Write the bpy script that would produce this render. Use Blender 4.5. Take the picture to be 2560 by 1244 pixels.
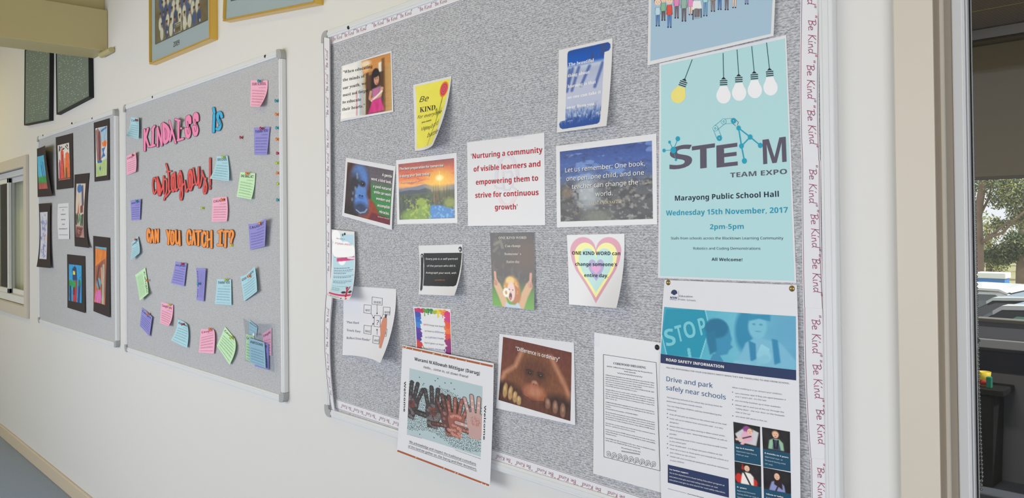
import bpy, math, random, os
import numpy as np
from mathutils import Vector, Matrix

scene = bpy.context.scene
COL = scene.collection
for o in list(bpy.data.objects):
    bpy.data.objects.remove(o)

# ------------------------------------------------------------------ camera
W, H = 2560, 1244
CAM = np.array([0.0, -1.28, 1.52])          # 1.28 m off the wall, at eye height
F_PX, YAW, PITCH, ROLL, CX, CY = 1983.4, 0.8165, 0.01036, -0.01118, 1280.0, 544.5
_fw = np.array([-math.sin(YAW) * math.cos(PITCH), math.cos(YAW) * math.cos(PITCH), math.sin(PITCH)])
_r0 = np.array([math.cos(YAW), math.sin(YAW), 0.0])
_u0 = np.cross(_r0, _fw)
_rt = math.cos(ROLL) * _r0 + math.sin(ROLL) * _u0
_up = -math.sin(ROLL) * _r0 + math.cos(ROLL) * _u0
cam_data = bpy.data.cameras.new('camera')
cam = bpy.data.objects.new('camera', cam_data)
COL.objects.link(cam)
cam.matrix_world = Matrix(((_rt[0], _up[0], -_fw[0], CAM[0]), (_rt[1], _up[1], -_fw[1], CAM[1]),
                           (_rt[2], _up[2], -_fw[2], CAM[2]), (0, 0, 0, 1)))
cam_data.sensor_width = 36.0
cam_data.lens = F_PX * 36.0 / W
cam_data.shift_y = (CY - H / 2) / W
cam_data.clip_start = 0.01
scene.camera = cam

# ------------------------------------------------------------------ world, lights, exposure
scene.view_settings.view_transform = 'Standard'
scene.view_settings.look = 'None'
scene.view_settings.gamma = 1.0
scene.view_settings.use_curve_mapping = False
scene.view_settings.exposure = 0.0
world = bpy.data.worlds.new('world')
scene.world = world
world.use_nodes = True
bg = world.node_tree.nodes['Background']
bg.inputs['Color'].default_value = (0.94, 0.96, 1.0, 1)
bg.inputs['Strength'].default_value = 1.25


def area_light(name, loc, target, sx, sy, power, col):
    d = bpy.data.lights.new(name, 'AREA')
    d.shape = 'RECTANGLE'
    d.size, d.size_y = sx, sy
    d.energy = power
    d.color = col
    o = bpy.data.objects.new(name, d)
    COL.objects.link(o)
    o.location = loc
    o.rotation_euler = (Vector(target) - Vector(loc)).to_track_quat('-Z', 'Y').to_euler()
    return o


# daylight from the glazed side of the corridor, plus unseen fill lights added to lift dim areas
area_light('daylight_window', (-3.4, -2.95, 1.3), (-2.5, 0, 1.05), 3.0, 1.2, 43, (0.975, 0.985, 1.0))
area_light('left_fill_light', (-6.6, -2.95, 1.25), (-6.2, 0, 1.05), 2.6, 1.2, 15, (0.985, 0.985, 0.985))  # unseen, added to brighten the left half of the wall
area_light('right_fill_light', (1.5, -2.3, 1.4), (-0.4, 0, 1.4), 1.4, 2.0, 50, (0.98, 0.985, 1.0))  # no doorway here; added to lift the right-hand wall and window frame
area_light('warm_fill_light', (-7.3, -1.1, 2.95), (-7.3, -0.9, 0), 1.2, 0.3, 12, (1.0, 0.8, 0.2))  # no fitting here; added to yellow the wall beyond the beam
area_light('warm_fill_light.001', (-2.2, -1.2, 3.1), (-2.2, -1.0, 0), 1.2, 0.3, 4, (1.0, 0.8, 0.36))  # unseen, added to warm the top of the wall
area_light('office_fill_light', (-1.4, 1.6, 2.6), (-1.4, 1.9, 0), 1.2, 0.4, 40, (1.0, 0.92, 0.78))  # office lights are off; this one is added to brighten the room
sun = bpy.data.objects.new('sun', bpy.data.lights.new('sun', 'SUN'))
sun.data.energy = 6.5
sun.data.angle = 0.02
sun.data.color = (1.0, 0.95, 0.86)
sun.rotation_euler = (math.radians(-8), math.radians(38), 0)
COL.objects.link(sun)


# ------------------------------------------------------------------ projection helpers
def at(px, py, Y=0.0):
    """Point on the vertical plane at depth Y that the photograph shows at (px, py)."""
    D = (px - CX) / F_PX * _rt + (CY - py) / F_PX * _up + _fw
    return CAM + D * ((Y - CAM[1]) / D[1])


def proj(P):
    q = np.asarray(P, float) - CAM
    z = q @ _fw
    return np.stack([CX + F_PX * (q @ _rt) / z, CY - F_PX * (q @ _up) / z], -1)


def Z(ox, oy, sc):
    return lambda x, y: (ox + x * sc, oy + y * sc)


# ------------------------------------------------------------------ materials
def lin(c):
    c = np.asarray(c, float) / 255.0
    return np.where(c <= 0.04045, c / 12.92, ((c + 0.055) / 1.055) ** 2.4)


_mats = {}


def mat(name, rgb=(200, 200, 200), rough=0.7, metal=0.0, spec=0.3, bump=None, vary=None, coat=0.0):
    if name in _mats:
        return _mats[name]
    m = bpy.data.materials.new(name)
    m.use_nodes = True
    nt = m.node_tree
    b = nt.nodes['Principled BSDF']
    c = tuple(lin(rgb)) + (1,)
    b.inputs['Base Color'].default_value = c
    b.inputs['Roughness'].default_value = rough
    b.inputs['Metallic'].default_value = metal
    b.inputs['Specular IOR Level'].default_value = spec
    b.inputs['Coat Weight'].default_value = coat
    b.inputs['Coat Roughness'].default_value = 0.12
    if bump or vary:
        tc = nt.nodes.new('ShaderNodeTexCoord')
    if vary:                                    # (scale, darker rgb)
        n = nt.nodes.new('ShaderNodeTexNoise')
        n.inputs['Scale'].default_value = vary[0]
        n.inputs['Detail'].default_value = 5
        nt.links.new(tc.outputs['Object'], n.inputs['Vector'])
        mx = nt.nodes.new('ShaderNodeMix')
        mx.data_type = 'RGBA'
        mx.inputs[6].default_value = c
        mx.inputs[7].default_value = tuple(lin(vary[1])) + (1,)
        nt.links.new(n.outputs['Fac'], mx.inputs[0])
        nt.links.new(mx.outputs[2], b.inputs['Base Color'])
    if bump:                                    # (scale, strength, distance)
        n = nt.nodes.new('ShaderNodeTexNoise')
        n.inputs['Scale'].default_value = bump[0]
        n.inputs['Detail'].default_value = 4
        nt.links.new(tc.outputs['Object'], n.inputs['Vector'])
        bp = nt.nodes.new('ShaderNodeBump')
        bp.inputs['Strength'].default_value = bump[1]
        bp.inputs['Distance'].default_value = bump[2]
        nt.links.new(n.outputs['Fac'], bp.inputs['Height'])
        nt.links.new(bp.outputs['Normal'], b.inputs['Normal'])
    _mats[name] = m
    return m


def felt(name, a, b_, scale, ribs):
    """woven grey pin-board cloth: speckled yarn, raised horizontal ribs"""
    m = bpy.data.materials.new(name)
    m.use_nodes = True
    nt = m.node_tree
    L = nt.links.new
    b = nt.nodes['Principled BSDF']
    b.inputs['Roughness'].default_value = 0.95
    b.inputs['Specular IOR Level'].default_value = 0.08
    tc = nt.nodes.new('ShaderNodeTexCoord')
    n = nt.nodes.new('ShaderNodeTexNoise')
    n.inputs['Scale'].default_value = scale
    n.inputs['Detail'].default_value = 3
    mp = nt.nodes.new('ShaderNodeMapping')
    mp.inputs['Scale'].default_value = (0.5, 1.0, 1.35)
    L(tc.outputs['Object'], mp.inputs['Vector'])
    L(mp.outputs[0], n.inputs['Vector'])
    w = nt.nodes.new('ShaderNodeTexWave')
    w.bands_direction = 'Z'
    w.inputs['Scale'].default_value = ribs
    w.inputs['Distortion'].default_value = 7.0
    w.inputs['Detail'].default_value = 2.0
    w.inputs['Detail Scale'].default_value = 3.0
    L(tc.outputs['Object'], w.inputs['Vector'])
    ad = nt.nodes.new('ShaderNodeMath')
    ad.operation = 'MULTIPLY_ADD'
    ad.inputs[1].default_value = 0.22
    L(w.outputs['Fac'], ad.inputs[0])
    ml = nt.nodes.new('ShaderNodeMath')
    ml.operation = 'MULTIPLY'
    ml.inputs[1].default_value = 0.92
    L(n.outputs['Fac'], ml.inputs[0])
    L(ml.outputs[0], ad.inputs[2])
    cr = nt.nodes.new('ShaderNodeValToRGB')
    cr.color_ramp.elements[0].position = 0.36
    cr.color_ramp.elements[0].color = tuple(lin(a)) + (1,)
    cr.color_ramp.elements[1].position = 0.74
    cr.color_ramp.elements[1].color = tuple(lin(b_)) + (1,)
    L(ad.outputs[0], cr.inputs[0])
    L(cr.outputs[0], b.inputs['Base Color'])
    bp = nt.nodes.new('ShaderNodeBump')
    bp.inputs['Strength'].default_value = 0.5
    bp.inputs['Distance'].default_value = 0.0015
    L(ad.outputs[0], bp.inputs['Height'])
    L(bp.outputs['Normal'], b.inputs['Normal'])
    return m


def painted(name, rough=0.5, spec=0.3, coat=0.0):
    """a printed or drawn picture: its ink colours come from the sheet's own colour layer"""
    if name in _mats:
        return _mats[name]
    m = mat(name, (255, 255, 255), rough, 0, spec, coat=coat)
    nt = m.node_tree
    a = nt.nodes.new('ShaderNodeAttribute')
    a.attribute_name = 'ink'
    nt.links.new(a.outputs['Color'], nt.nodes['Principled BSDF'].inputs['Base Color'])
    return m


def glass(name, tint=(235, 240, 240), gloss=0.1, rough=0.02):
    m = bpy.data.materials.new(name)
    m.use_nodes = True
    nt = m.node_tree
    for n in list(nt.nodes):
        if n.type == 'BSDF_PRINCIPLED':
            nt.nodes.remove(n)
    t = nt.nodes.new('ShaderNodeBsdfTransparent')
    t.inputs[0].default_value = tuple(lin(tint)) + (1,)
    g = nt.nodes.new('ShaderNodeBsdfGlossy')
    g.inputs['Roughness'].default_value = rough
    lw = nt.nodes.new('ShaderNodeLayerWeight')
    pw = nt.nodes.new('ShaderNodeMath')
    pw.operation = 'POWER'
    pw.inputs[1].default_value = 4.0
    nt.links.new(lw.outputs['Facing'], pw.inputs[0])
    ma = nt.nodes.new('ShaderNodeMath')
    ma.operation = 'MULTIPLY_ADD'
    ma.inputs[1].default_value = gloss * 3
    ma.inputs[2].default_value = gloss * 0.3
    nt.links.new(pw.outputs[0], ma.inputs[0])
    mx = nt.nodes.new('ShaderNodeMixShader')
    nt.links.new(ma.outputs[0], mx.inputs[0])
    nt.links.new(t.outputs[0], mx.inputs[1])
    nt.links.new(g.outputs[0], mx.inputs[2])
    nt.links.new(mx.outputs[0], nt.nodes['Material Output'].inputs['Surface'])
    return m


INK = mat('ink_black', (34, 34, 38), 0.6)
WHITE = mat('paper_white', (222, 223, 230), 0.55, spec=0.25)
LAM = mat('paper_laminated', (222, 223, 228), 0.3, spec=0.35, bump=(9, 0.12, 0.004))
PIC = painted('printed_picture')
PICL = painted('printed_picture_laminated', 0.28, 0.4)


def ink(rgb, rough=0.6):
    return mat('ink_%d_%d_%d' % tuple(rgb), rgb, rough)


# ------------------------------------------------------------------ mesh building
def tag(o, label=None, cat=None, group=None, kind=None):
    for k, v in (('label', label), ('category', cat), ('group', group), ('kind', kind)):
        if v:
            o[k] = v
    return o


def empty(name, loc, label, cat, group=None):
    o = bpy.data.objects.new(name, None)
    COL.objects.link(o)
    o.location = [float(v) for v in loc]
    o.empty_display_size = 0.05
    return tag(o, label, cat, group)


def wloc(o):
    v = Vector(o.location)
    while o.parent:
        o = o.parent
        v = v + Vector(o.location)
    return v


class MB:
    """collects shapes in world space; build() links them as ONE object with its origin at their centre"""

    def __init__(self):
        self.v, self.f, self.mi, self.mats, self.ink = [], [], [], [], {}
        self.smooth = False
        self.k = 0

    def m(self, material):
        if material not in self.mats:
            self.mats.append(material)
        return self.mats.index(material)

    def add(self, vs, fs, material):
        n = len(self.v)
        self.v += [tuple(float(c) for c in p) for p in vs]
        i = self.m(material)
        for f in fs:
            self.f.append([n + k for k in f])
            self.mi.append(i)

    def box(self, a, b, material, bevel=0.0):
        (x0, y0, z0), (x1, y1, z1) = np.minimum(a, b), np.maximum(a, b)
        if not bevel:
            vs = [(x, y, z) for x in (x0, x1) for y in (y0, y1) for z in (z0, z1)]
            self.add(vs, [(0, 1, 3, 2), (4, 6, 7, 5), (0, 4, 5, 1), (2, 3, 7, 6), (0, 2, 6, 4), (1, 5, 7, 3)], material)
            return
        import bmesh
        bm = bmesh.new()
        bmesh.ops.create_cube(bm, size=1.0)
        for v in bm.verts:
            v.co = Vector(((x0 + x1) / 2 + v.co.x * (x1 - x0), (y0 + y1) / 2 + v.co.y * (y1 - y0), (z0 + z1) / 2 + v.co.z * (z1 - z0)))
        bmesh.ops.bevel(bm, geom=bm.edges[:], offset=bevel, segments=2, affect='EDGES', profile=0.5)
        bm.verts.index_update()
        self.add([v.co[:] for v in bm.verts], [[v.index for v in f.verts] for f in bm.faces], material)
        bm.free()

    def tube(self, pts, rad, material, n=8, cap=True):
        pts = [Vector([float(c) for c in p]) for p in pts]
        rad = rad if hasattr(rad, '__len__') else [rad] * len(pts)
        vs, fs = [], []
        for i, p in enumerate(pts):
            d = (pts[min(i + 1, len(pts) - 1)] - pts[max(i - 1, 0)]).normalized()
            a = d.orthogonal().normalized() if i == 0 else (a - d * a.dot(d)).normalized()
            b = d.cross(a)
            for k in range(n):
                t = 2 * math.pi * k / n
                vs.append(p + (a * math.cos(t) + b * math.sin(t)) * rad[i])
        for i in range(len(pts) - 1):
            for k in range(n):
                k2 = (k + 1) % n
                fs.append((i * n + k, i * n + k2, (i + 1) * n + k2, (i + 1) * n + k))
        if cap:
            fs.append(tuple(range(n))[::-1])
            fs.append(tuple((len(pts) - 1) * n + k for k in range(n)))
        self.add(vs, fs, material)

    def lathe(self, c, axis, prof, material, n=14):
        """prof: (distance along axis, radius) pairs"""
        c, axis = Vector([float(v) for v in c]), Vector(axis).normalized()
        a = axis.orthogonal().normalized()
        b = axis.cross(a)
        vs, fs = [], []
        for (h, r) in prof:
            for k in range(n):
                t = 2 * math.pi * k / n
                vs.append(c + axis * h + (a * math.cos(t) + b * math.sin(t)) * max(r, 1e-5))
        for i in range(len(prof) - 1):
            for k in range(n):
                k2 = (k + 1) % n
                fs.append((i * n + k, i * n + k2, (i + 1) * n + k2, (i + 1) * n + k))
        fs.append(tuple(range(n))[::-1])
        fs.append(tuple((len(prof) - 1) * n + k for k in range(n)))
        self.add(vs, fs, material)

    def build(self, name, parent=None, label=None, cat=None, group=None, kind=None, origin=None, smooth=None):
        V = np.array(self.v, float)
        c = (V.min(0) + V.max(0)) / 2 if origin is None else np.asarray(origin, float)
        me = bpy.data.meshes.new(name)
        me.from_pydata((V - c).tolist(), [], self.f)
        for m_ in self.mats:
            me.materials.append(m_)
        me.polygons.foreach_set('material_index', self.mi)
        sm = self.smooth if smooth is None else smooth
        me.polygons.foreach_set('use_smooth', [sm] * len(self.f))
        if self.ink:
            at_ = me.color_attributes.new('ink', 'FLOAT_COLOR', 'POINT')
            cols = np.ones((len(V), 4), np.float32)
            for start, arr in self.ink.items():
                cols[start:start + len(arr), :3] = arr
            at_.data.foreach_set('color', cols.ravel())
        me.update()
        o = bpy.data.objects.new(name, me)
        COL.objects.link(o)
        if parent:
            o.parent = parent
            o.location = Vector(c.tolist()) - wloc(parent)
        else:
            o.location = c.tolist()
        return tag(o, label, cat, group, kind)


# ------------------------------------------------------------------ lettering
_fdir = bpy.utils.system_resource('DATAFILES', path='fonts') or ''
_fonts = {}


def font(key):
    if key not in _fonts:
        fn = {'sans': 'NotoSansMath-Regular.woff2', 'serif': 'NotoSansMath-Regular.woff2'}.get(key)
        f = None
        try:
            if fn:
                f = bpy.data.fonts.load(os.path.join(_fdir, fn))
        except Exception:
            f = None
        _fonts[key] = f
    return _fonts[key]


def shifted(s, cap, low, num):
    """the same letters in the font's serif bold or sans bold alphabet"""
    out = ''
    for ch in s:
        if 'A' <= ch <= 'Z':
            out += chr(cap + ord(ch) - 65)
        elif 'a' <= ch <= 'z':
            out += chr(low + ord(ch) - 97)
        elif '0' <= ch <= '9':
            out += chr(num + ord(ch) - 48)
        else:
            out += ch
    return out


_glyphs = {}


def glyphs(body, fkey='sans', bold=0.0):
    k = (body, fkey, bold)
    if k in _glyphs:
        return _glyphs[k]
    cu = bpy.data.curves.new('t', 'FONT')
    f = font(fkey)
    if f:
        cu.font = f
    for x_, y_ in (('\u2018', "'"), ('\u2019', "'"), ('\u201c', '"'), ('\u201d', '"'), ('\u2013', '-')):
        body = body.replace(x_, y_)
    if f and fkey == 'serif':
        body = shifted(body, 0x1D400, 0x1D41A, 0x1D7CE)
    elif f and bold >= 0.01:
        body = shifted(body, 0x1D5D4, 0x1D5EE, 0x1D7EC)
    cu.body = body
    cu.resolution_u = 2
    cu.fill_mode = 'FRONT'
    ob = bpy.data.objects.new('t', cu)
    me = ob.to_mesh()
    V = np.array([v.co[:] for v in me.vertices], float)
    me.calc_loop_triangles()
    F = [list(t.vertices) for t in me.loop_triangles]
    ob.to_mesh_clear()
    bpy.data.objects.remove(ob)
    bpy.data.curves.remove(cu)
    if len(V) == 0:
        V = np.zeros((1, 3))
        F = []
    _glyphs[k] = (V[:, :2], F, V[:, 0].min(), V[:, 0].max())
    return _glyphs[k]


CAPH = 0.67

BE_KIND = [[(0, .9), (.05, 1.12)], [(.13, .9), (.18, 1.12)],
           [(.45, 0), (.55, .95)], [(.35, .9), (.75, 1.0), (.9, .82), (.78, .62), (.52, .52)], [(.52, .52), (.86, .42), (.84, .15), (.45, .02)],
           [(1.0, .3), (1.35, .38), (1.3, .55), (1.1, .55), (1.0, .3), (1.08, .05), (1.38, .08)],
           [(1.85, 0), (1.95, 1.0)], [(2.32, 1.0), (1.92, .5), (2.38, 0)],
           [(2.5, .55), (2.5, .05), (2.6, .02)], [(2.58, .8), (2.66, .95)],
           [(2.75, 0), (2.8, .55)], [(2.8, .4), (3.0, .58), (3.06, .3), (3.12, 0)],
           [(3.6, .5), (3.35, .55), (3.25, .25), (3.35, .02), (3.6, .2)], [(3.74, 1.05), (3.6, .2), (3.68, 0)],
           [(3.86, .9), (3.91, 1.12)], [(3.99, .9), (4.04, 1.12)]]


# ------------------------------------------------------------------ sheets of paper on the wall
class Sheet:
    """A sheet from its four measured corners (TL, TR, BR, BL) and how far each stands off the board (mm)."""

    def __init__(self, corners, base=-0.0125, lifts=(0, 0, 0, 0), mids=None):
        mids = mids or {}
        l = [v / 1000.0 for v in lifts]
        c = [at(p[0], p[1], base - l[i]) for i, p in enumerate(corners)]
        N = np.zeros((3, 3, 3))
        N[0, 0], N[0, 2], N[2, 2], N[2, 0] = c

        def mid(a, b, key):
            m = (a + b) / 2
            lo, hi = max(a[1], b[1]), min(a[1], b[1])
            m[1] = lo + 0.35 * (hi - lo)
            if key in mids:
                q = mids[key]
                if isinstance(q, (tuple, list)):
                    m = at(q[0], q[1], base - q[2] / 1000.0)
                else:
                    m[1] = base - q / 1000.0
            return m
        N[0, 1] = mid(c[0], c[1], 'T')
        N[1, 2] = mid(c[1], c[2], 'R')
        N[2, 1] = mid(c[3], c[2], 'B')
        N[1, 0] = mid(c[0], c[3], 'L')
        N[1, 1] = (N[0, 1] + N[2, 1] + N[1, 0] + N[1, 2]) / 2 - (c[0] + c[1] + c[2] + c[3]) / 4
        if 'C' in mids:
            N[1, 1][1] = base - mids['C'] / 1000.0
        self.N, self.c, self.base = N, c, base

    @staticmethod
    def _w(s):
        return np.stack([2 * (s - .5) * (s - 1), -4 * s * (s - 1), 2 * s * (s - .5)], -1)

    @staticmethod
    def _d(s):
        return np.stack([4 * s - 3, -8 * s + 4, 4 * s - 1], -1)

    def P(self, s, t, h=0.0):
        s, t = np.atleast_1d(np.asarray(s, float)), np.atleast_1d(np.asarray(t, float))
        ws, wt, ds, dt = self._w(s), self._w(t), self._d(s), self._d(t)
        p = np.einsum('ni,nj,ijk->nk', wt, ws, self.N)
        a = np.einsum('ni,nj,ijk->nk', wt, ds, self.N)
        b = np.einsum('ni,nj,ijk->nk', dt, ws, self.N)
        n = np.cross(b, a)
        n /= np.linalg.norm(n, axis=1)[:, None]
        n *= np.where(n[:, 1] > 0, -1, 1)[:, None]
        p[:, 1] = np.minimum(p[:, 1], self.base)
        return p + n * h

    def inv(self, px, py):
        s, t = 0.5, 0.5
        for _ in range(14):
            q = proj(self.P([s, s + 1e-4, s], [t, t, t + 1e-4]))
            J = np.array([(q[1] - q[0]) / 1e-4, (q[2] - q[0]) / 1e-4]).T
            d = np.linalg.solve(J, np.array([px, py]) - q[0])
            d = np.clip(d, -0.5, 0.5)
            s, t = s + d[0], t + d[1]
        return np.array([s, t])

    def build(self, name, label, cat, material=None, group=None, n=10, thick=0.0004, parent=None, kind=None):
        material = material or WHITE
        mb = MB()
        g = np.linspace(0, 1, n + 1)
        S, T = np.meshgrid(g, g)
        front = self.P(S.ravel(), T.ravel(), thick)
        back = self.P(S.ravel(), T.ravel(), 0)
        m1 = n + 1
        fs = []
        off = m1 * m1
        for i in range(n):
            for j in range(n):
                a = i * m1 + j
                fs.append((a, a + m1, a + m1 + 1, a + 1))
                fs.append((off + a, off + a + 1, off + a + m1 + 1, off + a + m1))
        rim = [j for j in range(m1)] + [i * m1 + n for i in range(1, m1)] + [n * m1 + j for j in range(n - 1, -1, -1)] + [i * m1 for i in range(n - 1, 0, -1)]
        for k in range(len(rim)):
            a, b = rim[k], rim[(k + 1) % len(rim)]
            fs.append((a, b, off + b, off + a))
        mb.add(np.vstack([front, back]), fs, material)
        mb.smooth = False
        self.thick = thick
        self.obj = mb.build(name, parent, label, cat, group, kind)
        return self

    def canvas(self, cv, quad, name='picture', material=None, layer=1, label=None):
        """lay a painted picture on the sheet; quad: its four corners in the photograph"""
        st = [self.inv(*p) for p in quad]
        h, w = cv.a.shape[:2]
        u, v = np.meshgrid(np.linspace(0, 1, w), np.linspace(0, 1, h))
        u, v = u.ravel()[:, None], v.ravel()[:, None]
        ST = st[0] * (1 - u) * (1 - v) + st[1] * u * (1 - v) + st[2] * u * v + st[3] * (1 - u) * v
        P = self.P(ST[:, 0], ST[:, 1], self.thick + 0.00014 * layer)
        mb = MB()
        idx = np.arange(w * h).reshape(h, w)
        fs = np.stack([idx[:-1, :-1], idx[1:, :-1], idx[1:, 1:], idx[:-1, 1:]], -1).reshape(-1, 4).tolist()
        mb.add(P, fs, material or PIC)
        mb.ink[0] = lin(np.clip(cv.a.reshape(-1, 3), 0, 255)).astype(np.float32)
        return mb.build(name, self.obj, label)


class Print:
    """ink printed on a sheet: lettering and flat shapes gathered into one part"""

    def __init__(self, sheet, layer=2):
        self.s, self.mb, self.layer, self.k = sheet, MB(), layer, 0

    def _h(self):
        self.k += 1
        return self.s.thick + 0.00014 * (self.layer + 1) + 0.0000012 * (self.k % 400)

    def affine(self, XY, fs, o, e, up, material):
        ST = o + XY[:, :1] * e + XY[:, 1:2] * up
        self.mb.add(self.s.P(ST[:, 0], ST[:, 1], self._h()), fs, material)

    def text(self, body, p0, p1, h, material=None, fkey='sans', bold=0.0, shear=0.0, up=None, st=False):
        """baseline from p0 to p1, cap height h (all as the photograph shows them)"""
        V, F, x0, x1 = glyphs(body, fkey, bold)
        if not F:
            return
        if st:
            a, b = np.array(p0, float), np.array(p1, float)
            uv = np.array(up, float)
        else:
            a, b = self.s.inv(*p0), self.s.inv(*p1)
            if up is None:
                q = self.s.inv(p0[0], p0[1] - h)
                uv = np.array([0.0, q[1] - a[1]])
            else:
                uv = self.s.inv(p0[0] + up[0], p0[1] + up[1]) - a
        XY = V.copy()
        XY[:, 0] = (XY[:, 0] - x0 + shear * XY[:, 1]) / (x1 - x0)
        XY[:, 1] /= CAPH
        self.affine(XY, F, a, b - a, uv, material or INK)

    def stroke(self, paths, p0, p1, width, uv, w, material):
        """pen strokes in a local frame (x 0..width, y 0..1), baseline p0 to p1 in sheet coordinates"""
        a, b = np.array(p0, float), np.array(p1, float)
        for path in paths:
            XY, fs = ribbon([(x, y) for x, y in path], w)
            XY[:, 0] /= width
            self.affine(XY, fs, a, b - a, np.array(uv, float), material)

    def _st(self, pts):
        return np.array([self.s.inv(*p) for p in pts])

    def poly(self, pts, material):
        import mathutils.geometry as mg
        tri = mg.tessellate_polygon([[Vector((p[0], p[1], 0)) for p in pts]])
        ST = self._st(pts)
        self.mb.add(self.s.P(ST[:, 0], ST[:, 1], self._h()), [tuple(t) for t in tri], material)

    def quad(self, pts, material, n=6):
        st = self._st(pts)
        g = np.linspace(0, 1, n + 1)
        u, v = np.meshgrid(g, g)
        u, v = u.ravel()[:, None], v.ravel()[:, None]
        ST = st[0] * (1 - u) * (1 - v) + st[1] * u * (1 - v) + st[2] * u * v + st[3] * (1 - u) * v
        m = n + 1
        fs = [(i * m + j, i * m + j + 1, (i + 1) * m + j + 1, (i + 1) * m + j) for i in range(n) for j in range(n)]
        self.mb.add(self.s.P(ST[:, 0], ST[:, 1], self._h()), fs, material)

    def ell(self, c, rx, ry, material, n=20):
        self.poly([(c[0] + rx * math.cos(2 * math.pi * k / n), c[1] + ry * math.sin(2 * math.pi * k / n)) for k in range(n)], material)

    def line(self, pts, w, material, closed=False, dense=0):
        """a drawn line of width w through points of the photograph"""
        pts = [tuple(p) for p in pts]
        if closed:
            pts.append(pts[0])
        if dense:
            q = []
            for a, b in zip(pts[:-1], pts[1:]):
                q += [(a[0] + (b[0] - a[0]) * k / dense, a[1] + (b[1] - a[1]) * k / dense) for k in range(dense)]
            pts = q + [pts[-1]]
        XY, fs = ribbon(pts, w)
        ST = self._st(XY)
        self.mb.add(self.s.P(ST[:, 0], ST[:, 1], self._h()), fs, material)

    def done(self, name='lettering', label=None, parent=None):
        if self.mb.v:
            return self.mb.build(name, parent or self.s.obj, label)


def ribbon(pts, w, ends=True):
    """flat stroke of width w with mitred joins and blunt rounded ends"""
    P = [np.array(p, float) for p in pts]
    if len(P) > 1 and ends:
        d0 = P[0] - P[1]
        d1 = P[-1] - P[-2]
        P[0] = P[0] + d0 / (np.linalg.norm(d0) + 1e-9) * w * 0.3
        P[-1] = P[-1] + d1 / (np.linalg.norm(d1) + 1e-9) * w * 0.3
    L, R = [], []
    n = len(P)
    closed = n > 3 and np.allclose(pts[0], pts[-1])
    for i in range(n):
        a = P[i] - P[i - 1] if i else (P[-1] - P[-2] if closed else P[1] - P[0])
        b = P[i + 1] - P[i] if i < n - 1 else (P[1] - P[0] if closed else a)
        a = a / (np.linalg.norm(a) + 1e-9)
        b = b / (np.linalg.norm(b) + 1e-9)
        t = a + b
        if np.linalg.norm(t) < 1e-3:
            t = a
        t /= np.linalg.norm(t)
        nrm = np.array([-t[1], t[0]])
        m = 1.0 / max(0.55, abs(nrm @ np.array([-a[1], a[0]])))
        L.append(P[i] + nrm * w / 2 * m)
        R.append(P[i] - nrm * w / 2 * m)
    V = np.array(L + R)
    fs = [(i, i + 1, n + i + 1, n + i) for i in range(n - 1)]
    return V, fs


def smooth_path(pts, k=2):
    P = [np.array(p, float) for p in pts]
    for _ in range(k):
        if len(P) < 3:
            return P
        Q = [P[0]]
        for a, b in zip(P[:-1], P[1:]):
            Q += [a * .75 + b * .25, a * .25 + b * .75]
        P = Q + [P[-1]]
    return P


def fat_stroke(pts, w, n=12):
    """round-ended, round-jointed stroke as a list of convex outlines"""
    out = []
    for a, b in zip(pts[:-1], pts[1:]):
        d = b - a
        L = np.linalg.norm(d)
        if L < 1e-6:
            continue
        m = np.array([-d[1], d[0]]) / L * w / 2
        out.append(np.array([a + m, a - m, b - m, b + m]))
    for p in pts:
        out.append(np.array([p + w / 2 * np.array([math.cos(2 * math.pi * k / n), math.sin(2 * math.pi * k / n)]) for k in range(n)]))
    return out


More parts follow.
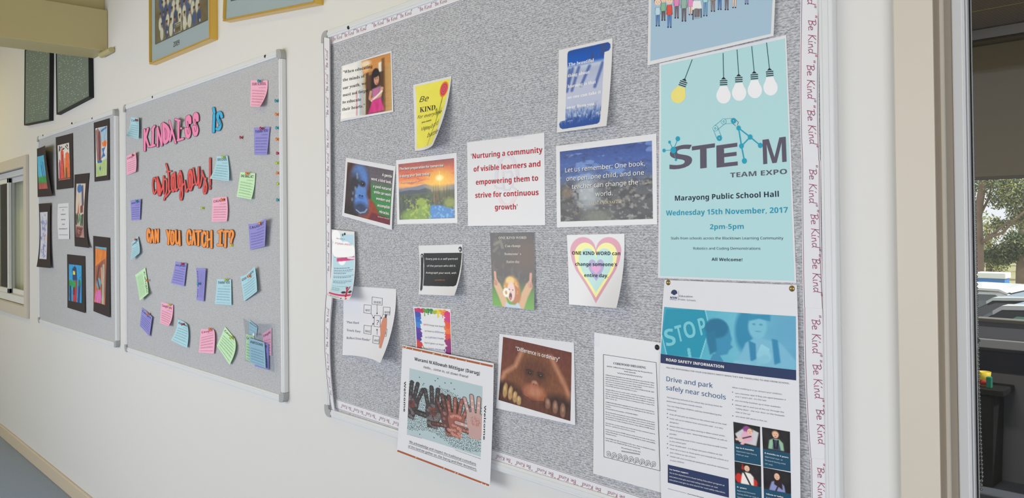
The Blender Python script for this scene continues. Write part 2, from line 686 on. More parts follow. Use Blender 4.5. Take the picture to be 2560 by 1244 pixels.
# ------------------------------------------------------------------ painting small pictures
class Canvas:
    def __init__(self, w, h, c=(255, 255, 255)):
        self.a = np.zeros((h, w, 3)) + np.array(c, float)
        self.u, self.v = np.meshgrid(np.linspace(0, 1, w), np.linspace(0, 1, h))
        self.asp = w / h

    def blend(self, k, c, a=1.0):
        k = np.clip(k, 0, 1)[..., None] * a
        self.a = self.a * (1 - k) + np.array(c, float) * k
        return self

    def grad(self, stops, axis='v', u0=0.0, u1=1.0):
        x = self.v if axis == 'v' else self.u
        ps = [s[0] for s in stops]
        col = np.stack([np.interp(x, ps, [s[1][i] for s in stops]) for i in range(3)], -1)
        k = ((self.u >= u0) & (self.u <= u1))[..., None]
        self.a = np.where(k, col, self.a)
        return self

    def ell(self, u, v, ru, rv, c, soft=0.15, rot=0.0, a=1.0):
        du, dv = (self.u - u) * self.asp, self.v - v
        cr, sr = math.cos(rot), math.sin(rot)
        x, y = (du * cr + dv * sr) / (ru * self.asp), (-du * sr + dv * cr) / rv
        return self.blend((1 - np.sqrt(x * x + y * y)) / max(soft, 1e-3) + 0.5, c, a)

    def poly(self, pts, c, a=1.0, soft=0.0):
        h, w = self.u.shape
        SS = 3
        U, V = np.meshgrid((np.arange(w * SS) + .5) / SS / w * (1 + 1 / (w - 1)) - .5 / (w - 1), (np.arange(h * SS) + .5) / SS / h * (1 + 1 / (h - 1)) - .5 / (h - 1))
        k = np.zeros(U.shape, bool)
        n = len(pts)
        for i in range(n):
            (x0, y0), (x1, y1) = pts[i], pts[(i + 1) % n]
            if y0 == y1:
                continue
            k ^= ((y0 > V) != (y1 > V)) & (U < (x1 - x0) * (V - y0) / (y1 - y0) + x0)
        k = k.reshape(h, SS, w, SS).mean((1, 3))
        for _ in range(int(soft)):
            k = (k + np.roll(k, 1, 0) + np.roll(k, -1, 0) + np.roll(k, 1, 1) + np.roll(k, -1, 1)) / 5
        return self.blend(k, c, a)

    def line(self, pts, w, c, a=1.0, soft=0.4):
        d = np.full(self.u.shape, 9.0)
        for (x0, y0), (x1, y1) in zip(pts[:-1], pts[1:]):
            ax, ay = (self.u - x0) * self.asp, self.v - y0
            bx, by = (x1 - x0) * self.asp, y1 - y0
            t = np.clip((ax * bx + ay * by) / (bx * bx + by * by + 1e-12), 0, 1)
            d = np.minimum(d, np.hypot(ax - t * bx, ay - t * by))
        return self.blend((w - d) / (w * soft) + 0.5, c, a)

    def tex(self, nu, nv, seed, octaves=3):
        rng = np.random.RandomState(seed)
        out = np.zeros(self.u.shape)
        tot = 0
        for o in range(octaves):
            g = rng.rand(int(nv * 2 ** o) + 2, int(nu * 2 ** o) + 2)
            x, y = self.u * nu * 2 ** o, self.v * nv * 2 ** o
            i, j = y.astype(int), x.astype(int)
            fy, fx = y - i, x - j
            val = g[i, j] * (1 - fy) * (1 - fx) + g[i + 1, j] * fy * (1 - fx) + g[i, j + 1] * (1 - fy) * fx + g[i + 1, j + 1] * fy * fx
            out += val / 2 ** o
            tot += 1 / 2 ** o
        return out / tot

    def grain(self, amp, nu, nv, seed, mask=None, octaves=3):
        k = (self.tex(nu, nv, seed, octaves) - 0.5) * 2 * amp
        if mask is not None:
            k = k * mask
        self.a = np.clip(self.a + k[..., None], 0, 255)
        return self

    def patch(self, nu, nv, seed, lo, c, mask=1.0, a=1.0, soft=0.08):
        """irregular patches where the noise rises over lo"""
        return self.blend(np.clip((self.tex(nu, nv, seed) - lo) / soft, 0, 1) * mask, c, a)

# ================================================================== the setting
PAINT = mat('wall_paint', (217, 217, 216), 0.6, spec=0.2, bump=(60, 0.08, 0.002))
BEIGE = mat('beige_gloss_paint', (202, 195, 184), 0.35, spec=0.4, bump=(45, 0.12, 0.003))
BEAMP = mat('beam_paint', (180, 169, 126), 0.5, spec=0.25)
CEILP = mat('ceiling_paint', (188, 168, 104), 0.7)
CARPET = mat('carpet', (166, 179, 200), 0.95, spec=0.05, bump=(900, 0.6, 0.003), vary=(260, (136, 148, 168)))
ALU = mat('aluminium', (214, 217, 221), 0.5, metal=0.0, spec=0.4)
ALUD = mat('aluminium_groove', (150, 151, 156), 0.4, metal=0.3)
RUBBER = mat('black_rubber', (20, 20, 22), 0.6)
GLASS = glass('window_glass', (247, 248, 248), 0.07)


def ray_y(px, py, X):
    D = (px - CX) / F_PX * _rt + (CY - py) / F_PX * _up + _fw
    return CAM[1] + D[1] * (X - CAM[0]) / D[0]


def boxes(name, lst, parent=None, kind=None, **kw):
    mb = MB()
    for a, b, m_, *bv in lst:
        mb.box(a, b, m_, bv[0] if bv else 0.0)
    return mb.build(name, parent, kind=kind, **kw)


# right-hand window: timber casing, bead, aluminium frame, measured step by step
WXa = at(2340, 550, -0.02)[0]
WY1 = ray_y(2356.5, 550, WXa)
WXb = at(2365, 550, WY1)[0]
WY2 = ray_y(2386, 550, WXb)
WXc = at(2414.5, 550, WY2)[0]
WXd = at(2431, 550, WY2 + 0.012)[0]
WX0 = at(2240.5, 550, -0.02)[0]
W2R, W2B, W2T = 1.35, 0.92, 2.12
# left-hand window
LXo = at(64, 500, -0.02)[0]
LXi = at(58, 500, -0.02)[0]
LZt, LZb = at(64, 386, -0.02)[2], at(67, 797, -0.02)[2]
LXl = LXo - 1.55
aw = LXo - LXi
XL, XR, ZC, TH = -9.4, 2.4, 3.25, 0.11
wl = MB()
ox0, ox1, oz0, oz1 = LXl + aw, LXi, LZb + 0.07, LZt - 0.07
wl.box((XL, 0, 0), (ox0, TH, ZC), PAINT)
wl.box((ox0, 0, 0), (ox1, TH, oz0), PAINT)
wl.box((ox0, 0, oz1), (ox1, TH, ZC), PAINT)
wl.box((ox1, 0, 0), (WXa, TH, ZC), PAINT)
wl.box((WXa, 0, 0), (W2R, TH, W2B), PAINT)
wl.box((WXa, 0, W2T), (W2R, TH, ZC), PAINT)
wl.box((W2R, 0, 0), (XR, TH, ZC), PAINT)
wl.build('wall_back', kind='structure')
boxes('floor', [((XL, -3.2, -0.05), (XR, 0.0, 0), CARPET)], kind='structure')
boxes('ceiling', [((XL, -3.2, ZC), (XR, TH, ZC + 0.05), CEILP)], kind='structure')
fw_ = MB()
fw_.box((XL, -3.3, 0), (XR, -3.2, 0.85), PAINT)
fw_.box((XL, -3.3, 2.3), (XR, -3.2, ZC), PAINT)
fw_.box((XL, -3.3, 0.85), (-8.2, -3.2, 2.5), PAINT)
fw_.box((0.8, -3.3, 0.85), (XR, -3.2, 2.5), PAINT)
fw_.build('wall_front', kind='structure')
boxes('wall_right', [((XR, -3.3, 0), (XR + 0.1, TH, ZC), PAINT)], kind='structure')
boxes('wall_end', [((XL - 0.1, -3.2, 0), (XL, TH, ZC), PAINT)], kind='structure')
boxes('baseboard_back', [((XL, -0.016, 0), (XR, -0.0005, at(0, 1062, -0.016)[2]), mat('skirting_paint', (206, 192, 170), 0.4, spec=0.35), 0.005)], kind='structure')

# beam and bulkhead crossing the corridor
BX = at(270, 76)[0]
BXb = at(236, 139)[0]
BZ0, BZ1 = at(270, 128)[2], at(270, 25)[2]
boxes('beam', [((BXb, -3.2, BZ0), (BX, -0.001, BZ1), BEAMP, 0.004)], kind='structure')
boxes('wall_bulkhead', [((BXb, -3.2, BZ1), (BX - 0.05, -0.001, ZC), BEAMP)], kind='structure')
tr = MB()
x0, x1 = at(246, 136, -0.03)[0], at(272, 136, -0.03)[0]
tr.tube([(x0, -0.016, BZ0 - 0.014), (x1, -0.016, BZ0 - 0.014)], 0.0145, BEAMP, 12)
tr.build('trim_1', kind='structure')

# window_1
w1 = bpy.data.objects.new('window_1', None)
COL.objects.link(w1)
w1.location = ((LXl + LXo) / 2, 0, (LZb + LZt) / 2)
tag(w1, kind='structure')
f = -0.02
mb = MB()
mb.box((LXl, f, LZt - 0.075), (LXo, -0.0005, LZt), BEIGE, 0.003)
mb.box((LXl, f, LZb), (LXo, -0.0005, LZb + 0.075), BEIGE, 0.003)
mb.box((LXi, f - 0.0005, LZb + 0.07), (LXo + 0.0005, -0.0005, LZt - 0.07), BEIGE, 0.003)
mb.box((LXl - 0.0005, f - 0.0005, LZb + 0.07), (LXl + aw, -0.0005, LZt - 0.07), BEIGE, 0.003)
mb.build('casing', w1)
iz0, iz1 = oz0 + 0.005, oz1 - 0.005
mx = at(19, 560, 0.03)[0]
fr = MB()
for a, b in (((ox0, 0.02, iz1 - 0.04), (ox1, 0.09, iz1)), ((ox0, 0.02, iz0), (ox1, 0.09, iz0 + 0.05)),
             ((ox1 - 0.03, 0.02, iz0), (ox1, 0.09, iz1)), ((ox0, 0.02, iz0), (ox0 + 0.03, 0.09, iz1))):
    fr.box(a, b, ALU, 0.002)
fr.build('window_frame', w1)
for nm, xa, xb, y in (('sash', mx - 0.03, ox1 - 0.03, 0.055), ('sash', ox0 + 0.03, mx + 0.03, 0.03)):
    s = MB()
    s.box((xa, y, iz0 + 0.05), (xa + 0.045, y + 0.02, iz1 - 0.04), ALU, 0.002)
    s.box((xb - 0.045, y, iz0 + 0.05), (xb, y + 0.02, iz1 - 0.04), ALU, 0.002)
    s.box((xa, y, iz1 - 0.075), (xb, y + 0.02, iz1 - 0.04), ALU, 0.002)
    s.box((xa, y, iz0 + 0.05), (xb, y + 0.02, iz0 + 0.085), ALU, 0.002)
    so = s.build(nm, w1)
    p = MB()
    p.box((xa + 0.045, y + 0.008, iz0 + 0.085), (xb - 0.045, y + 0.012, iz1 - 0.075), GLASS)
    p.build('pane', so)
cu = MB()
CURT = mat('curtain_cloth', (226, 230, 206), 0.9)
xs = np.linspace(ox0 - 0.3, ox1 + 0.5, 90)
for (za, zb) in ((iz0 - 0.2, iz1 + 0.15),):
    vs = [(x, 0.24 + 0.03 * math.sin(k * 0.9), z) for k, x in enumerate(xs) for z in (za, zb)]
    cu.add(vs, [(2 * k, 2 * k + 2, 2 * k + 3, 2 * k + 1) for k in range(len(xs) - 1)], CURT)
cr_ = empty('curtain', ((ox0 + ox1) / 2, 0.24, iz1 + 0.15), 'pale grey-green curtain hanging behind the sliding window on the far left', 'curtain')
cu.build('curtain_cloth', cr_, smooth=True)
rd = MB()
rd.tube([(ox0 - 0.35, 0.24, iz1 + 0.16), (ox1 + 0.55, 0.24, iz1 + 0.16)], 0.012, ALUD, 8)
for x_ in (ox0 - 0.3, ox1 + 0.5):
    rd.box((x_ - .01, TH, iz1 + 0.15), (x_ + .01, 0.25, iz1 + 0.17), ALUD)
rd.build('curtain_rail', cr_)

# window_2
w2 = bpy.data.objects.new('window_2', None)
COL.objects.link(w2)
w2.location = ((WXa + W2R) / 2, 0, 1.5)
tag(w2, kind='structure')
cw = WXa - WX0
mb = MB()
mb.box((WX0, -0.02, W2B - 0.1), (WXa, -0.0005, W2T + 0.1), BEIGE, 0.0015)
mb.box((W2R, -0.02, W2B - 0.1), (W2R + cw, -0.0005, W2T + 0.1), BEIGE, 0.0015)
mb.box((WXa, -0.0195, W2T), (W2R, -0.0005, W2T + 0.1), BEIGE, 0.0015)
mb.box((WXa, -0.0195, W2B - 0.1), (W2R, -0.0005, W2B), BEIGE, 0.0015)
mb.build('casing', w2)
JAMB = mat('jamb_shaded_beige', (158, 146, 130), 0.4, spec=0.35)  # darker than the casing: shade on faces turned from the light, put into the colour
jm = MB()
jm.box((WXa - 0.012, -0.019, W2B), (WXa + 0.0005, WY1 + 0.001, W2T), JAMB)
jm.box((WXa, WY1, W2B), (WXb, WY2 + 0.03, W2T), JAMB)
jm.box((WXb - 0.0055, WY1 - 0.001, W2B), (WXb + 0.0003, WY1 + 0.004, W2T), BEIGE)
jm.build('jamb', w2)
fr = MB()
fr.box((WXb, WY2, W2B), (WXc, WY2 + 0.045, W2T), ALU, 0.002)
gx = np.linspace(WXc, WXd, 5)
for k in range(4):
    fr.box((gx[k], WY2 + 0.003 + 0.003 * (k % 2) + 0.0015 * k, W2B), (gx[k + 1], WY2 + 0.016, W2T), ALUD if k % 2 else ALU)
fr.box((WXb, WY2, W2B), (W2R, WY2 + 0.045, W2B + 0.03), ALU, 0.002)
fr.box((WXb, WY2, W2T - 0.03), (W2R, WY2 + 0.045, W2T), ALU, 0.002)
fr.box((W2R - 0.03, WY2, W2B), (W2R, WY2 + 0.045, W2T), ALU, 0.002)
fr.build('window_frame', w2)
gk = MB()
gk.box((WXd, WY2 + 0.0125, W2B + 0.03), (WXd + 0.0012, WY2 + 0.0155, W2T - 0.03), RUBBER)
gk.build('gasket', w2)
p = MB()
p.box((WXd, WY2 + 0.013, W2B + 0.03), (W2R - 0.03, WY2 + 0.015, W2T - 0.03), GLASS)
p.build('pane', w2)

# ------------------------------------------------------------------ office seen through the right-hand window
FY = 4.0
GREYW = mat('office_wall_paint', (110, 112, 120), 0.8)
OWALL = mat('office_side_paint', (150, 146, 136), 0.8)
s_z = at(2500, 806, FY)[2]
oc = at(2424, 80, FY)[2]
wx0, wx1 = at(2418, 600, FY)[0], 1.2
wz1 = oc - 0.07
wf = MB()
wf.box((-9.0, FY, -0.02), (2.4, FY + 0.12, s_z - 0.03), GREYW)
wf.box((-9.0, FY, wz1), (2.4, FY + 0.12, oc + 0.3), GREYW)
wf.box((-9.0, FY, s_z - 0.03), (wx0 - 0.05, FY + 0.12, wz1), GREYW)
wf.box((wx1, FY, s_z - 0.03), (2.4, FY + 0.12, wz1), GREYW)
wf.build('wall_office', kind='structure')
boxes('floor_office', [((-9.0, TH, -0.05), (2.4, FY, 0), mat('office_carpet', (88, 92, 104), 0.95, vary=(200, (70, 74, 86))))], kind='structure')
boxes('wall_office_right', [((2.3, TH, 0), (2.4, FY, oc + 0.2), OWALL)], kind='structure')
boxes('wall_office_left', [((-9.1, TH, 0), (-9.0, FY, oc + 0.2), OWALL)], kind='structure')
# perforated tile ceiling on a metal grid
ct = bpy.data.materials.new('perforated_tile')
ct.use_nodes = True
nt = ct.node_tree
tcn = nt.nodes.new('ShaderNodeTexCoord')
vo = nt.nodes.new('ShaderNodeTexVoronoi')
vo.inputs['Scale'].default_value = 55
vo.inputs['Randomness'].default_value = 0.0
cr = nt.nodes.new('ShaderNodeValToRGB')
cr.color_ramp.elements[0].position = 0.28
cr.color_ramp.elements[0].color = tuple(lin((96, 84, 76))) + (1,)
cr.color_ramp.elements[1].position = 0.36
cr.color_ramp.elements[1].color = tuple(lin((196, 180, 168))) + (1,)
nt.links.new(tcn.outputs['Object'], vo.inputs['Vector'])
nt.links.new(vo.outputs['Distance'], cr.inputs[0])
nt.links.new(cr.outputs[0], nt.nodes['Principled BSDF'].inputs['Base Color'])
cl = MB()
cl.box((-9.0, TH, oc), (2.4, FY, oc + 0.05), ct)
for y in np.arange(0.5, 4.0, 0.6):
    cl.box((-9.0, y, oc - 0.003), (2.4, y + 0.022, oc + 0.001), BEAMP)
for x in np.arange(-8.9, 2.4, 0.6):
    cl.box((x, TH, oc - 0.0035), (x + 0.022, FY, oc + 0.001), BEAMP)
cl.build('ceiling_office', kind='structure')
boxes('trim_2', [((-9.0, FY - 0.05, oc - 0.065), (2.3, FY - 0.0005, oc - 0.004), ALUD, 0.004)], kind='structure')
w3 = bpy.data.objects.new('window_3', None)
COL.objects.link(w3)
w3.location = ((wx0 + wx1) / 2, FY, 1.6)
tag(w3, kind='structure')
BRZ = mat('bronze_aluminium', (92, 84, 66), 0.35, metal=0.4)
fr = MB()
zb = s_z - 0.03
fr.box((wx0 - 0.05, FY - 0.01, zb + 0.03), (wx1, FY + 0.08, zb + 0.05), BRZ, 0.003)
fr.box((wx0 - 0.05, FY + 0.01, zb), (wx1, FY + 0.08, zb + 0.03), mat('bronze_dark', (38, 36, 32), 0.4), 0.003)
fr.box((wx0 - 0.05, FY - 0.005, wz1 - 0.03), (wx1, FY + 0.08, wz1), BRZ, 0.003)
fr.box((wx0 - 0.05, FY - 0.005, zb), (wx0, FY + 0.08, wz1), BRZ, 0.003)
fr.box((wx1 - 0.05, FY - 0.005, zb), (wx1, FY + 0.08, wz1), BRZ, 0.003)
fr.build('window_frame', w3)
p = MB()
p.box((wx0, FY + 0.04, zb + 0.05), (wx1 - 0.05, FY + 0.045, wz1 - 0.03), GLASS)
p.build('pane', w3)
bz = at(2490, 440, FY - 0.03)[2]
bl = empty('roller_blind', ((wx0 + wx1) / 2, FY - 0.03, bz), 'brown-grey roller blind drawn halfway down the office window', 'blind')
boxes('blind_cloth', [((wx0 - 0.08, FY - 0.032, bz), (wx1 + 0.05, FY - 0.029, oc - 0.09), mat('blind_fabric', (128, 118, 96), 0.85))], bl)
boxes('bottom_rail', [((wx0 - 0.08, FY - 0.036, bz - 0.02), (wx1 + 0.05, FY - 0.025, bz), mat('blind_rail', (86, 78, 62), 0.5), 0.003)], bl)
mb = MB()
mb.tube([(wx0 - 0.08, FY - 0.04, oc - 0.085), (wx1 + 0.05, FY - 0.04, oc - 0.085)], 0.018, mat('blind_rail', (86, 78, 62), 0.5), 12)
mb.build('roller', bl)
# cable duct along the wall under the sill
dz1, dz0 = at(2500, 850, FY - 0.05)[2], at(2500, 872, FY - 0.05)[2]
boxes('cable_duct', [((-8.9, FY - 0.05, dz0), (2.25, FY - 0.0005, dz1), mat('duct_grey', (150, 152, 160), 0.5), 0.005)],
      label='long grey cable duct fixed to the office wall below the window sill', cat='duct')
# dark band below the duct
boxes('trim_3', [((-8.9, FY - 0.012, dz0 - 0.14), (2.25, FY - 0.0005, dz0 - 0.002), mat('navy_laminate', (40, 44, 60), 0.5))], kind='structure')
# waste bin against the office wall and what is on it
BLACK = mat('black_plastic', (34, 36, 38), 0.45, spec=0.35)
q = lambda x, y, Y=FY - 0.20: at(x, y, Y)
bn = empty('waste_bin', q(2470, 1180), 'tall black tapered bin standing against the office wall', 'bin')
tz, b0 = q(2470, 985)[2], 0.0
xr1, xr0 = q(2487, 985)[0], q(2479, 1170)[0]
xl1, xl0 = xr1 - 0.24, xr0 - 0.19
mb = MB()
y0, y1 = FY - 0.22, FY - 0.02
vs = [(xl0, y0 + 0.03, b0), (xr0, y0 + 0.03, b0), (xr0, y1, b0), (xl0, y1, b0), (xl1, y0, tz), (xr1, y0, tz), (xr1, y1, tz), (xl1, y1, tz)]
mb.add(vs, [(3, 2, 1, 0), (4, 5, 6, 7), (0, 1, 5, 4), (1, 2, 6, 5), (2, 3, 7, 6), (3, 0, 4, 7)], BLACK)
mb.build('body', bn)
lz = q(2470, 968)[2]
boxes('lid', [((xl1 - 0.03, y0 - 0.02, tz), (q(2513, 985)[0], y1 + 0.005, lz), BLACK, 0.006)], bn)
cx_ = at(2461, 965, FY - .14)[0]
cp = empty('paper_cup', (cx_, FY - .14, lz), 'yellow and red cup on the lid of the black bin', 'cup')
mb = MB()
mb.lathe((cx_, FY - .14, lz), (0, 0, 1), [(0, 0.029), (0.04, 0.032), (0.078, 0.036), (0.078, 0.033), (0.015, 0.028)], mat('cup_yellow', (226, 200, 70), 0.5), 18)
mb.build('cup_body', cp, smooth=True)
mb = MB()
mb.lathe((cx_, FY - .14, lz + 0.006), (0, 0, 1), [(0, 0.0302), (0.028, 0.0326), (0.028, 0.032), (0.0, 0.0298)], mat('cup_red', (190, 60, 60), 0.5), 18)
mb.build('red_band', cp, smooth=True)
boxes('sponge_block', [((at(2467, 965, FY - .2)[0], FY - 0.215, lz), (at(2480, 965, FY - .2)[0], FY - 0.185, lz + 0.062), mat('sponge_green', (40, 130, 110), 0.8), 0.004)],
      label='upright green block beside the yellow cup on the bin', cat='block')
# bead chain of the blind, just inside the right-hand window
mb = MB()
STEEL = mat('chain_steel', (150, 150, 155), 0.3, metal=0.8)
cy_ = WY2 + 0.075
pt = [at(2422, 0, cy_), at(2442, 730, cy_), at(2446, 900, cy_), at(2452, 1100, cy_), at(2456, 1190, cy_), at(2453, 1222, cy_), at(2447, 1190, cy_), at(2443, 1000, cy_), at(2437, 730, cy_), at(2418, 0, cy_)]
pt[0][2] = pt[-1][2] = 2.16
pts = []
for a, b in zip(pt[:-1], pt[1:]):
    n = max(1, int(np.linalg.norm(b - a) / 0.0062))
    pts += [a + (b - a) * k / n for k in range(n)]
for a in pts:
    mb.lathe(a - np.array([0, 0, .0022]), (0, 0, 1), [(0, 0.0006), (0.001, 0.0019), (0.0022, 0.0023), (0.0034, 0.0019), (0.0044, 0.0006)], STEEL, 7)
mb.lathe(at(2443, 850, cy_) - np.array([0, 0, .004]), (0, 0, 1), [(0, .001), (.002, .004), (.004, .0045), (.006, .004), (.008, .001)], BLACK, 8)
mb.tube(pts, 0.0006, STEEL, 4)
mb.build('bead_chain', label='steel bead chain of a blind hanging just inside the right-hand window', cat='chain', smooth=True)
boxes('chain_bracket', [((pt[0][0] - 0.02, TH + 0.0, 2.14), (pt[0][0] + 0.02, cy_ + 0.02, 2.19), ALUD, 0.003)],
      label='small bracket holding the bead chain above the right-hand window', cat='bracket')

# ------------------------------------------------------------------ outside
def zg(Y):
    return -0.68 - 0.04 * (Y - 5.0)


gm = MB()
gm.add([(-40, FY + 0.12, zg(4.12)), (40, FY + 0.12, zg(4.12)), (40, 26, zg(26)), (-40, 26, zg(26)), (40, 80, zg(26)), (-40, 80, zg(26)),
        (-40, FY + 0.12, -2), (40, FY + 0.12, -2), (40, 80, -2), (-40, 80, -2)],
       [(0, 1, 2, 3), (3, 2, 4, 5), (6, 9, 8, 7), (0, 6, 7, 1), (5, 4, 8, 9), (0, 3, 5, 9, 6), (1, 7, 8, 4, 2)], mat('dry_grass', (168, 162, 130), 0.95, vary=(0.6, (136, 136, 96))))
gm.build('ground', kind='structure')
BARK = mat('bark', (150, 132, 116), 0.9, vary=(3, (104, 88, 76)))
rng = np.random.RandomState(4)


def tree(px, Y, path, r0, branches, clumps, leaf, label, name='gum_tree', lf=0.05):
    base = np.array([at(px, 640, Y)[0], Y, zg(Y)])
    t = empty(name, base, label, 'tree', 'trees outside the office window')
    m = MB()
    P = [base + np.array(p) for p in path]
    m.tube(P, np.linspace(r0, r0 * 0.5, len(P)), BARK, 10)
    m.build('trunk', t, smooth=True)
    for br, r in branches:
        m = MB()
        Q = [base + np.array(p) for p in br]
        m.tube(Q, np.linspace(r, r * 0.4, len(Q)), BARK, 7)
        m.build('branch', t, smooth=True)
    for mm in range(1):
        m = MB()
        for (c, r, n) in clumps:
            c = base + np.array(c)
            d = rng.randn(n, 3)
            d = d / np.linalg.norm(d, axis=1)[:, None] * (rng.rand(n, 1) ** 0.45) * np.array(r)
            A = rng.randn(n, 3)
            A = A / np.linalg.norm(A, axis=1)[:, None] * lf
            B = np.cross(A, rng.randn(n, 3))
            B = B / np.linalg.norm(B, axis=1)[:, None] * lf * .4
            for k in range(n):
                p_ = c + d[k]
                m.add([p_ - A[k], p_ + B[k], p_ + A[k], p_ - B[k]], [(0, 1, 2, 3)], leaf[k % len(leaf)])
        m.build('foliage', t)


LG = [mat('leaf_olive', (132, 138, 94), 0.7), mat('leaf_dark', (86, 102, 74), 0.7), mat('leaf_pale', (170, 172, 114), 0.7)]
def rel(px0, Y, pts):
    b = np.array([at(px0, 640, Y)[0], Y, zg(Y)])
    return [tuple(at(x, y, Y + dy) - b) for x, y, dy in pts]


def clump(px0, Y, c, rx, ry, n):
    """a leafy mass as the photograph shows it: centre, half width and half height"""
    b = np.array([at(px0, 640, Y)[0], Y, zg(Y)])
    k = (Y + 1.3) / 1983 * .9
    return (tuple(at(c[0], c[1], Y + c[2]) - b), (rx * k, ry * k * 1.2, ry * k), n)


Y1, Y2_ = 26.0, 31.0
tree(2443, Y1, [(0, 0, 0)] + rel(2443, Y1, [(2446, 660, 0), (2447, 600, 0), (2444, 540, 0), (2455, 470, 0), (2462, 400, 0)]), 0.17,
     [(rel(2443, Y1, [(2448, 612, 0), (2474, 592, -.2), (2505, 582, -.3), (2535, 552, -.3), (2575, 515, -.3)]), 0.06), (rel(2443, Y1, [(2474, 592, -.2), (2500, 570, -.1), (2520, 555, 0), (2560, 552, .1), (2590, 558, .2)]), 0.05),
      (rel(2443, Y1, [(2446, 545, 0), (2470, 500, .2), (2486, 440, .2)]), 0.05)],
     [clump(2443, Y1, (2470, 450, .3), 50, 40, 1300), clump(2443, Y1, (2535, 470, 0), 45, 45, 2200), clump(2443, Y1, (2560, 530, .5), 40, 45, 1800), clump(2443, Y1, (2495, 500, .5), 30, 25, 500), clump(2443, Y1, (2410, 480, .5), 40, 60, 800),
      clump(2443, Y1, (2500, 560, .6), 26, 16, 350), clump(2443, Y1, (2620, 480, .5), 50, 70, 1500)], LG,
     'pale-barked gum tree with bare forked branches outside the office window')
tree(2552, Y2_, [(0, 0, 0)] + rel(2552, Y2_, [(2553, 680, 0), (2555, 620, 0), (2560, 540, 0)]), 0.2, [(rel(2552, Y2_, [(2554, 650, 0), (2530, 630, 0), (2500, 632, 0)]), .07)],
     [clump(2552, Y2_, (2508, 636, 0), 46, 26, 1500), clump(2552, Y2_, (2550, 610, 0), 40, 34, 1400), clump(2552, Y2_, (2600, 620, 0), 50, 50, 1200), clump(2552, Y2_, (2470, 640, .3), 22, 16, 400)], [LG[1], LG[1], LG[0]],
     'dark bushy tree behind the gum tree outside the office window', 'bushy_tree', .07)
for k, (px, Y, hh) in enumerate(((2360, 44, 7), (2470, 52, 5.5), (2560, 60, 6), (2660, 46, 7), (2760, 54, 8))):
    tree(px, Y, [(0, 0, 0), (0.1, 0, hh * .4), (0, 0, hh * .7)], 0.2, [],
         [((0, 0, hh * .55), (1.1, .8, hh * .3), 900), ((.4, 0, hh * .28), (.8, .7, hh * .12), 400)], [LG[2], LG[0]],
         'distant pale tree, %s from the left in the row far beyond the cars' % ('first', 'second', 'third', 'fourth', 'fifth')[k], 'distant_tree', .12)
bc = at(2483, 706, 22.0)
bx_ = empty('blue_crate', (bc[0], 22.0, zg(22.0)), 'blue box with a white lid standing far off below the trees', 'box')
boxes('crate_body', [((bc[0] - .32, 21.8, zg(22.0)), (bc[0] + .32, 22.2, bc[2] + .12), mat('box_blue', (70, 130, 205), 0.6), .01)], bx_)
boxes('lid', [((bc[0] - .35, 21.77, bc[2] + .12), (bc[0] + .35, 22.23, bc[2] + .27), mat('lid_white', (236, 238, 240), 0.5), .02)], bx_)


def car(name, x, y, z, label, body, glassm, ln=4.2, flip=1):
    """a parked car seen over its bonnet: x is along the building"""
    t = empty(name, (x, y, z), label, 'car', 'cars parked outside the office')
    prof = [(0, .35), (.05, .72), (.9, .9), (1.25, .98), (1.95, 1.42), (3.1, 1.44), (3.85, 1.02), (4.15, .9), (4.2, .4)]
    w = 0.85
    mb = MB()
    n = len(prof)
    vs = []
    for side, inset in ((-1, 1), (1, 1)):
        for (u, h) in prof:
            k = w * (0.78 if h > 1.1 else 1.0)
            vs.append((x + flip * (u - 2.1), y + side * k, z + h))
    fs = [(i, i + 1, n + i + 1, n + i) for i in range(n - 1)] + [tuple(range(n))[::-1], tuple(range(n, 2 * n))]
    mb.add(vs, fs, body)
    mb.build('car_body', t)
    for nm, (i, j) in (('windscreen', (3, 4)), ('rear_window', (5, 6))):
        (u0, h0), (u1, h1) = prof[i], prof[j]
        mb = MB()
        d = 0.012
        k0, k1 = w * .86, w * .7
        if i == 5:
            k0, k1 = k1, k0
        A = np.array([(x + flip * (u0 + (u1 - u0) * .08 - 2.1), y - k0, z + h0 + (h1 - h0) * .08 + d), (x + flip * (u0 + (u1 - u0) * .08 - 2.1), y + k0, z + h0 + (h1 - h0) * .08 + d),
                      (x + flip * (u0 + (u1 - u0) * .92 - 2.1), y + k1, z + h0 + (h1 - h0) * .92 + d), (x + flip * (u0 + (u1 - u0) * .92 - 2.1), y - k1, z + h0 + (h1 - h0) * .92 + d)])
        mb.add(A, [(0, 1, 2, 3)], glassm)
        mb.build(nm, t)
    for sd in (-1, 1):
        mb = MB()
        pw = [(1.5, 1.0), (2.05, 1.39), (3.05, 1.40), (3.6, 1.05)]
        A = [(x + flip * (u - 2.1), y + sd * (w * (0.80 if h > 1.1 else 1.0) + .012), z + h) for u, h in pw]
        mb.add(A, [(0, 1, 2, 3)], glassm)
        mb.build('side_window', t)
    for u in (.8, 3.35):
        for sd in (-1, 1):
            mb = MB()
            mb.lathe((x + flip * (u - 2.1), y + sd * .72, z + .31), (0, sd, 0), [(0, .3), (.12, .31), (.14, .26), (.15, .1)], RUBBER, 16)
            mb.build('wheel', t)
    return t


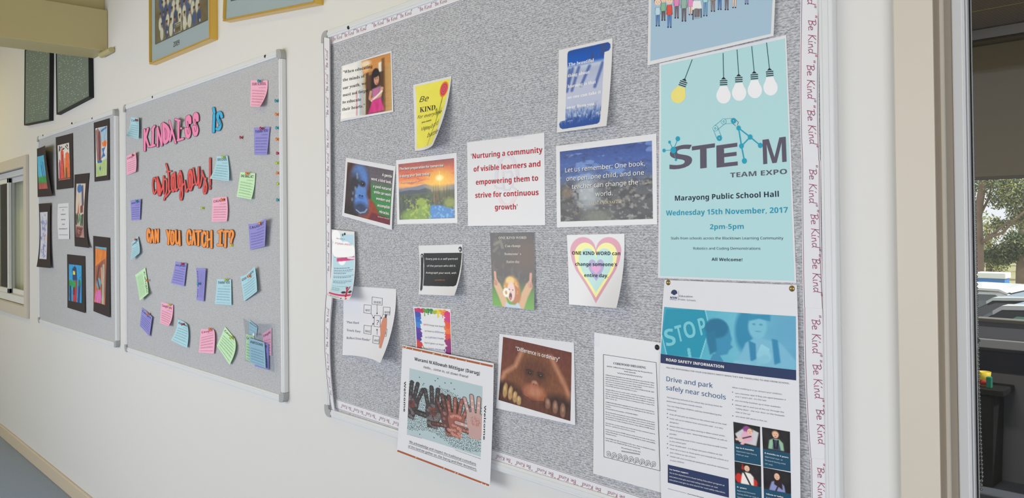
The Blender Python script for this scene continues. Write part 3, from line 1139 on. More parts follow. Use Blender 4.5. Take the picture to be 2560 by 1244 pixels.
DGL = mat('car_glass_green', (128, 190, 168), 0.12, spec=0.6)
GRG = mat('car_glass_grey', (84, 92, 92), 0.12, spec=0.6)
CRF = mat('car_roof_grey_blue', (120, 140, 160), 0.3, spec=0.5)
CB, CWH = mat('car_black', (30, 32, 36), 0.2, spec=0.6, coat=0.6), mat('car_white', (238, 240, 242), 0.3, coat=0.6)
for (px_, py_), u_, Y_, lab_, m_, g_ in (((2505, 770), 1.95, 5.9, 'black car with a painted roof-edge highlight parked nearest to the office window', CB, DGL), ((2482, 748), 1.95, 8.6, 'dark car with a painted roof-edge highlight parked behind the nearest one outside the office', CB, GRG),
                                         ((2500, 729), 3.1, 11.6, 'white car parked third from the office window', CWH, GRG)):
    c_ = at(px_, py_, Y_ - .66)
    t = car('parked_car', c_[0] + 2.1 - u_, Y_, c_[2] - 1.44, lab_, m_, g_)
    x_ = c_[0] - u_
    mb = MB()
    zz_ = c_[2] - 1.44
    vs = []
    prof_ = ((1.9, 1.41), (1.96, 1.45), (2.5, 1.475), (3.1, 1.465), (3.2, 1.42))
    for nm_, y0_, y1_, m2_ in (('roof', -.55, .69, CRF if m_ is CB else CWH), ('roof_edge_highlight', -.70, -.55, CWH)):  # white strip paints the sunlit highlight along the roof edge
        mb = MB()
        vs = [(x_ + a_, Y_ + yy, zz_ + h_ + dz + (.012 if nm_ == 'roof_edge_highlight' else 0)) for a_, h_ in prof_ for yy in (y0_, y1_) for dz in (0, -.03)]
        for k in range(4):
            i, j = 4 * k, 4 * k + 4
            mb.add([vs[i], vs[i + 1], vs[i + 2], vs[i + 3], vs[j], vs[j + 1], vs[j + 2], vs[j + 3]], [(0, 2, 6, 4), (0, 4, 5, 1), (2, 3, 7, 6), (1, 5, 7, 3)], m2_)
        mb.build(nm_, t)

# ================================================================== pictures and honour boards on the wall
GOLD = mat('gold_moulding', (216, 178, 84), 0.3, metal=0.5, spec=0.5)
MATB = mat('mount_board', (178, 192, 200), 0.5, spec=0.4)


class Panel:
    """local axes of something rectangular hung on the wall, from its lower corners in the photograph"""

    def __init__(self, bl, br, height, Y):
        self.o = at(*bl, Y)
        b = at(*br, Y)
        e = b - self.o
        self.w, self.h, self.Y = np.linalg.norm(e), height, Y
        self.e = e / self.w
        self.u = np.array([-self.e[2], 0, self.e[0]])

    def p(self, x, z, y=0.0):
        return self.o + self.e * x + self.u * z + np.array([0, y, 0])

    def box(self, mb, x0, x1, z0, z1, y0, y1, m_):
        vs = [self.p(x, z, y) for x in (x0, x1) for y in (y0, y1) for z in (z0, z1)]
        mb.add(vs, [(0, 1, 3, 2), (4, 6, 7, 5), (0, 4, 5, 1), (2, 3, 7, 6), (0, 2, 6, 4), (1, 5, 7, 3)], m_)


def flatsheet(P3, name, parent, cv, material):
    mb = MB()
    h, w = cv.a.shape[:2]
    u, v = np.meshgrid(np.linspace(0, 1, w), np.linspace(0, 1, h))
    u, v = u.ravel()[:, None], v.ravel()[:, None]
    A, B, C_, D = [np.asarray(q) for q in P3]
    V = A * (1 - u) * (1 - v) + B * u * (1 - v) + C_ * u * v + D * (1 - u) * v
    idx = np.arange(w * h).reshape(h, w)
    fs = np.stack([idx[:-1, :-1], idx[1:, :-1], idx[1:, 1:], idx[:-1, 1:]], -1).reshape(-1, 4).tolist()
    mb.add(V, fs, material)
    mb.ink[0] = lin(np.clip(cv.a.reshape(-1, 3), 0, 255)).astype(np.float32)
    return mb.build(name, parent)


def photo_frame(bl, br, height, inner, label, cv, year=None):
    Y = -0.03
    pn = Panel(bl, br, height, Y)
    rt = empty('picture_frame', pn.p(pn.w / 2, pn.h / 2, 0.03), label, 'picture frame', 'gold framed school photographs')
    r = 0.007
    for nm, (x0, x1, z0, z1) in (('bottom', (0, pn.w, 0, r)), ('top', (0, pn.w, pn.h - r, pn.h)), ('left', (0, r, r, pn.h - r)), ('right', (pn.w - r, pn.w, r, pn.h - r))):
        mb = MB()
        pn.box(mb, x0, x1, z0, z1, 0, 0.0295, GOLD)
        k = r * 0.3
        pn.box(mb, x0 + k, x1 - k, z0 + k, z1 - k, -0.003, 0.001, GOLD)
        mb.build('frame_rail', rt)
    mb = MB()
    pn.box(mb, r, pn.w - r, r, pn.h - r, 0.008, 0.011, MATB)
    mb.build('mount_board', rt)
    ml, mr, mz = inner
    flatsheet([pn.p(ml, pn.h - mz, .0075), pn.p(pn.w - mr, pn.h - mz, .0075), pn.p(pn.w - mr, mz, .0075), pn.p(ml, mz, .0075)], 'photograph', rt, cv, PICL)
    mb = MB()
    for (x0, x1, z0, z1) in ((ml - .004, pn.w - mr + .004, mz - .004, mz), (ml - .004, ml, mz, pn.h - mz), (pn.w - mr, pn.w - mr + .004, mz, pn.h - mz)):
        pn.box(mb, x0, x1, z0, z1, 0.0068, 0.008, mat('mount_bevel', (96, 96, 92), 0.5))
    mb.build('mount_bevel', rt)
    if year:
        V, F, x0, x1 = glyphs(year)
        mb = MB()
        s = 0.030 / CAPH
        mb.add([pn.p(pn.w * .40 + (a[0] - x0) * s, mz * .5 - .008 + a[1] * s, .0072) for a in V], F, INK)
        mb.build('lettering', rt)
    mb = MB()
    pn.box(mb, r, pn.w - r, r, pn.h - r, 0.004, 0.0045, glass('frame_glass', (248, 250, 250), 0.06))
    mb.build('glass', rt)
    return pn, rt


cv = Canvas(120, 90, (122, 108, 84)).grain(14, 20, 16, 1)
rg = np.random.RandomState(8)
cv.ell(.5, .2, .7, .35, (150, 140, 112), .8)
for row, (v, n) in enumerate(((.42, 9), (.56, 10), (.70, 10), (.84, 9))):
    for k in range(n):
        u = .1 + .8 * (k + .5 * (row % 2)) / n + rg.uniform(-.01, .01)
        c = ((232, 228, 214), (74, 98, 150), (226, 222, 206), (60, 80, 132))[rg.randint(4)]
        cv.ell(u, v + .07, .035, .09, c, .3)
        cv.ell(u, v - .045, .017, .032, (176, 132, 104), .4)
        cv.ell(u, v - .065, .019, .018, (66, 48, 38), .4)
for k in range(16):
    cv.ell(rg.uniform(.08, .92), rg.uniform(.9, .97), .012, .02, (220, 214, 196), .4)
cv.poly([(.4, .86), (.52, .86), (.52, .99), (.4, .99)], (196, 190, 170)).poly([(.405, .87), (.515, .87), (.515, .985), (.405, .985)], (104, 90, 70))
for k in range(4):
    cv.line([(.425, .89 + .024 * k), (.495, .89 + .024 * k)], .004, (206, 198, 176))
photo_frame((373.8, 161), (525.6, 97), 0.50, (0.055, 0.045, 0.085), 'gold framed school group photograph on grey mount, dated 2009', cv, '2009')
cv = Canvas(100, 70, (96, 106, 62)).grain(12, 30, 20, 3)
cv.grad([(0, (120, 126, 110)), (.4, (118, 122, 84)), (.6, (92, 100, 58)), (1, (98, 110, 62))])
for k in range(14):
    cv.ell(.08 + .06 * k, .5, .03, .12, ((200, 196, 180), (80, 90, 130))[k % 2], .4)
    cv.ell(.08 + .06 * k, .36, .014, .03, (170, 130, 104), .4)
cv.ell(.03, .92, .02, .03, (196, 150, 110), .4)
photo_frame((557.5, 53.4), (787, 8.5), 0.46, (0.05, 0.05, 0.075), 'gold framed lawn photograph on blue-grey mount, hanging crooked', cv)

GREENB = mat('honour_board_green', (112, 128, 118), 0.6, spec=0.2, vary=(14, (102, 116, 110)))
BLKF = mat('black_frame', (34, 38, 38), 0.6, spec=0.2)
GILT = mat('gilt_lettering', (176, 190, 178), 0.6)
for bl_, br_, tl_, lab in (((60, 313.4), (123, 300.6), (58, 126.6), 'leftmost dark green honour board in a black box frame, hanging crooked'),
                           ((141, 286.4), (223, 243), (138, 104), 'green honour board hanging straight, right of the crooked one, half behind the beam')):
    Y = -0.024
    zt = at(tl_[0], tl_[1], Y)[2] - at(bl_[0], bl_[1], Y)[2]
    pn = Panel(bl_, br_, zt, Y)
    rt = empty('honour_board', pn.p(pn.w / 2, pn.h / 2, .024), lab, 'honour board', 'honour boards by the beam')
    mb = MB()
    r = 0.008
    for x0, x1, z0, z1 in ((0, pn.w, 0, r), (0, pn.w, pn.h - r, pn.h), (0, r, r, pn.h - r), (pn.w - r, pn.w, r, pn.h - r)):
        pn.box(mb, x0, x1, z0, z1, 0, 0.0238, BLKF)
    mb.build('frame', rt)
    mb = MB()
    pn.box(mb, r, pn.w - r, r, pn.h - r, 0.004, 0.02, GREENB)
    mb.build('panel', rt)
    mb = MB()
    rows = 30
    for i in range(rows):
        z = pn.h * (0.05 + .9 * i / rows)
        x = pn.w * .08
        while x < pn.w * .9:
            wdt = rg.uniform(.006, .03)
            if rg.rand() < .6:
                pn.box(mb, x, min(x + wdt, pn.w * .92), z, z + rg.uniform(.0015, .0035), 0.0036, 0.0042, GILT)
            x += wdt + rg.uniform(.015, .06)
    mb.build('lettering', rt)

# ================================================================== notice boards
FELT1 = felt('board_cloth', (140, 142, 149), (200, 202, 209), 300, 62)
FELT2 = felt('board_cloth_fine', (160, 162, 167), (198, 200, 204), 380, 90)
CAPM = mat('corner_plastic', (164, 166, 168), 0.45, spec=0.4)
BRASS = mat('brass', (150, 130, 84), 0.3, metal=0.8)
DARKM = mat('dark_metal', (48, 48, 50), 0.4, metal=0.5)
FRONT, FELTY = -0.018, -0.012


def notice_board(x0, x1, z0, z1, label, cloth, screws):
    t = empty('notice_board', ((x0 + x1) / 2, 0, (z0 + z1) / 2), label, 'notice board', 'grey felt notice boards')
    boxes('felt_panel', [((x0 + .012, FELTY, z0 + .012), (x1 - .012, -0.0005, z1 - .012), cloth)], t)
    r = 0.024
    cap = 0.034
    for a in ('top', 'bottom', 'left', 'right'):
        mb = MB()
        if a in ('top', 'bottom'):
            zz = z1 if a == 'top' else z0
            s = -1 if a == 'top' else 1
            mb.box((x0 + cap, FRONT, zz), (x1 - cap, -0.0005, zz + s * r), ALU, 0.003)
            mb.box((x0 + cap, FRONT - 0.0015, zz + s * .007), (x1 - cap, FRONT + .002, zz + s * .017), ALU, 0.001)
        else:
            xx = x1 if a == 'right' else x0
            s = -1 if a == 'right' else 1
            mb.box((xx, FRONT, z0 + cap), (xx + s * r, -0.0005, z1 - cap), ALU, 0.003)
            mb.box((xx + s * .007, FRONT - 0.0015, z0 + cap), (xx + s * .017, FRONT + .002, z1 - cap), ALU, 0.001)
        mb.build('frame_rail', t)
    for (cx, sx) in ((x0, 1), (x1, -1)):
        for (cz, sz) in ((z0, 1), (z1, -1)):
            mb = MB()
            R = 0.022
            out = [(0, cap), (0, R)] + [(R - R * math.cos(k * math.pi / 12), R - R * math.sin(k * math.pi / 12)) for k in range(1, 6)] + [(R, 0), (cap, 0), (cap, r), (r, r), (r, cap)]
            n = len(out)
            fr_ = [(cx + sx * a, FRONT - 0.002, cz + sz * b) for a, b in out]
            bk = [(cx + sx * a, -0.0005, cz + sz * b) for a, b in out]
            mb.add(fr_ + bk, [tuple(range(n)), tuple(range(2 * n - 1, n - 1, -1))] + [(i, (i + 1) % n, n + (i + 1) % n, n + i) for i in range(n)], CAPM)
            mb.build('corner_cap', t)
    for (px, py) in screws:
        c = at(px, py, FRONT)
        mb = MB()
        mb.lathe(c + np.array([0, 0.001, 0]), (0, -1, 0), [(0, .006), (.003, .0055), (.005, .003)], DARKM, 10)
        mb.build('screw', t)
    return t


B1 = (at(808, 560, FRONT)[0], at(2088, 550, FRONT)[0], (at(823, 1039, FRONT)[2] + at(1340, 1212, FRONT)[2]) / 2, (at(815, 77, FRONT)[2] + at(1025, 0, FRONT)[2]) / 2)
B2 = (at(310, 560, FRONT)[0], at(707, 560, FRONT)[0], (at(314.5, 880, FRONT)[2] + at(702, 1003, FRONT)[2]) / 2, (at(310, 263.5, FRONT)[2] + at(692, 122.4, FRONT)[2]) / 2)
B3 = (at(94, 560, FRONT)[0], at(289.5, 560, FRONT)[0], (at(97, 803.8, FRONT)[2] + at(297, 874.5, FRONT)[2]) / 2, (at(92, 341, FRONT)[2] + at(285, 273, FRONT)[2]) / 2)
notice_board(*B1, 'largest grey notice board, bordered by handwritten Be Kind strips', FELT1, [(871.7, 69)])
notice_board(*B2, 'grey notice board with coloured notes and cut-out words about kindness', FELT2, [(382, 242.5), (663.5, 141)])
notice_board(*B3, 'smallest grey notice board, holding black-mounted children\'s drawings', FELT2, [(108, 338.6), (180, 308), (231, 296)])

# ================================================================== papers on the largest board
def uvs(sh, fn, pts):
    return [tuple(sh.inv(*fn(*p))) for p in pts]


def lines(pr, fn, rows, h, material, fkey='sans', bold=0.0, shear=0.0):
    for body, a, b in rows:
        pr.text(body, fn(*a), fn(*b), h, material, fkey, bold, shear)


def poster(corners, label, cat='poster', name='poster', base=-0.0125, lifts=(0, 0, 0, 0), mids=None, material=None, group='quote posters on the largest board', n=10):
    return Sheet(corners, base, lifts, mids).build(name, label, cat, material, group, n)


def skin_face(cv, u, v, ru, rv, skin, hair):
    cv.ell(u, v - rv * .35, ru * 1.15, rv * .95, hair, .3)
    cv.ell(u, v, ru, rv, skin, .2)
    for s in (-1, 1):
        cv.ell(u + s * ru * .4, v - rv * .12, ru * .14, rv * .08, (50, 36, 30), .5)
    cv.ell(u, v + rv * .15, ru * .12, rv * .12, tuple(c * .85 for c in skin), .6)
    cv.ell(u, v + rv * .5, ru * .35, rv * .1, (176, 80, 76), .5)


WINK = ink((244, 244, 244))
# 1 -- "When educating the minds of our youth"
q = Z(800, 120, .2251)
s = poster([q(240, 200), q(795, 30), q(815, 708), q(228, 815)], 'poster of a girl in a pink dress, upper left of the largest board', lifts=(0, 0, 2, 6))
cv = Canvas(100, 110, (240, 240, 240))
cv.grad([(0, (244, 243, 241)), (.3, (232, 232, 230)), (.42, (206, 208, 206)), (.5, (196, 160, 112)), (.6, (150, 108, 66)), (.86, (128, 86, 50)), (.88, (186, 144, 92)), (1, (202, 162, 106))], 'u')
cv.poly([(.42, 0), (1, 0), (1, .16), (.86, .2), (.45, .26)], (206, 144, 82), soft=3).ell(.5, .07, .1, .05, (240, 220, 190), .8).ell(.5, .18, .06, .05, (232, 180, 130), .8)
cv.poly([(.76, .12), (.84, .1), (.84, .28), (.76, .3)], (232, 228, 220), soft=1).poly([(.82, .06), (.88, .05), (.88, .98), (.8, 1)], (128, 90, 52), soft=1)
cv.grain(10, 6, 40, 2)
for k, c in enumerate(((206, 110, 130), (230, 232, 236), (120, 190, 214), (214, 150, 160), (140, 200, 220), (240, 240, 240))):
    cv.poly([(.3 + .035 * k, .52), (.33 + .035 * k, .51), (.34 + .035 * k, .98), (.31 + .035 * k, .99)], c, .6, 1)
cv.poly([(.5, .25), (.56, .24), (.58, 1), (.5, 1)], (88, 60, 44), soft=2).poly([(.56, .3), (.86, .28), (.84, .98), (.55, 1)], (84, 58, 42), soft=2)
cv.ell(.70, .36, .085, .16, (38, 30, 34), .15).ell(.66, .5, .055, .16, (40, 32, 34), .3)
cv.ell(.715, .40, .052, .1, (206, 152, 128), .25).poly([(.66, .30), (.76, .29), (.75, .35), (.67, .37)], (38, 30, 34), soft=1)
for a_, b_ in ((.7, .39), (.735, .385)):
    cv.ell(a_, b_, .008, .01, (40, 26, 24), .5)
cv.ell(.722, .47, .014, .01, (170, 70, 76), .5)
cv.poly([(.62, .56), (.8, .53), (.83, .62), (.8, .76), (.62, .78)], (150, 120, 150), soft=1).poly([(.66, .56), (.76, .55), (.74, .72), (.64, .74)], (196, 110, 156), soft=1)
cv.line([(.82, .58), (.78, .7), (.62, .74)], .025, (214, 160, 134)).line([(.6, .6), (.58, .72), (.62, .76)], .022, (206, 150, 126))
cv.line([(.62, .77), (.82, .63)], .014, (238, 232, 226))
cv.poly([(.63, .76), (.79, .74), (.86, .97), (.54, 1.0)], (214, 62, 140), soft=1).grain(26, 26, 8, 9, (cv.v > .76) * (cv.u > .54) * (cv.u < .86))
s.canvas(cv, [q(252, 205), q(785, 52), q(801, 690), q(236, 790)])
pr = Print(s)
lines(pr, q, [('\u201cWhen educating', (258, 288), (585, 218)), ('the minds of', (257, 372), (500, 325)), ('our youth, we', (255, 462), (515, 405)), ('must not forget', (255, 540), (540, 485)),
              ('to educate', (252, 618), (458, 585)), ('their hearts.\u201d', (250, 698), (500, 655))], 11, INK, 'serif')
pr.done()

# 2 -- yellow BE KIND
s = poster([q(1035, 410), q(1460, 312), q(1250, 1082), q(1055, 1140)], 'yellow poster with a round pink flower, its lower right corner curling off the board', lifts=(0, 0, 42, 2),
           mids={'R': q(1392, 700) + (16,), 'B': q(1165, 1128) + (14,), 'T': 0, 'L': 0}, material=LAM, n=16)
cv = Canvas(90, 140, (236, 228, 96)).grain(6, 5, 7, 5)
cv.line([(.87, .2), (.84, .45), (.80, .66), (.66, .98)], .008, (120, 128, 52))
cv.poly([(.72, .40), (.84, .50), (.8, .56), (.7, .46)], (176, 178, 70)).poly([(.84, .47), (.93, .42), (.92, .5), (.83, .55)], (186, 186, 76))
for r, c in ((.125, (232, 138, 52)), (.105, (222, 96, 96)), (.088, (196, 62, 96)), (.07, (226, 96, 116)), (.048, (190, 58, 92)), (.03, (228, 112, 110)), (.014, (196, 66, 92))):
    cv.ell(.865, .145, r, r * .95, c, .05)
s.canvas(cv, [q(1062, 425), q(1447, 340), q(1242, 1062), q(1075, 1115)], material=PICL)
pr = Print(s)
pr.text('Be', q(1105, 602), q(1198, 588), 19, INK, shear=.35)
pr.text('KIND,', q(1112, 714), q(1296, 682), 18, INK, 'serif')
pr.text('for everyone', q(1082, 785), q(1345, 722), 11, INK, shear=.35)
pr.text('you meet', q(1131, 835), q(1238, 808), 6, INK, bold=.02)
pr.text('is fighting a', q(1128, 917), q(1235, 890), 12, ink((120, 116, 60)), bold=.01)
pr.text('hard', q(1238, 895), q(1308, 850), 17, ink((120, 116, 60)))
pr.text('battle', q(1190, 995), q(1300, 945), 15, INK, shear=.35)
pr.done()

# 3 -- blue snow scroll
q = Z(1360, 80, .2171)
s = poster([q(172, 208), q(792, 70), q(720, 1080), q(150, 1157)], 'blue snow-scene scroll poster about learning, laminated, high right of centre', lifts=(0, 0, 18, 8), mids={'R': 6, 'C': 5}, material=LAM)
cv = Canvas(120, 190, (223, 224, 228))
out = uvs(s, q, [(272, 255), (280, 228), (305, 214), (740, 116), (766, 138), (768, 180), (750, 212), (698, 232), (690, 330), (662, 850), (648, 1000), (640, 1035), (615, 1056), (215, 1118), (184, 1100), (176, 1062), (190, 1030), (247, 1018), (256, 700), (270, 400)])
art = Canvas(120, 190)
art.grad([(0, (46, 78, 150)), (.12, (34, 92, 186)), (.2, (40, 96, 190)), (.25, (196, 206, 226)), (.3, (176, 186, 214)), (.5, (190, 197, 222)), (.72, (186, 194, 220)), (.8, (120, 146, 196)), (.9, (52, 88, 164)), (1, (44, 82, 160))])
art.patch(30, 12, 3, .5, (62, 84, 140), (art.v < .18) * (art.u > .55) * 1.0, .9)
for k, (a0, b0, a1, b1) in enumerate(((.28, .26, .18, .52), (.4, .26, .28, .52), (.6, .27, .46, .48), (.84, .26, .72, .52), (.22, .27, .2, .42))):
    art.line([(a0, b0), (a1, b1)], .018, (70, 96, 164), .8, 1.2)
art.patch(40, 22, 4, .52, (52, 86, 156), np.clip((art.v - .68) * 6, 0, 1), .9)
art.patch(50, 30, 5, .56, (226, 230, 240), np.clip((art.v - .72) * 8, 0, 1) * np.clip((.93 - art.v) * 8, 0, 1), .8)
k = Canvas(120, 190, (0, 0, 0)).poly(out, (1, 1, 1)).a
cv.a = cv.a * (1 - k) + art.a * k
s.canvas(cv, [q(172, 208), q(792, 70), q(720, 1080), q(150, 1157)], material=PICL)
pr = Print(s)
lines(pr, q, [('The beautiful', (285, 395), (577, 340)), ('thing about', (278, 522), (526, 476)), ('learning is that', (277, 645), (600, 590)), ('no one can take it', (273, 772), (657, 705)), ('away from you.', (262, 888), (592, 840))], 11.5, WINK, 'serif')
pr.text('John King', q(275, 1032), q(328, 1022), 3, WINK)
pr.done()

# 4 -- red text
q = Z(1160, 320, .209)
s = poster([q(38, 172), q(962, 55), q(972, 1160), q(48, 1170)], 'white poster with red words about nurturing a community over a faint crest', material=LAM, lifts=(0, 0, 0, 3))
CR1, CR2, RED = ink((222, 221, 232)), ink((238, 222, 228)), ink((178, 28, 48))
pr = Print(s, 1)
for rng_, c in (((185, 355), CR1), ((25, 155), CR2)):
    pr.line([q(515 + 130 * math.cos(math.radians(a)), 625 + 300 * math.sin(math.radians(a))) for a in range(rng_[0], rng_[1], 8)], 8.5, c)
pr.line([q(470, 520), q(470, 720), q(400, 720), q(370, 690)], 5, CR1)
pr.line([q(480, 530), q(560, 520), q(580, 570), q(530, 610), q(480, 600)], 5, CR1)
pr.line([q(470, 640), q(480, 740), q(540, 740), q(600, 640), q(570, 700), q(620, 730)], 5, CR1)
pr.done('crest')
pr = Print(s)
lines(pr, q, [('\u2018Nurturing a community', (88, 368), (942, 292)), ('of visible learners and', (118, 522), (916, 458)), ('empowering them to', (145, 678), (889, 628)), ('strive for continuous', (138, 835), (894, 800)), ('growth\u2019', (372, 975), (642, 972))], 18, RED, bold=.02)
pr.done()

# 5 -- rocky coast
s = poster([q(1102, 215), q(2302, 65), q(2312, 1150), q(1112, 1188)], 'laminated rocky seashore poster about one book, one pen and one child', material=LAM)
cv = Canvas(160, 130)
cv.grad([(0, (34, 66, 140)), (.2, (44, 84, 164)), (.38, (52, 82, 140)), (.46, (70, 88, 120)), (.5, (64, 70, 82)), (.7, (74, 74, 78)), (1, (44, 46, 52))])
cv.patch(9, 16, 11, .58, (112, 146, 206), (cv.v < .42) * 1.0, .75)
cv.patch(14, 20, 12, .62, (30, 52, 112), (cv.v < .4) * 1.0, .6)
sea = np.clip((cv.v - .42) * 12, 0, 1)
cv.patch(16, 20, 13, .5, (38, 38, 44), sea, .9).patch(24, 26, 14, .58, (132, 128, 120), sea, .8).patch(30, 30, 15, .62, (176, 176, 176), sea * (cv.u > .4), .6)
cv.ell(.30, .58, .12, .2, (190, 200, 210), 1.2, .3, .75).ell(.36, .72, .08, .14, (170, 180, 188), 1.2, .2, .6).ell(.42, .95, .16, .1, (104, 108, 96), 1.0)
cv.patch(22, 22, 16, .5, (34, 32, 34), (cv.v > .55) * (cv.u < .22) * 1.0, .9).ell(.08, .6, .06, .07, (110, 92, 72), .8).patch(40, 30, 18, .6, (134, 120, 96), (cv.v > .55) * (cv.u < .24) * 1.0, .6)
cv.grain(12, 60, 50, 17)
s.canvas(cv, [q(1148, 282), q(2250, 150), q(2262, 1085), q(1158, 1118)], material=PICL)
pr = Print(s)
rows = [('Let us remember: One book,', (1215, 530), (2168, 448)), ('one pen, one child, and one', (1228, 632), (2156, 556)), ('teacher can change the', (1293, 727), (2085, 672)), ('world.', (1577, 814), (1782, 803))]
lines(pr, Z(1160.8, 321, .209), rows, 15, ink((30, 40, 60)))
lines(pr, q, rows, 15, WINK)
pr.text('MALALA YOUSAFZAI', q(1485, 917), q(1887, 893), 10, ink((206, 198, 176)), 'serif')
pr.done()

# 6 -- blue-faced ape
q = Z(800, 370, .1849)
s = poster([q(352, 128), q(1025, 245), q(972, 1105), q(298, 915)], 'tilted poster of a blue-faced ape beside green, left end of the second row', lifts=(0, 0, 5, 5), mids={'R': 4})
cv = Canvas(110, 120, (70, 66, 72))
cv.grad([(0, (96, 90, 100)), (.25, (104, 96, 108)), (.35, (76, 128, 84)), (.7, (60, 140, 76)), (.85, (52, 120, 62)), (1, (60, 40, 44))])
cv.ell(0, .1, .16, .2, (206, 198, 110), 1).ell(.05, .3, .1, .3, (120, 110, 60), 1)
cv.ell(.22, .45, .3, .62, (70, 44, 42), .3).ell(.3, .2, .16, .3, (104, 60, 50), .6)
cv.ell(.22, .95, .4, .2, (44, 36, 38), .6).poly([(.5, .55), (.66, .68), (.86, 1), (.3, 1), (.42, .8)], (150, 66, 44), soft=4).poly([(.6, .85), (.98, .88), (1, 1), (.55, 1)], (112, 36, 52), soft=3)
cv.poly([(.46, .1), (.54, .3), (.58, .6), (.5, .62), (.4, .15)], (84, 46, 44), soft=3)
cv.ell(.3, .28, .2, .3, (88, 128, 196), .5).ell(.2, .5, .16, .3, (52, 52, 62), .7).ell(.34, .52, .13, .14, (96, 138, 204), .5)
cv.ell(.37, .36, .07, .06, (44, 52, 76), .5).ell(.38, .36, .03, .025, (22, 22, 26), .4).ell(.375, .352, .008, .008, (220, 226, 236), .5)
cv.ell(.22, .42, .05, .05, (46, 52, 72), .5).ell(.22, .43, .02, .02, (18, 18, 22), .4)
cv.ell(.37, .72, .16, .2, (86, 136, 214), .5).ell(.35, .62, .06, .035, (70, 108, 176), .6)
for a_ in (.325, .385):
    cv.ell(a_, .59, .018, .015, (24, 26, 34), .5)
cv.ell(.37, .84, .15, .12, (54, 68, 104), .7).line([(.27, .88), (.36, .92), (.46, .88), (.5, .82)], .012, (176, 190, 214), .8, 1)
for (a_, b_) in ((.24, .2), (.25, .26), (.22, .46), (.17, .58), (.16, .7), (.24, .62)):
    cv.ell(a_, b_, .022, .035, (180, 192, 214), 1, 0, .5)
cv.grain(9, 30, 34, 21)
s.canvas(cv, [q(372, 188), q(995, 305), q(948, 1040), q(330, 875)])
pr = Print(s)
for dx, m_ in ((3, ink((30, 40, 34))), (0, WINK)):
    rows = [('A gentle', (843, 376), (975, 402)), ('word, a kind look,', (695, 430), (970, 483)), ('a good-natured', (722, 530), (965, 577)), ('smile can work', (733, 607), (962, 652)), ('wonders and', (762, 695), (950, 733)), ('accomplish', (780, 787), (948, 822)), ('miracles.', (806, 873), (940, 906))]
    lines(pr, Z(800 + dx * .3, 370 + dx * .3, .1849), rows, 9.5, m_, bold=.012)
pr.text('William Hazlitt', q(780, 932), q(940, 966), 5, ink((230, 196, 206)), shear=.3)
pr.done()

# 7 -- sunset river
s = poster([q(1030, 165), q(1850, 62), q(1860, 1012), q(1045, 1028)], 'poster of an orange sunset over forest and a blue river', material=LAM)
cv = Canvas(140, 130)
cv.grad([(0, (150, 84, 84)), (.15, (214, 104, 76)), (.3, (238, 140, 72)), (.4, (250, 180, 96)), (.43, (220, 150, 110)), (.46, (120, 120, 140)), (.5, (84, 94, 96)), (.58, (74, 92, 60)), (1, (40, 58, 34))])
cv.patch(8, 22, 31, .56, (196, 84, 76), (cv.v < .38) * 1.0, .6)
cv.poly([(0, .5), (.12, .44), (.3, .43), (.5, .39), (.62, .44), (.8, .46), (1, .44), (1, .52), (0, .54)], (120, 124, 146), soft=1)
cv.poly([(0, .5), (.2, .48), (.38, .49), (.5, .46), (.6, .5), (.6, .54), (0, .56)], (60, 72, 84), soft=1)
cv.ell(.75, .33, .2, .16, (255, 206, 70), 1.4, 0, .9).ell(.75, .31, .06, .05, (255, 246, 190), .8).line([(.75, .2), (.75, .5)], .006, (255, 240, 150), .7, 1.5)
cv.patch(26, 26, 32, .5, (40, 52, 34), np.clip((cv.v - .54) * 12, 0, 1), .8).patch(30, 30, 33, .58, (120, 134, 66), np.clip((cv.v - .56) * 10, 0, 1), .7)
for k in range(30):
    u_ = .6 + .4 * rg.rand()
    v_ = .62 + .16 * rg.rand()
    h_ = .14 + .12 * rg.rand()
    cv.poly([(u_ - .012, v_), (u_, v_ - h_), (u_ + .012, v_)], ((96, 70, 44), (134, 96, 50), (64, 70, 40))[k % 3], .9)
for k in range(22):
    u_ = .28 * rg.rand()
    v_ = .7 + .25 * rg.rand()
    cv.poly([(u_ - .02, v_), (u_, v_ - .2), (u_ + .02, v_)], ((44, 56, 44), (60, 74, 62))[k % 2], .9)
cv.poly([(.58, .77), (.75, .77), (1, .85), (1, 1), (.52, 1), (.57, .88)], (54, 130, 204), soft=2)
cv.patch(40, 30, 34, .55, (150, 200, 240), (cv.v > .78) * (cv.u > .56) * 1.0, .6)
cv.ell(.3, .95, .26, .14, (116, 150, 40), .5).ell(.47, .82, .1, .1, (126, 160, 44), .6).ell(.42, .7, .09, .07, (140, 166, 50), .7).ell(.92, .74, .1, .08, (134, 146, 54), .7)
cv.patch(34, 34, 35, .55, (190, 206, 70), (cv.v > .64) * (cv.u < .58) * (cv.u > .14) * 1.0, .6)
cv.grain(8, 50, 44, 36)
s.canvas(cv, [q(1062, 218), q(1815, 135), q(1825, 945), q(1075, 968)], material=PICL)
pr = Print(s)
for dx, m_ in ((4, ink((90, 40, 36))), (0, WINK)):
    g_ = Z(800 + dx * .2, 370 + dx * .25, .1849)
    lines(pr, g_, [('The best preparation for tomorrow', (1080, 298), (1672, 250)), ('is doing your best today.', (1082, 396), (1492, 362))], 8.5, m_, bold=.012)
    pr.text('H. Jackson Brown, Jr.', g_(1085, 474), g_(1340, 456), 4.5, m_, shear=.3)
pr.done()

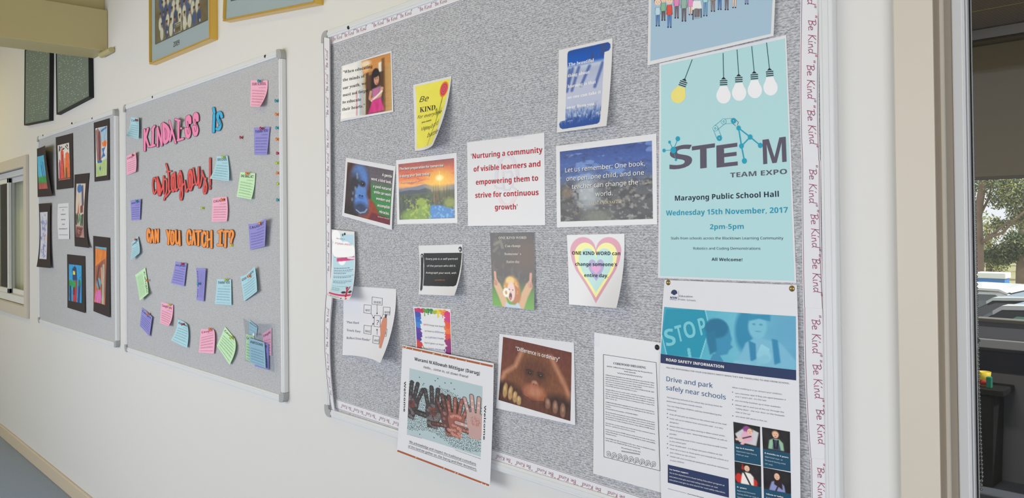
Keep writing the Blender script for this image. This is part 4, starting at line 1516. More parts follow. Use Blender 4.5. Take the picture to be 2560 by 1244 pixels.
# 8 -- mind map; 9 -- pyjama flyer hanging over it
q = Z(800, 560, .2894)
s = poster([q(200, 530), q(658, 560), q(520, 1200), q(195, 1130)], 'white poster with a hand drawing question boxes, its lower right corner curling', lifts=(0, 0, 48, 6),
           mids={'R': q(628, 880) + (16,), 'B': q(385, 1148) + (18,), 'T': 0, 'L': 1}, n=16)
pr = Print(s, 1)
FR = ink((60, 60, 66))
for b_ in ([(452, 628), (540, 640), (538, 700), (450, 690)], [(382, 695), (445, 700), (442, 772), (380, 765)], [(549, 715), (607, 718), (605, 785), (547, 778)], [(472, 787), (522, 790), (520, 888), (468, 882)],
           [(382, 872), (445, 880), (442, 952), (380, 942)], [(460, 962), (515, 970), (510, 1035), (457, 1025)], [(556, 904), (582, 905), (572, 970), (540, 965)]):
    pr.line([q(*p) for p in b_], .9, FR, True)
for a_, b_ in (((493, 695), (494, 770)), ((443, 770), (463, 806)), ((545, 780), (532, 810)), ((444, 885), (460, 860)), ((494, 955), (494, 912))):
    pr.line([q(*a_), q(*b_)], .8, FR)
    pr.ell(q(*b_), 1.6, 2.2, FR, 8)
lines(pr, q, [('WHERE', (465, 682), (530, 688)), ('WHY', (393, 752), (434, 755)), ('WHEN', (558, 770), (602, 772)), ('WHO', (391, 932), (435, 938)), ('WHAT', (468, 1012), (508, 1017)), ('H', (552, 950), (568, 952))], 8, FR)
pr.text('?', q(485, 868), q(508, 868), 16, FR)
pr.done('diagram')
pr = Print(s, 2)
SK = ink((206, 138, 112))
pr.poly([q(*p) for p in ((512, 1068), (529, 1072), (548, 1010), (566, 950), (578, 880), (580, 815), (570, 800), (548, 806), (532, 850), (521, 885), (524, 950), (516, 1010))], SK)
for a_, b_ in (((528, 868), (552, 850)), ((530, 890), (556, 872)), ((536, 908), (558, 894)), ((548, 812), (572, 806))):
    pr.line([q(*a_), q(*b_)], 1.0, ink((170, 100, 80)))
pr.line([q(572, 782), q(568, 808)], 4.5, ink((60, 60, 62)))
pr.done('drawn_hand')
pr = Print(s)
BG = ink((120, 120, 142))
lines(pr, q, [('\u201cPlan Hard', (228, 855), (338, 861)), ('Teach Easy', (232, 923), (352, 936)), ('Reflect Even Harder\u201d', (230, 990), (436, 1011))], 8, BG, 'serif')
pr.done()
s = poster([q(100, 45), q(298, 65), q(255, 655), q(55, 610)], 'narrow pale blue and pink flyer curling over the left border strip', name='flyer', cat='flyer', base=-0.0215, lifts=(0, 0, 34, 30),
           mids={'L': q(96, 440) + (6,), 'R': q(300, 430) + (5,), 'C': 5, 'B': q(160, 650) + (30,)}, n=16)
cv = Canvas(90, 170, (226, 227, 233))
cv.poly([(.06, .03), (.97, .03), (.97, .83), (.06, .83)], (184, 218, 234))
for (a_, b_, c_, d_) in ((.2, .06, .2, .06), (.3, .18, .28, .1), (.6, .2, .34, .1), (.86, .2, .14, .07), (.45, .3, .16, .06)):
    cv.ell(a_, b_, c_, d_, (248, 249, 252), .05)
cv.poly([(.22, .275), (.98, .265), (.98, .305), (.22, .315)], (206, 62, 122))
cv.poly([(.04, .845), (.98, .845), (.98, .895), (.04, .895)], (206, 62, 122))
cv.line([(.76, .9), (.76, .76)], .02, (178, 40, 66)).line([(.7, .7), (.76, .78), (.86, .7)], .012, (178, 40, 66)).ell(.76, .71, .03, .02, (90, 50, 40), .4).ell(.62, .8, .1, .025, (54, 44, 48), .5).ell(.9, .8, .08, .025, (54, 44, 48), .5)
cv.ell(.58, .955, .03, .02, (60, 60, 70), .4).poly([(.76, .935), (.84, .935), (.84, .975), (.76, .975)], (206, 62, 100))
cv.ell(.5, .04, .03, .012, (60, 60, 66), .4)
for v_, n_ in ((.4, .6), (.43, .82), (.45, .8), (.47, .5), (.51, .86), (.53, .7), (.58, .84), (.6, .8), (.62, .55), (.68, .6), (.72, .3), (.75, .26), (.77, .3), (.925, .4), (.945, .42), (.96, .3)):
    x_ = .12
    while x_ < .12 + n_ * .95:
        d_ = rg.uniform(.03, .09)
        cv.line([(x_, v_), (min(x_ + d_, .96), v_)], .0045, (96, 110, 130), .75)
        x_ += d_ + .03
s.canvas(cv, [q(100, 45), q(298, 65), q(255, 655), q(55, 610)])
pr = Print(s)
pr.text('Become a', q(145, 127), q(214, 133), 4, INK)
pr.text('PYJAMA ANGEL', q(133, 172), q(280, 184), 6.5, ink((196, 70, 110)))
pr.text('WILL YOU BE A VOLUNTEER?', q(146, 222), q(280, 226), 3, WINK)
pr.text('Become a pyjama angel', q(126, 288), q(237, 292), 3, INK)
pr.done()

# 10 -- black scroll
q = Z(1010, 590, .2491)
s = poster([q(147, 95), q(588, 82), q(505, 597), q(148, 582)], 'white poster with a black scroll about a self-portrait, lower right corner lifting', lifts=(0, 0, 26, 3), mids={'R': q(572, 350) + (7,), 'B': q(335, 592) + (9,), 'T': 0, 'L': (q(160, 340) + (1,))}, n=14)
cv = Canvas(130, 150, (223, 224, 229))
cv.poly(uvs(s, q, [(198, 170), (582, 165), (570, 300), (545, 420), (525, 490), (500, 504), (195, 497)]), (36, 38, 42))
cv.poly(uvs(s, q, [(170, 190), (186, 172), (198, 190), (196, 300), (186, 530), (172, 552), (163, 535), (170, 300)]), (36, 38, 42))
cv.ell(*s.inv(*q(183, 198)), .035, .045, (36, 38, 42), .05).ell(*s.inv(*q(182, 202)), .018, .028, (200, 200, 204), .2).ell(*s.inv(*q(183, 206)), .01, .015, (36, 38, 42), .2)
cv.ell(*s.inv(*q(566, 132)), .04, .05, (36, 38, 42), .05).ell(*s.inv(*q(560, 140)), .022, .03, (226, 226, 230), .2).ell(*s.inv(*q(562, 146)), .012, .018, (36, 38, 42), .2)
s.canvas(cv, [q(147, 95), q(588, 82), q(505, 597), q(148, 582)])
pr = Print(s)
lines(pr, q, [('Every job is a self-portrait', (222, 236), (542, 236)), ('of the person who did it.', (232, 306), (521, 306)), ('Autograph your work, with', (220, 374), (524, 378))], 6.2, WINK, shear=.12)
pr.text('excellence.', q(311, 446), q(413, 446), 5, ink((200, 130, 80)), shear=.3)
pr.done()

# 11 -- child with thumbs up
q = Z(1220, 570, .1688)
s = poster([q(30, 70), q(690, 60), q(682, 1212), q(75, 1145)], 'dark poster of a shouting curly-haired child giving two thumbs up', lifts=(0, 0, 6, 2))
cv = Canvas(110, 180)
cv.grad([(0, (66, 66, 68)), (.4, (74, 68, 66)), (.62, (70, 68, 64)), (.72, (84, 100, 64)), (.8, (84, 140, 44)), (1, (96, 170, 40))])
cv.patch(14, 18, 41, .56, (104, 96, 88), (cv.v < .65) * 1.0, .5).ell(.8, .3, .3, .2, (92, 74, 64), 1)
cv.line([(.1, .16), (.24, .11), (.28, .2)], .02, (150, 146, 128), .6, 1).line([(.08, .25), (.16, .2)], .02, (140, 134, 116), .5, 1)
cv.line([(.13, .72), (.22, .84), (.33, 1)], .05, (214, 176, 132)).line([(.88, .7), (.78, .82), (.68, 1)], .05, (214, 170, 130))
cv.ell(.47, .74, .19, .16, (206, 146, 70), .3).ell(.56, .82, .13, .13, (186, 112, 52), .4).ell(.44, .64, .1, .05, (236, 206, 130), .5)
cv.patch(26, 40, 42, .55, (236, 190, 100), ((cv.u - .47) ** 2 / .034 + (cv.v - .75) ** 2 / .022 < 1) * 1.0, .7)
cv.ell(.46, .79, .095, .13, (236, 206, 200), .2).ell(.445, .85, .035, .05, (96, 34, 40), .3).ell(.45, .875, .022, .018, (206, 110, 116), .5)
cv.ell(.42, .76, .014, .008, (70, 56, 60), .4).ell(.5, .765, .014, .008, (70, 56, 60), .4).ell(.45, .80, .014, .012, (216, 170, 160), .5)
for k in range(10):
    cv.ell(.34 + .055 * math.cos(k * .63), .805 + .045 * math.sin(k * .63), .026, .02, (240, 238, 230), .3)
cv.ell(.34, .805, .018, .016, (206, 140, 50), .4)
cv.poly([(.33, .93), (.42, .96), (.55, .96), (.62, .92), (.7, 1), (.3, 1)], (186, 206, 226), soft=1)
for x_, d_ in ((.1, 1), (.9, -1)):
    cv.ell(x_, .675, .055, .05, (206, 150, 124), .3).line([(x_ - .01 * d_, .66), (x_ - .015 * d_, .58), (x_ - .02 * d_, .54)], .017, (212, 156, 130))
    for k in range(4):
        cv.line([(x_ - .04 * d_ + .01, .65 + .018 * k), (x_ + .01, .655 + .018 * k)], .004, (150, 96, 80), .8)
s.canvas(cv, [q(30, 70), q(690, 60), q(682, 1212), q(75, 1145)], material=PICL)
pr = Print(s)
lines(pr, q, [('ONE KIND WORD', (162, 160), (572, 158)), ('Can change', (258, 280), (487, 277)), ('Someone\u2019 s', (248, 397), (497, 397)), ('Entire day', (278, 515), (474, 513))], 8.8, ink((226, 222, 214)), 'serif')
pr.done()

# 12 -- heart
q = Z(1400, 570, .2332)
s = poster([q(75, 72), q(692, 60), q(605, 857), q(98, 815)], 'white poster with a big rainbow-striped heart, one corner lifting', lifts=(0, 0, 28, 6), mids={'R': q(676, 460) + (8,), 'B': q(345, 838) + (12,), 'T': 0, 'L': 2}, material=LAM, n=14)
cv = Canvas(190, 230, (223, 224, 229))


def heart(x0, x1, top, notch, bot):
    cx, r = (x0 + x1) / 2, (x1 - x0) / 4
    p = []
    for k in range(17):
        a = math.pi + math.pi * k / 16 * 1.12
        p.append((x0 + r + r * math.cos(a), top + (notch - top) * .98 + (notch - top) * 1.0 * math.sin(a) * 1.0))
    p = [(x0 + r * (1 + math.cos(math.pi * (1 + k / 15))), top + (notch - top) * (1 + math.sin(math.pi * (1 + k / 15)))) for k in range(16)]
    L = [(x0, notch), (x0 + r * .12, notch + (bot - notch) * .18), (x0 + r * .45, notch + (bot - notch) * .38)]
    return [(cx, notch + 2)] + p[::-1] + L + [(cx, bot)] + [(2 * cx - a, b) for a, b in L[::-1]] + [(2 * cx - a, b) for a, b in p]


for (a_, b_, c_, d_, e_, col) in ((112, 660, 95, 240, 805, (216, 154, 174)), (156, 616, 155, 285, 746, (240, 238, 158)), (204, 570, 216, 335, 690, (184, 224, 222)), (304, 476, 335, 398, 568, (168, 164, 208)), (338, 438, 395, 430, 488, (226, 160, 214))):
    cv.poly(uvs(s, q, heart(a_, b_, c_, d_, e_)), col)
s.canvas(cv, [q(75, 72), q(692, 60), q(605, 857), q(98, 815)], material=PICL)
pr = Print(s)
lines(pr, q, [('ONE KIND WORD can', (132, 284), (648, 290)), ('change someone\u2019s', (166, 402), (612, 408)), ('entire day.', (262, 522), (518, 528))], 12, ink((30, 32, 52)), bold=.02)
pr.done()

# 13 -- maths; 14 -- welcome over it
q = Z(1010, 590, .2491)
s = poster([q(92, 705), q(470, 730), q(484, 1240), q(126, 1200)], 'white poster edged with rainbow paint splashes about maths, tucked behind the welcome sign', lifts=(2, 0, 0, 3), mids={'L': q(112, 900) + (2,)})
cv = Canvas(130, 170, (224, 225, 231))
cols = [(200, 40, 110), (196, 30, 90), (90, 150, 60), (40, 130, 70), (160, 180, 50), (226, 206, 60), (236, 150, 60), (214, 60, 110)]
for k in range(70):
    u_ = .03 + .94 * rg.rand()
    c_ = cols[min(7, int(u_ * 8))]
    cv.ell(u_, .03 + .06 * rg.rand(), .03 + .03 * rg.rand(), .02 + .03 * rg.rand(), c_, .1)
    if k % 5 == 0:
        l_ = .06 + .14 * rg.rand()
        cv.line([(u_, .05), (u_, l_)], .008, c_).ell(u_, l_, .018, .02, c_, .1)
lc = [(190, 40, 110), (60, 80, 170), (40, 110, 200), (60, 130, 210), (90, 60, 160), (80, 50, 150), (200, 60, 60), (40, 150, 120)]
rc = [(214, 50, 110), (206, 60, 130), (226, 90, 60), (232, 120, 60), (220, 70, 70), (150, 50, 110), (140, 50, 120), (120, 40, 110)]
for k in range(90):
    v_ = .05 + .93 * rg.rand()
    for x_, cc in ((.02, lc), (.98, rc)):
        w_ = .05 + .07 * rg.rand()
        cv.ell(x_ + (1 if x_ < .5 else -1) * .06 * rg.rand(), v_, w_, .02 + .03 * rg.rand(), cc[min(7, int(v_ * 8))], .1)
for k in range(26):
    v_ = rg.rand()
    a_ = rg.uniform(.12, .2)
    cv.ell(a_, v_, .012, .01, lc[int(v_ * 8) % 8], .1).ell(1 - a_, v_, .012, .01, rc[int(v_ * 8) % 8], .1)
s.canvas(cv, [q(104, 716), q(462, 738), q(478, 1225), q(134, 1188)])
pr = Print(s)
BLK, REDI, BLU = INK, ink((190, 40, 60)), ink((50, 80, 170))
lines(pr, q, [('MATH', (200, 893), (258, 899)), ('ADD', (310, 966), (352, 970))], 5.6, REDI)
lines(pr, q, [('ADD', (310, 966), (352, 970)), ('SUBTRACT', (243, 1023), (343, 1031)), ('EVERY PROBLEM\u201d', (250, 1135), (422, 1155))], 5.8, BLU)
lines(pr, q, [('may not teach', (264, 900), (408, 915)), ('us how to', (210, 955), (304, 966)), ('love', (358, 971), (402, 976)), ('or', (216, 1020), (238, 1023)), ('hate.', (350, 1031), (408, 1036)), ('but it gives us hope', (210, 1075), (402, 1096)), ('that', (203, 1130), (243, 1135))], 5.4, BLK)
pr.done()

q = Z(980, 860, .27326)
g_ = Z(800, 860, .3087)
s = poster([g_(668, 5), g_(1408, 155), g_(1375, 1160), g_(625, 870)], 'Welcome sign with dotted hand artwork hanging below the bottom edge of the board', name='sign', cat='sign', base=-0.0225, lifts=(1, 1, 16, 8), group='signs and notices on the largest board')
cv = Canvas(230, 220, (176, 196, 202))
rg2 = np.random.RandomState(3)
BR = (58, 44, 44)
wave = lambda u: .30 + .05 * math.sin(u * 9) + .05 * u
wav2 = lambda u: .74 + .05 * math.sin(u * 8 + 2) + .06 * u
for k in range(60):
    u_, v_ = rg2.rand(), rg2.rand()
    if v_ < wave(u_) - .03 or v_ > wav2(u_) + .12:
        cv.ell(u_, v_, .008, .008, (40, 50, 60), .3)
for i in range(46):
    for j in range(40):
        u_, v_ = (i + .5 * (j % 2)) / 46, .12 + j / 46
        if wave(u_) - .1 < v_ < wav2(u_) + .16:
            cv.ell(u_ + .004 * rg2.randn(), v_ + .004 * rg2.randn(), .0062, .0062, (52, 62, 70), .3)


def hand(cx, cy, sc, rot, col, rings, inner=None, mirror=1):
    R = lambda x, y: (cx + sc * (mirror * x * math.cos(rot) - y * math.sin(rot)), cy + sc * (mirror * x * math.sin(rot) + y * math.cos(rot)))
    dark = tuple(c * .45 for c in col)
    for w_, c_ in ((.010, dark), (0, col)):
        for (bx, by, tx, ty, fw) in ((-.32, -.1, -.52, -.80, .072), (-.12, -.2, -.2, -1.08, .076), (.08, -.2, .12, -1.12, .076), (.27, -.1, .44, -.92, .07), (.22, .42, .86, .36, .085)):
            cv.line([R(bx, by), R(tx, ty)], fw * sc + w_, c_, 1, .15)
        cv.poly([R(-.40 - w_, -.25), R(-.2, -.32 - w_), (R(.2, -.32 - w_)), R(.38 + w_, -.2), R(.40 + w_, .2), R(.32, .5), R(.30, .95), R(-.16, .95), R(-.28, .5), R(-.42 - w_, .1)], c_, 1)
    for k in range(rings):
        a_, b_ = rg2.uniform(-.32, .3), rg2.uniform(-.25, .9)
        p_ = R(a_, b_)
        if a_ * a_ + (b_ - .1) ** 2 > .05:
            cv.ell(*p_, .017, .017, tuple(min(255, c + 70) for c in col), .15).ell(*p_, .011, .011, col, .2).ell(*p_, .006, .006, tuple(min(255, c + 50) for c in col), .3)
    for (tx, ty) in ((-.46, -.6), (-.4, -.38), (-.18, -.85), (-.15, -.6), (.11, -.9), (.1, -.6), (.38, -.72), (.33, -.45), (.6, .38), (.42, .4)):
        p_ = R(tx, ty)
        cv.ell(*p_, .012, .012, tuple(min(255, c + 60) for c in col), .15).ell(*p_, .007, .007, col, .2)
    if inner:
        for k in range(70):
            a_, r_ = rg2.uniform(0, 6.28), rg2.rand() ** .5
            cv.ell(*R(.2 * r_ * math.cos(a_), .08 + .26 * r_ * math.sin(a_)), .006, .006, inner, .3)


hand(.05, .50, .27, .16, (62, 56, 60), 44, (128, 66, 62))
hand(.37, .53, .29, -.02, (66, 60, 62), 60, (136, 66, 58), -1)
hand(.58, .58, .28, -.22, (98, 62, 58), 50, None, -1)
hand(.68, .58, .27, .10, (150, 92, 80), 40, (176, 84, 70))
hand(.92, .50, .29, -.06, (190, 156, 152), 0, (176, 116, 110), -1)
s.canvas(cv, [q(162, 218), q(830, 385), q(813, 1030), q(138, 815)])
pr = Print(s, 1)
OCH = ink((166, 92, 52))
for (a_, b_, w_) in (((103, 24), (918, 200), 5.0), (None, None, 4.5)):
    if a_:
        A, B = np.array(q(*a_)), np.array(q(*b_))
    else:
        A, B = np.array(g_(632, 862)), np.array(g_(1366, 1140))
    pr.line([tuple(A), tuple(B)], w_, OCH, dense=10)
    for k in range(12):
        t_ = rg2.rand()
        p_ = A + (B - A) * t_ + np.array([0, rg2.uniform(-1.5, 1.5)])
        pr.ell(tuple(p_), 1.3, 1.2, ink((240, 226, 190)), 7)
    pr.done('ochre_border')
    pr = Print(s, 1)
pr = Print(s)
pr.text('Warami N\u2019Allowah Mittigar (Darug)', q(207, 146), q(806, 282), 11, INK, bold=.012)
pr.text('Hello... come in, sit down friend', q(290, 217), q(694, 308), 8, INK, shear=.2)
pr.done('title')
pr = Print(s)
pr.text('Welcome', q(113, 340), q(107, 616), 5.5, INK, bold=.03, up=(6.5, 0))
pr.done()
pr = Print(s)
pr.text('Welcome', q(846, 560), q(836, 873), 5.5, INK, bold=.03, up=(6.5, 0))
pr.done()
pr = Print(s)
pr.text('We acknowledge and respect the traditional custodians', q(160, 897), q(771, 1106), 7.5, INK, bold=.006)
pr.text('of this land we gather on, the Darug and their Ancestors.', q(150, 937), q(777, 1154), 7.5, INK, bold=.006)
pr.line([q(160, 904), q(771, 1114)], .8, INK, dense=6)
pr.line([q(150, 944), q(777, 1162)], .8, INK, dense=6)
pr.text('Family values by Karen Hoare Copyright 2008', q(580, 968), q(812, 1050), 2.6, INK)
pr.text('www.welcometocountry.com', q(138, 822), q(276, 862), 2.2, INK)
pr.done()

# 15 -- orangutan
q = Z(1220, 820, .3408)
s = poster([q(85, 40), q(630, 105), q(640, 710), q(60, 585)], 'poster of a brown orangutan resting its chin on both hands', lifts=(0, 0, 4, 3))
cv = Canvas(130, 130, (96, 50, 40))
cv.grad([(0, (104, 52, 42)), (.5, (112, 62, 44)), (1, (74, 40, 32))])
cv.poly([(.28, .12), (.75, .1), (.95, .45), (1, .8), (.5, .75), (0, .75), (.02, .55), (.2, .35)], (122, 74, 48), soft=6)
cv.line([(.3, .16), (.22, .4), (.06, .55), (.02, .68)], .03, (196, 140, 110), .8, 1.6).line([(.72, .14), (.86, .4), (.96, .6), (.98, .78)], .03, (190, 134, 104), .8, 1.6)
cv.ell(.1, .78, .2, .1, (60, 36, 26), 1).ell(.86, .8, .2, .12, (56, 34, 28), 1)
cv.ell(.5, .42, .2, .2, (98, 56, 38), .7)
for x_ in (.43, .58):
    cv.ell(x_, .45, .06, .05, (70, 42, 32), .6).ell(x_, .455, .025, .018, (30, 20, 18), .4).line([(x_ - .05, .42), (x_, .405), (x_ + .05, .42)], .008, (58, 34, 26), .8).ell(x_ + .006, .45, .005, .005, (200, 180, 160), .4)
cv.ell(.51, .60, .045, .05, (176, 130, 112), .6).ell(.495, .61, .01, .014, (44, 26, 22), .4).ell(.53, .612, .01, .014, (44, 26, 22), .4)
cv.ell(.51, .74, .17, .14, (156, 92, 64), .3).ell(.51, .72, .1, .07, (182, 122, 96), 1).line([(.37, .82), (.5, .87), (.64, .83)], .008, (84, 46, 36), .8)
cv.ell(.5, .95, .3, .1, (96, 56, 42), .8)
for k, (x_, y_, h_) in enumerate(((.09, .82, .12), (.17, .84, .11), (.24, .88, .09), (.30, .92, .07))):
    cv.ell(x_, y_, .036, h_, (176, 140, 92), .3, .05).ell(x_ - .008, y_ - .03, .015, .04, (206, 176, 126), .8)
    cv.line([(x_ + .035, y_ - .1), (x_ + .035, y_ + .08)], .006, (84, 54, 38), .8)
for k, (x_, y_, h_) in enumerate(((.70, .84, .08), (.80, .86, .1), (.90, .88, .11))):
    cv.ell(x_, y_, .036, h_, (132, 96, 78), .3).ell(x_, y_ - .02, .015, .04, (166, 130, 110), .8)
    cv.line([(x_ - .042, y_ - .08), (x_ - .042, y_ + .09)], .006, (58, 36, 30), .8)
cv.grain(12, 60, 22, 51)
s.canvas(cv, [q(112, 62), q(615, 178), q(605, 680), q(78, 525)])
pr = Print(s)
pr.text('"Difference is ordinary"', q(205, 160), q(528, 242), 13, WINK, bold=.006)
pr.done()

# 16 -- corkwood notice
q = Z(1220, 820, .3408)
s = poster([q(780, 30), (1669, 859), (1679, 1238), q(772, 1065)], 'white typed notice inside a black border, half behind the road safety flyer', name='notice', cat='notice', material=LAM, group='signs and notices on the largest board', lifts=(0, 0, 4, 4))
pr = Print(s, 1)
pr.line([(1509, 885.4), (1641, 905.6), (1650.5, 1176), (1510.4, 1141)], 1.0, INK, True)
pr.done('border_line')
q = Z(1480, 870, .2571)
pr = Print(s)
GR = ink((84, 84, 88))
pr.text('CORKWOOD DREAMING', q(210, 155), q(526, 200), 8, GR, 'serif', -.004)
pr.text('ARTIST: Clifford Possum Tjapaltjarri from the Western Desert -', q(143, 178), q(598, 248), 4, GR, 'serif')
pr.text('South Australia', q(315, 228), q(428, 246), 4, GR, 'serif')
zz = lambda x0, x1, y0, y1, n: [q(x0 + (x1 - x0) * k / n, y0 + (y1 - y0) * k / n + (6 if k % 2 else -6)) for k in range(n + 1)]
pr.line(zz(250, 492, 240, 280, 26), .7, GR)
pr.line(zz(288, 468, 998, 1030, 24), .8, GR)
paras = [(262, ['Clifford Possum Tjapaltjarri has taken his professional name from his Tribal', 'people (the Tjapaltjarri of Central Australia) and their Traditional totem. Many', 'of his paintings (acrylic on canvas) have been sold in countries overseas and he is', 'renowned as an Aboriginal artist of rare talent, WORLD WIDE.', 'The original of this particular print is part of the WORLD BANK ART', 'COLLECTION and hangs at their Head Office in London.']),
         (402, ['Though Clifford now uses acrylic paints, not ochre, he continues to use ochre', 'colours in his artwork. All of his paintings reflect the widespread, Traditional', 'influence of Aboriginal symbolism plus the Western Desert influence of masses of', 'dots. He seldom adds touches of realism or contemporary styles, as many of his', 'fellow artists, do.']),
         (525, ['CORKWOOD DREAMING highlights the Story of the very first Corkwood Tree.', 'It is believed that the tree was provided for the Tjapaltjarri in the early days of', 'creation.', 'It was provided by their guardians, ANCESTOR SPIRITS.']),
         (622, ['The tree flourished and produced a nectar-coloured liquid which flowed out across', 'the land. As they went from great soak to soakage, more and more of the liquid', 'was produced. Eventually all of the soil in that area became saturated by it.', 'The saturated soil, in time, developed to become a large, effective OCHRE deposit.']),
         (728, ['Since that time, in many centuries ago, Corkwood trees have continued to grow in', 'that area - and they have been viewed as sacred.']),
         (790, ['In times past the massive OCHRE deposits of this area were used, in the artwork', 'of the tribal people. It was also bartered profitably to many surrounding', 'Aboriginal groups.']),
         (875, ['Some WORKS OF ART are designed to tell a story, others are designed to achieve', 'specific effect. Some WORKS OF ART cleverly manage both.'])]
for y_, ls in paras:
    for k, t_ in enumerate(ls):
        y = y_ + 21.0 * k
        sl = .17 + .08 * (y - 262) / 640
        w_ = 472 + .02 * (y - 262)
        full = len(t_) > 66
        x1 = 133 + (w_ if full else w_ * len(t_) / 80)
        pr.text(t_, q(133, y), q(x1, y + (x1 - 133) * sl), 3.5, GR, 'serif')
pr.text('This painting gives plainly that!', q(285, 968), q(475, 1012), 3.5, GR, 'serif')
pr.done()
pr = Print(s)
for k in range(9):
    cx_, cy_2 = 162 + 55 * k, 1028 + 12.5 * k
    pts = []
    for j in range(26):
        a = j * .48
        r_ = 27 * (1 - j / 27)
        pts.append(q(cx_ + r_ * .92 * math.cos(a - 2.6), cy_2 + r_ * 1.15 * math.sin(a - 2.6)))
    if k < 8:
        pr.line([q(cx_ + 25, cy_2), q(cx_ + 26, cy_2 + 30), q(cx_ + 40, cy_2 + 40), q(cx_ + 50, cy_2 + 20)], .8, GR)
    pr.line(pts, .8, GR)
pr.done('spiral_border')

# 17 -- STEAM poster
T = Z(1600, 0, .2251)
q = Z(1630, 270, .3618)
s = poster([T(215, 705), T(1625, 388), q(998, 1207), q(42, 1172)], 'tall turquoise event poster with hanging light bulbs and STEAM lettering', group='large posters at the right of the largest board', lifts=(3, 0, 0, 0), mids={'L': q(49, 420) + (1,)})
TURQ = ink((176, 216, 222), .5)
pr = Print(s, 0)
pr.quad([T(235, 725), T(1611, 428), q(985, 1194), q(56, 1160)], TURQ, 10)
pr.done('turquoise_panel')
CORD, CAPC = ink((40, 84, 90)), ink((36, 46, 56))
for (top, bot, c, col, ang, nm) in (((582, 662), (500, 878), (437, 1060), (236, 224, 130), .38, 'yellow lit bulb'), ((925, 592), (931, 862), (933, 1060), (236, 237, 243), 0, None), ((1080, 553), (1098, 828), (1105, 1030), (236, 237, 243), -.03, None),
                                    ((1243, 515), (1270, 796), (1281, 1000), (236, 237, 243), -.04, None), ((1408, 475), (1440, 762), (1455, 970), (236, 237, 243), -.06, None)):
    pr = Print(s, 2)
    pr.line([T(*top), T(*bot)], 1.8, CORD)
    ca, sa = math.cos(ang), math.sin(ang)
    L_ = lambda x, y: T(bot[0] + x * ca - y * sa, bot[1] + x * sa + y * ca)
    pr.poly([L_(-6, -4), L_(6, -4), L_(28, 20), L_(-28, 20)], CAPC)
    for k in range(3):
        pr.line([L_(-38, 36 + 22 * k), L_(38, 32 + 22 * k)], 2.6, CAPC)
    d_ = math.hypot(c[0] - bot[0], c[1] - bot[1])
    out = [L_(-40, 96), L_(40, 92)]
    arc = [L_(80 * math.cos(a), d_ + 90 * math.sin(a)) for a in np.linspace(-.75, math.pi + .75, 26)]
    pr.poly([L_(-40, 96)] + arc[::-1] + [L_(40, 92)], ink(col))
    if nm:
        for a in np.linspace(.3, 2.9, 7):
            pr.line([L_(98 * math.cos(a), d_ + 106 * math.sin(a)), L_(116 * math.cos(a), d_ + 124 * math.sin(a))], .8, ink((206, 226, 200)))
    pr.done('drawn_light_bulb', nm)
PUR, TEAL = ink((92, 86, 104)), ink((30, 160, 190))
pr = Print(s)
for ch, a_, b_, h_ in (('S', (122, 428), (279, 404), 216), ('T', (278, 424), (438, 406), 222), ('E', (448, 412), (594, 396), 214), ('M', (770, 388), (932, 370), 236)):
    pr.text(ch, q(*a_), q(*b_), h_ * .3618, PUR, bold=.035)
pr.done('title')
pr = Print(s, 4)
for a_, b_ in (((150, 290), (180, 212)), ((150, 290), (123, 235)), ((150, 290), (85, 293)), ((150, 290), (167, 357)), ((600, 138), (620, 262)), ((620, 262), (640, 365)), ((600, 138), (680, 200)), ((680, 200), (750, 258)), ((620, 262), (680, 200))):
    pr.line([q(*a_), q(*b_)], 3.0 if a_[0] > 500 else 1.4, TEAL)
for (x, y, r) in ((150, 290, 20), (180, 212, 15), (123, 235, 9), (85, 293, 11), (167, 357, 8), (600, 138, 15), (680, 200, 16), (750, 258, 16), (620, 262, 16), (640, 365, 17)):
    pr.ell(q(x, y), r * .3618, r * .42, TEAL, 18)
pr.done('molecule_logo')
pr = Print(s, 4)
arm = [(467, 208), (440, 140), (497, 93), (565, 88)]
for a_, b_ in zip(arm[:-1], arm[1:]):
    d_ = np.array(b_, float) - a_
    n_ = np.array([-d_[1], d_[0]]) / np.linalg.norm(d_) * 17
    pr.line([q(*(np.array(a_) + n_)), q(*(np.array(b_) + n_))], .9, TEAL)
    pr.line([q(*(np.array(a_) - n_)), q(*(np.array(b_) - n_))], .9, TEAL)
for k, p_ in enumerate(arm):
    pr.ell(q(*p_), 6.6, 7.2, TEAL, 18)
    pr.ell(q(*p_), 5.7, 6.2, TEAL if k in (0, 3) else TURQ, 18)
    pr.ell(q(*p_), 2.4, 2.7, CORD, 12)
    pr.ell(q(*p_), 1.5, 1.7, TURQ, 12)
pr.line([q(578, 78), q(598, 98), q(592, 118)], 1.2, ink((110, 110, 110)))
pr.line([q(560, 108), q(580, 122)], 1.2, ink((110, 110, 110)))
pr.done('robot_arm_logo')
pr = Print(s)
NV, TL2 = ink((26, 34, 56)), ink((32, 150, 182))
pr.text('TEAM EXPO', q(542, 480), q(935, 454), 16.5, ink((86, 90, 104)), bold=.03)
pr.text('Marayong Public School Hall', q(160, 640), q(878, 612), 17.5, NV, bold=.02)
pr.text('Wednesday 15th November, 2017', q(98, 742), q(941, 722), 17.5, TL2, bold=.02)
pr.text('2pm-5pm', q(402, 836), q(636, 834), 17, TL2, bold=.02)
pr.text('Stalls from schools across the Blacktown Learning Community', q(132, 907), q(909, 907), 8.5, NV)
pr.text('Robotics and Coding Demonstrations', q(287, 977), q(751, 978), 8.5, NV)
pr.text('All Welcome!', q(413, 1054), q(626, 1058), 10.5, NV, bold=.012)
pr.done()

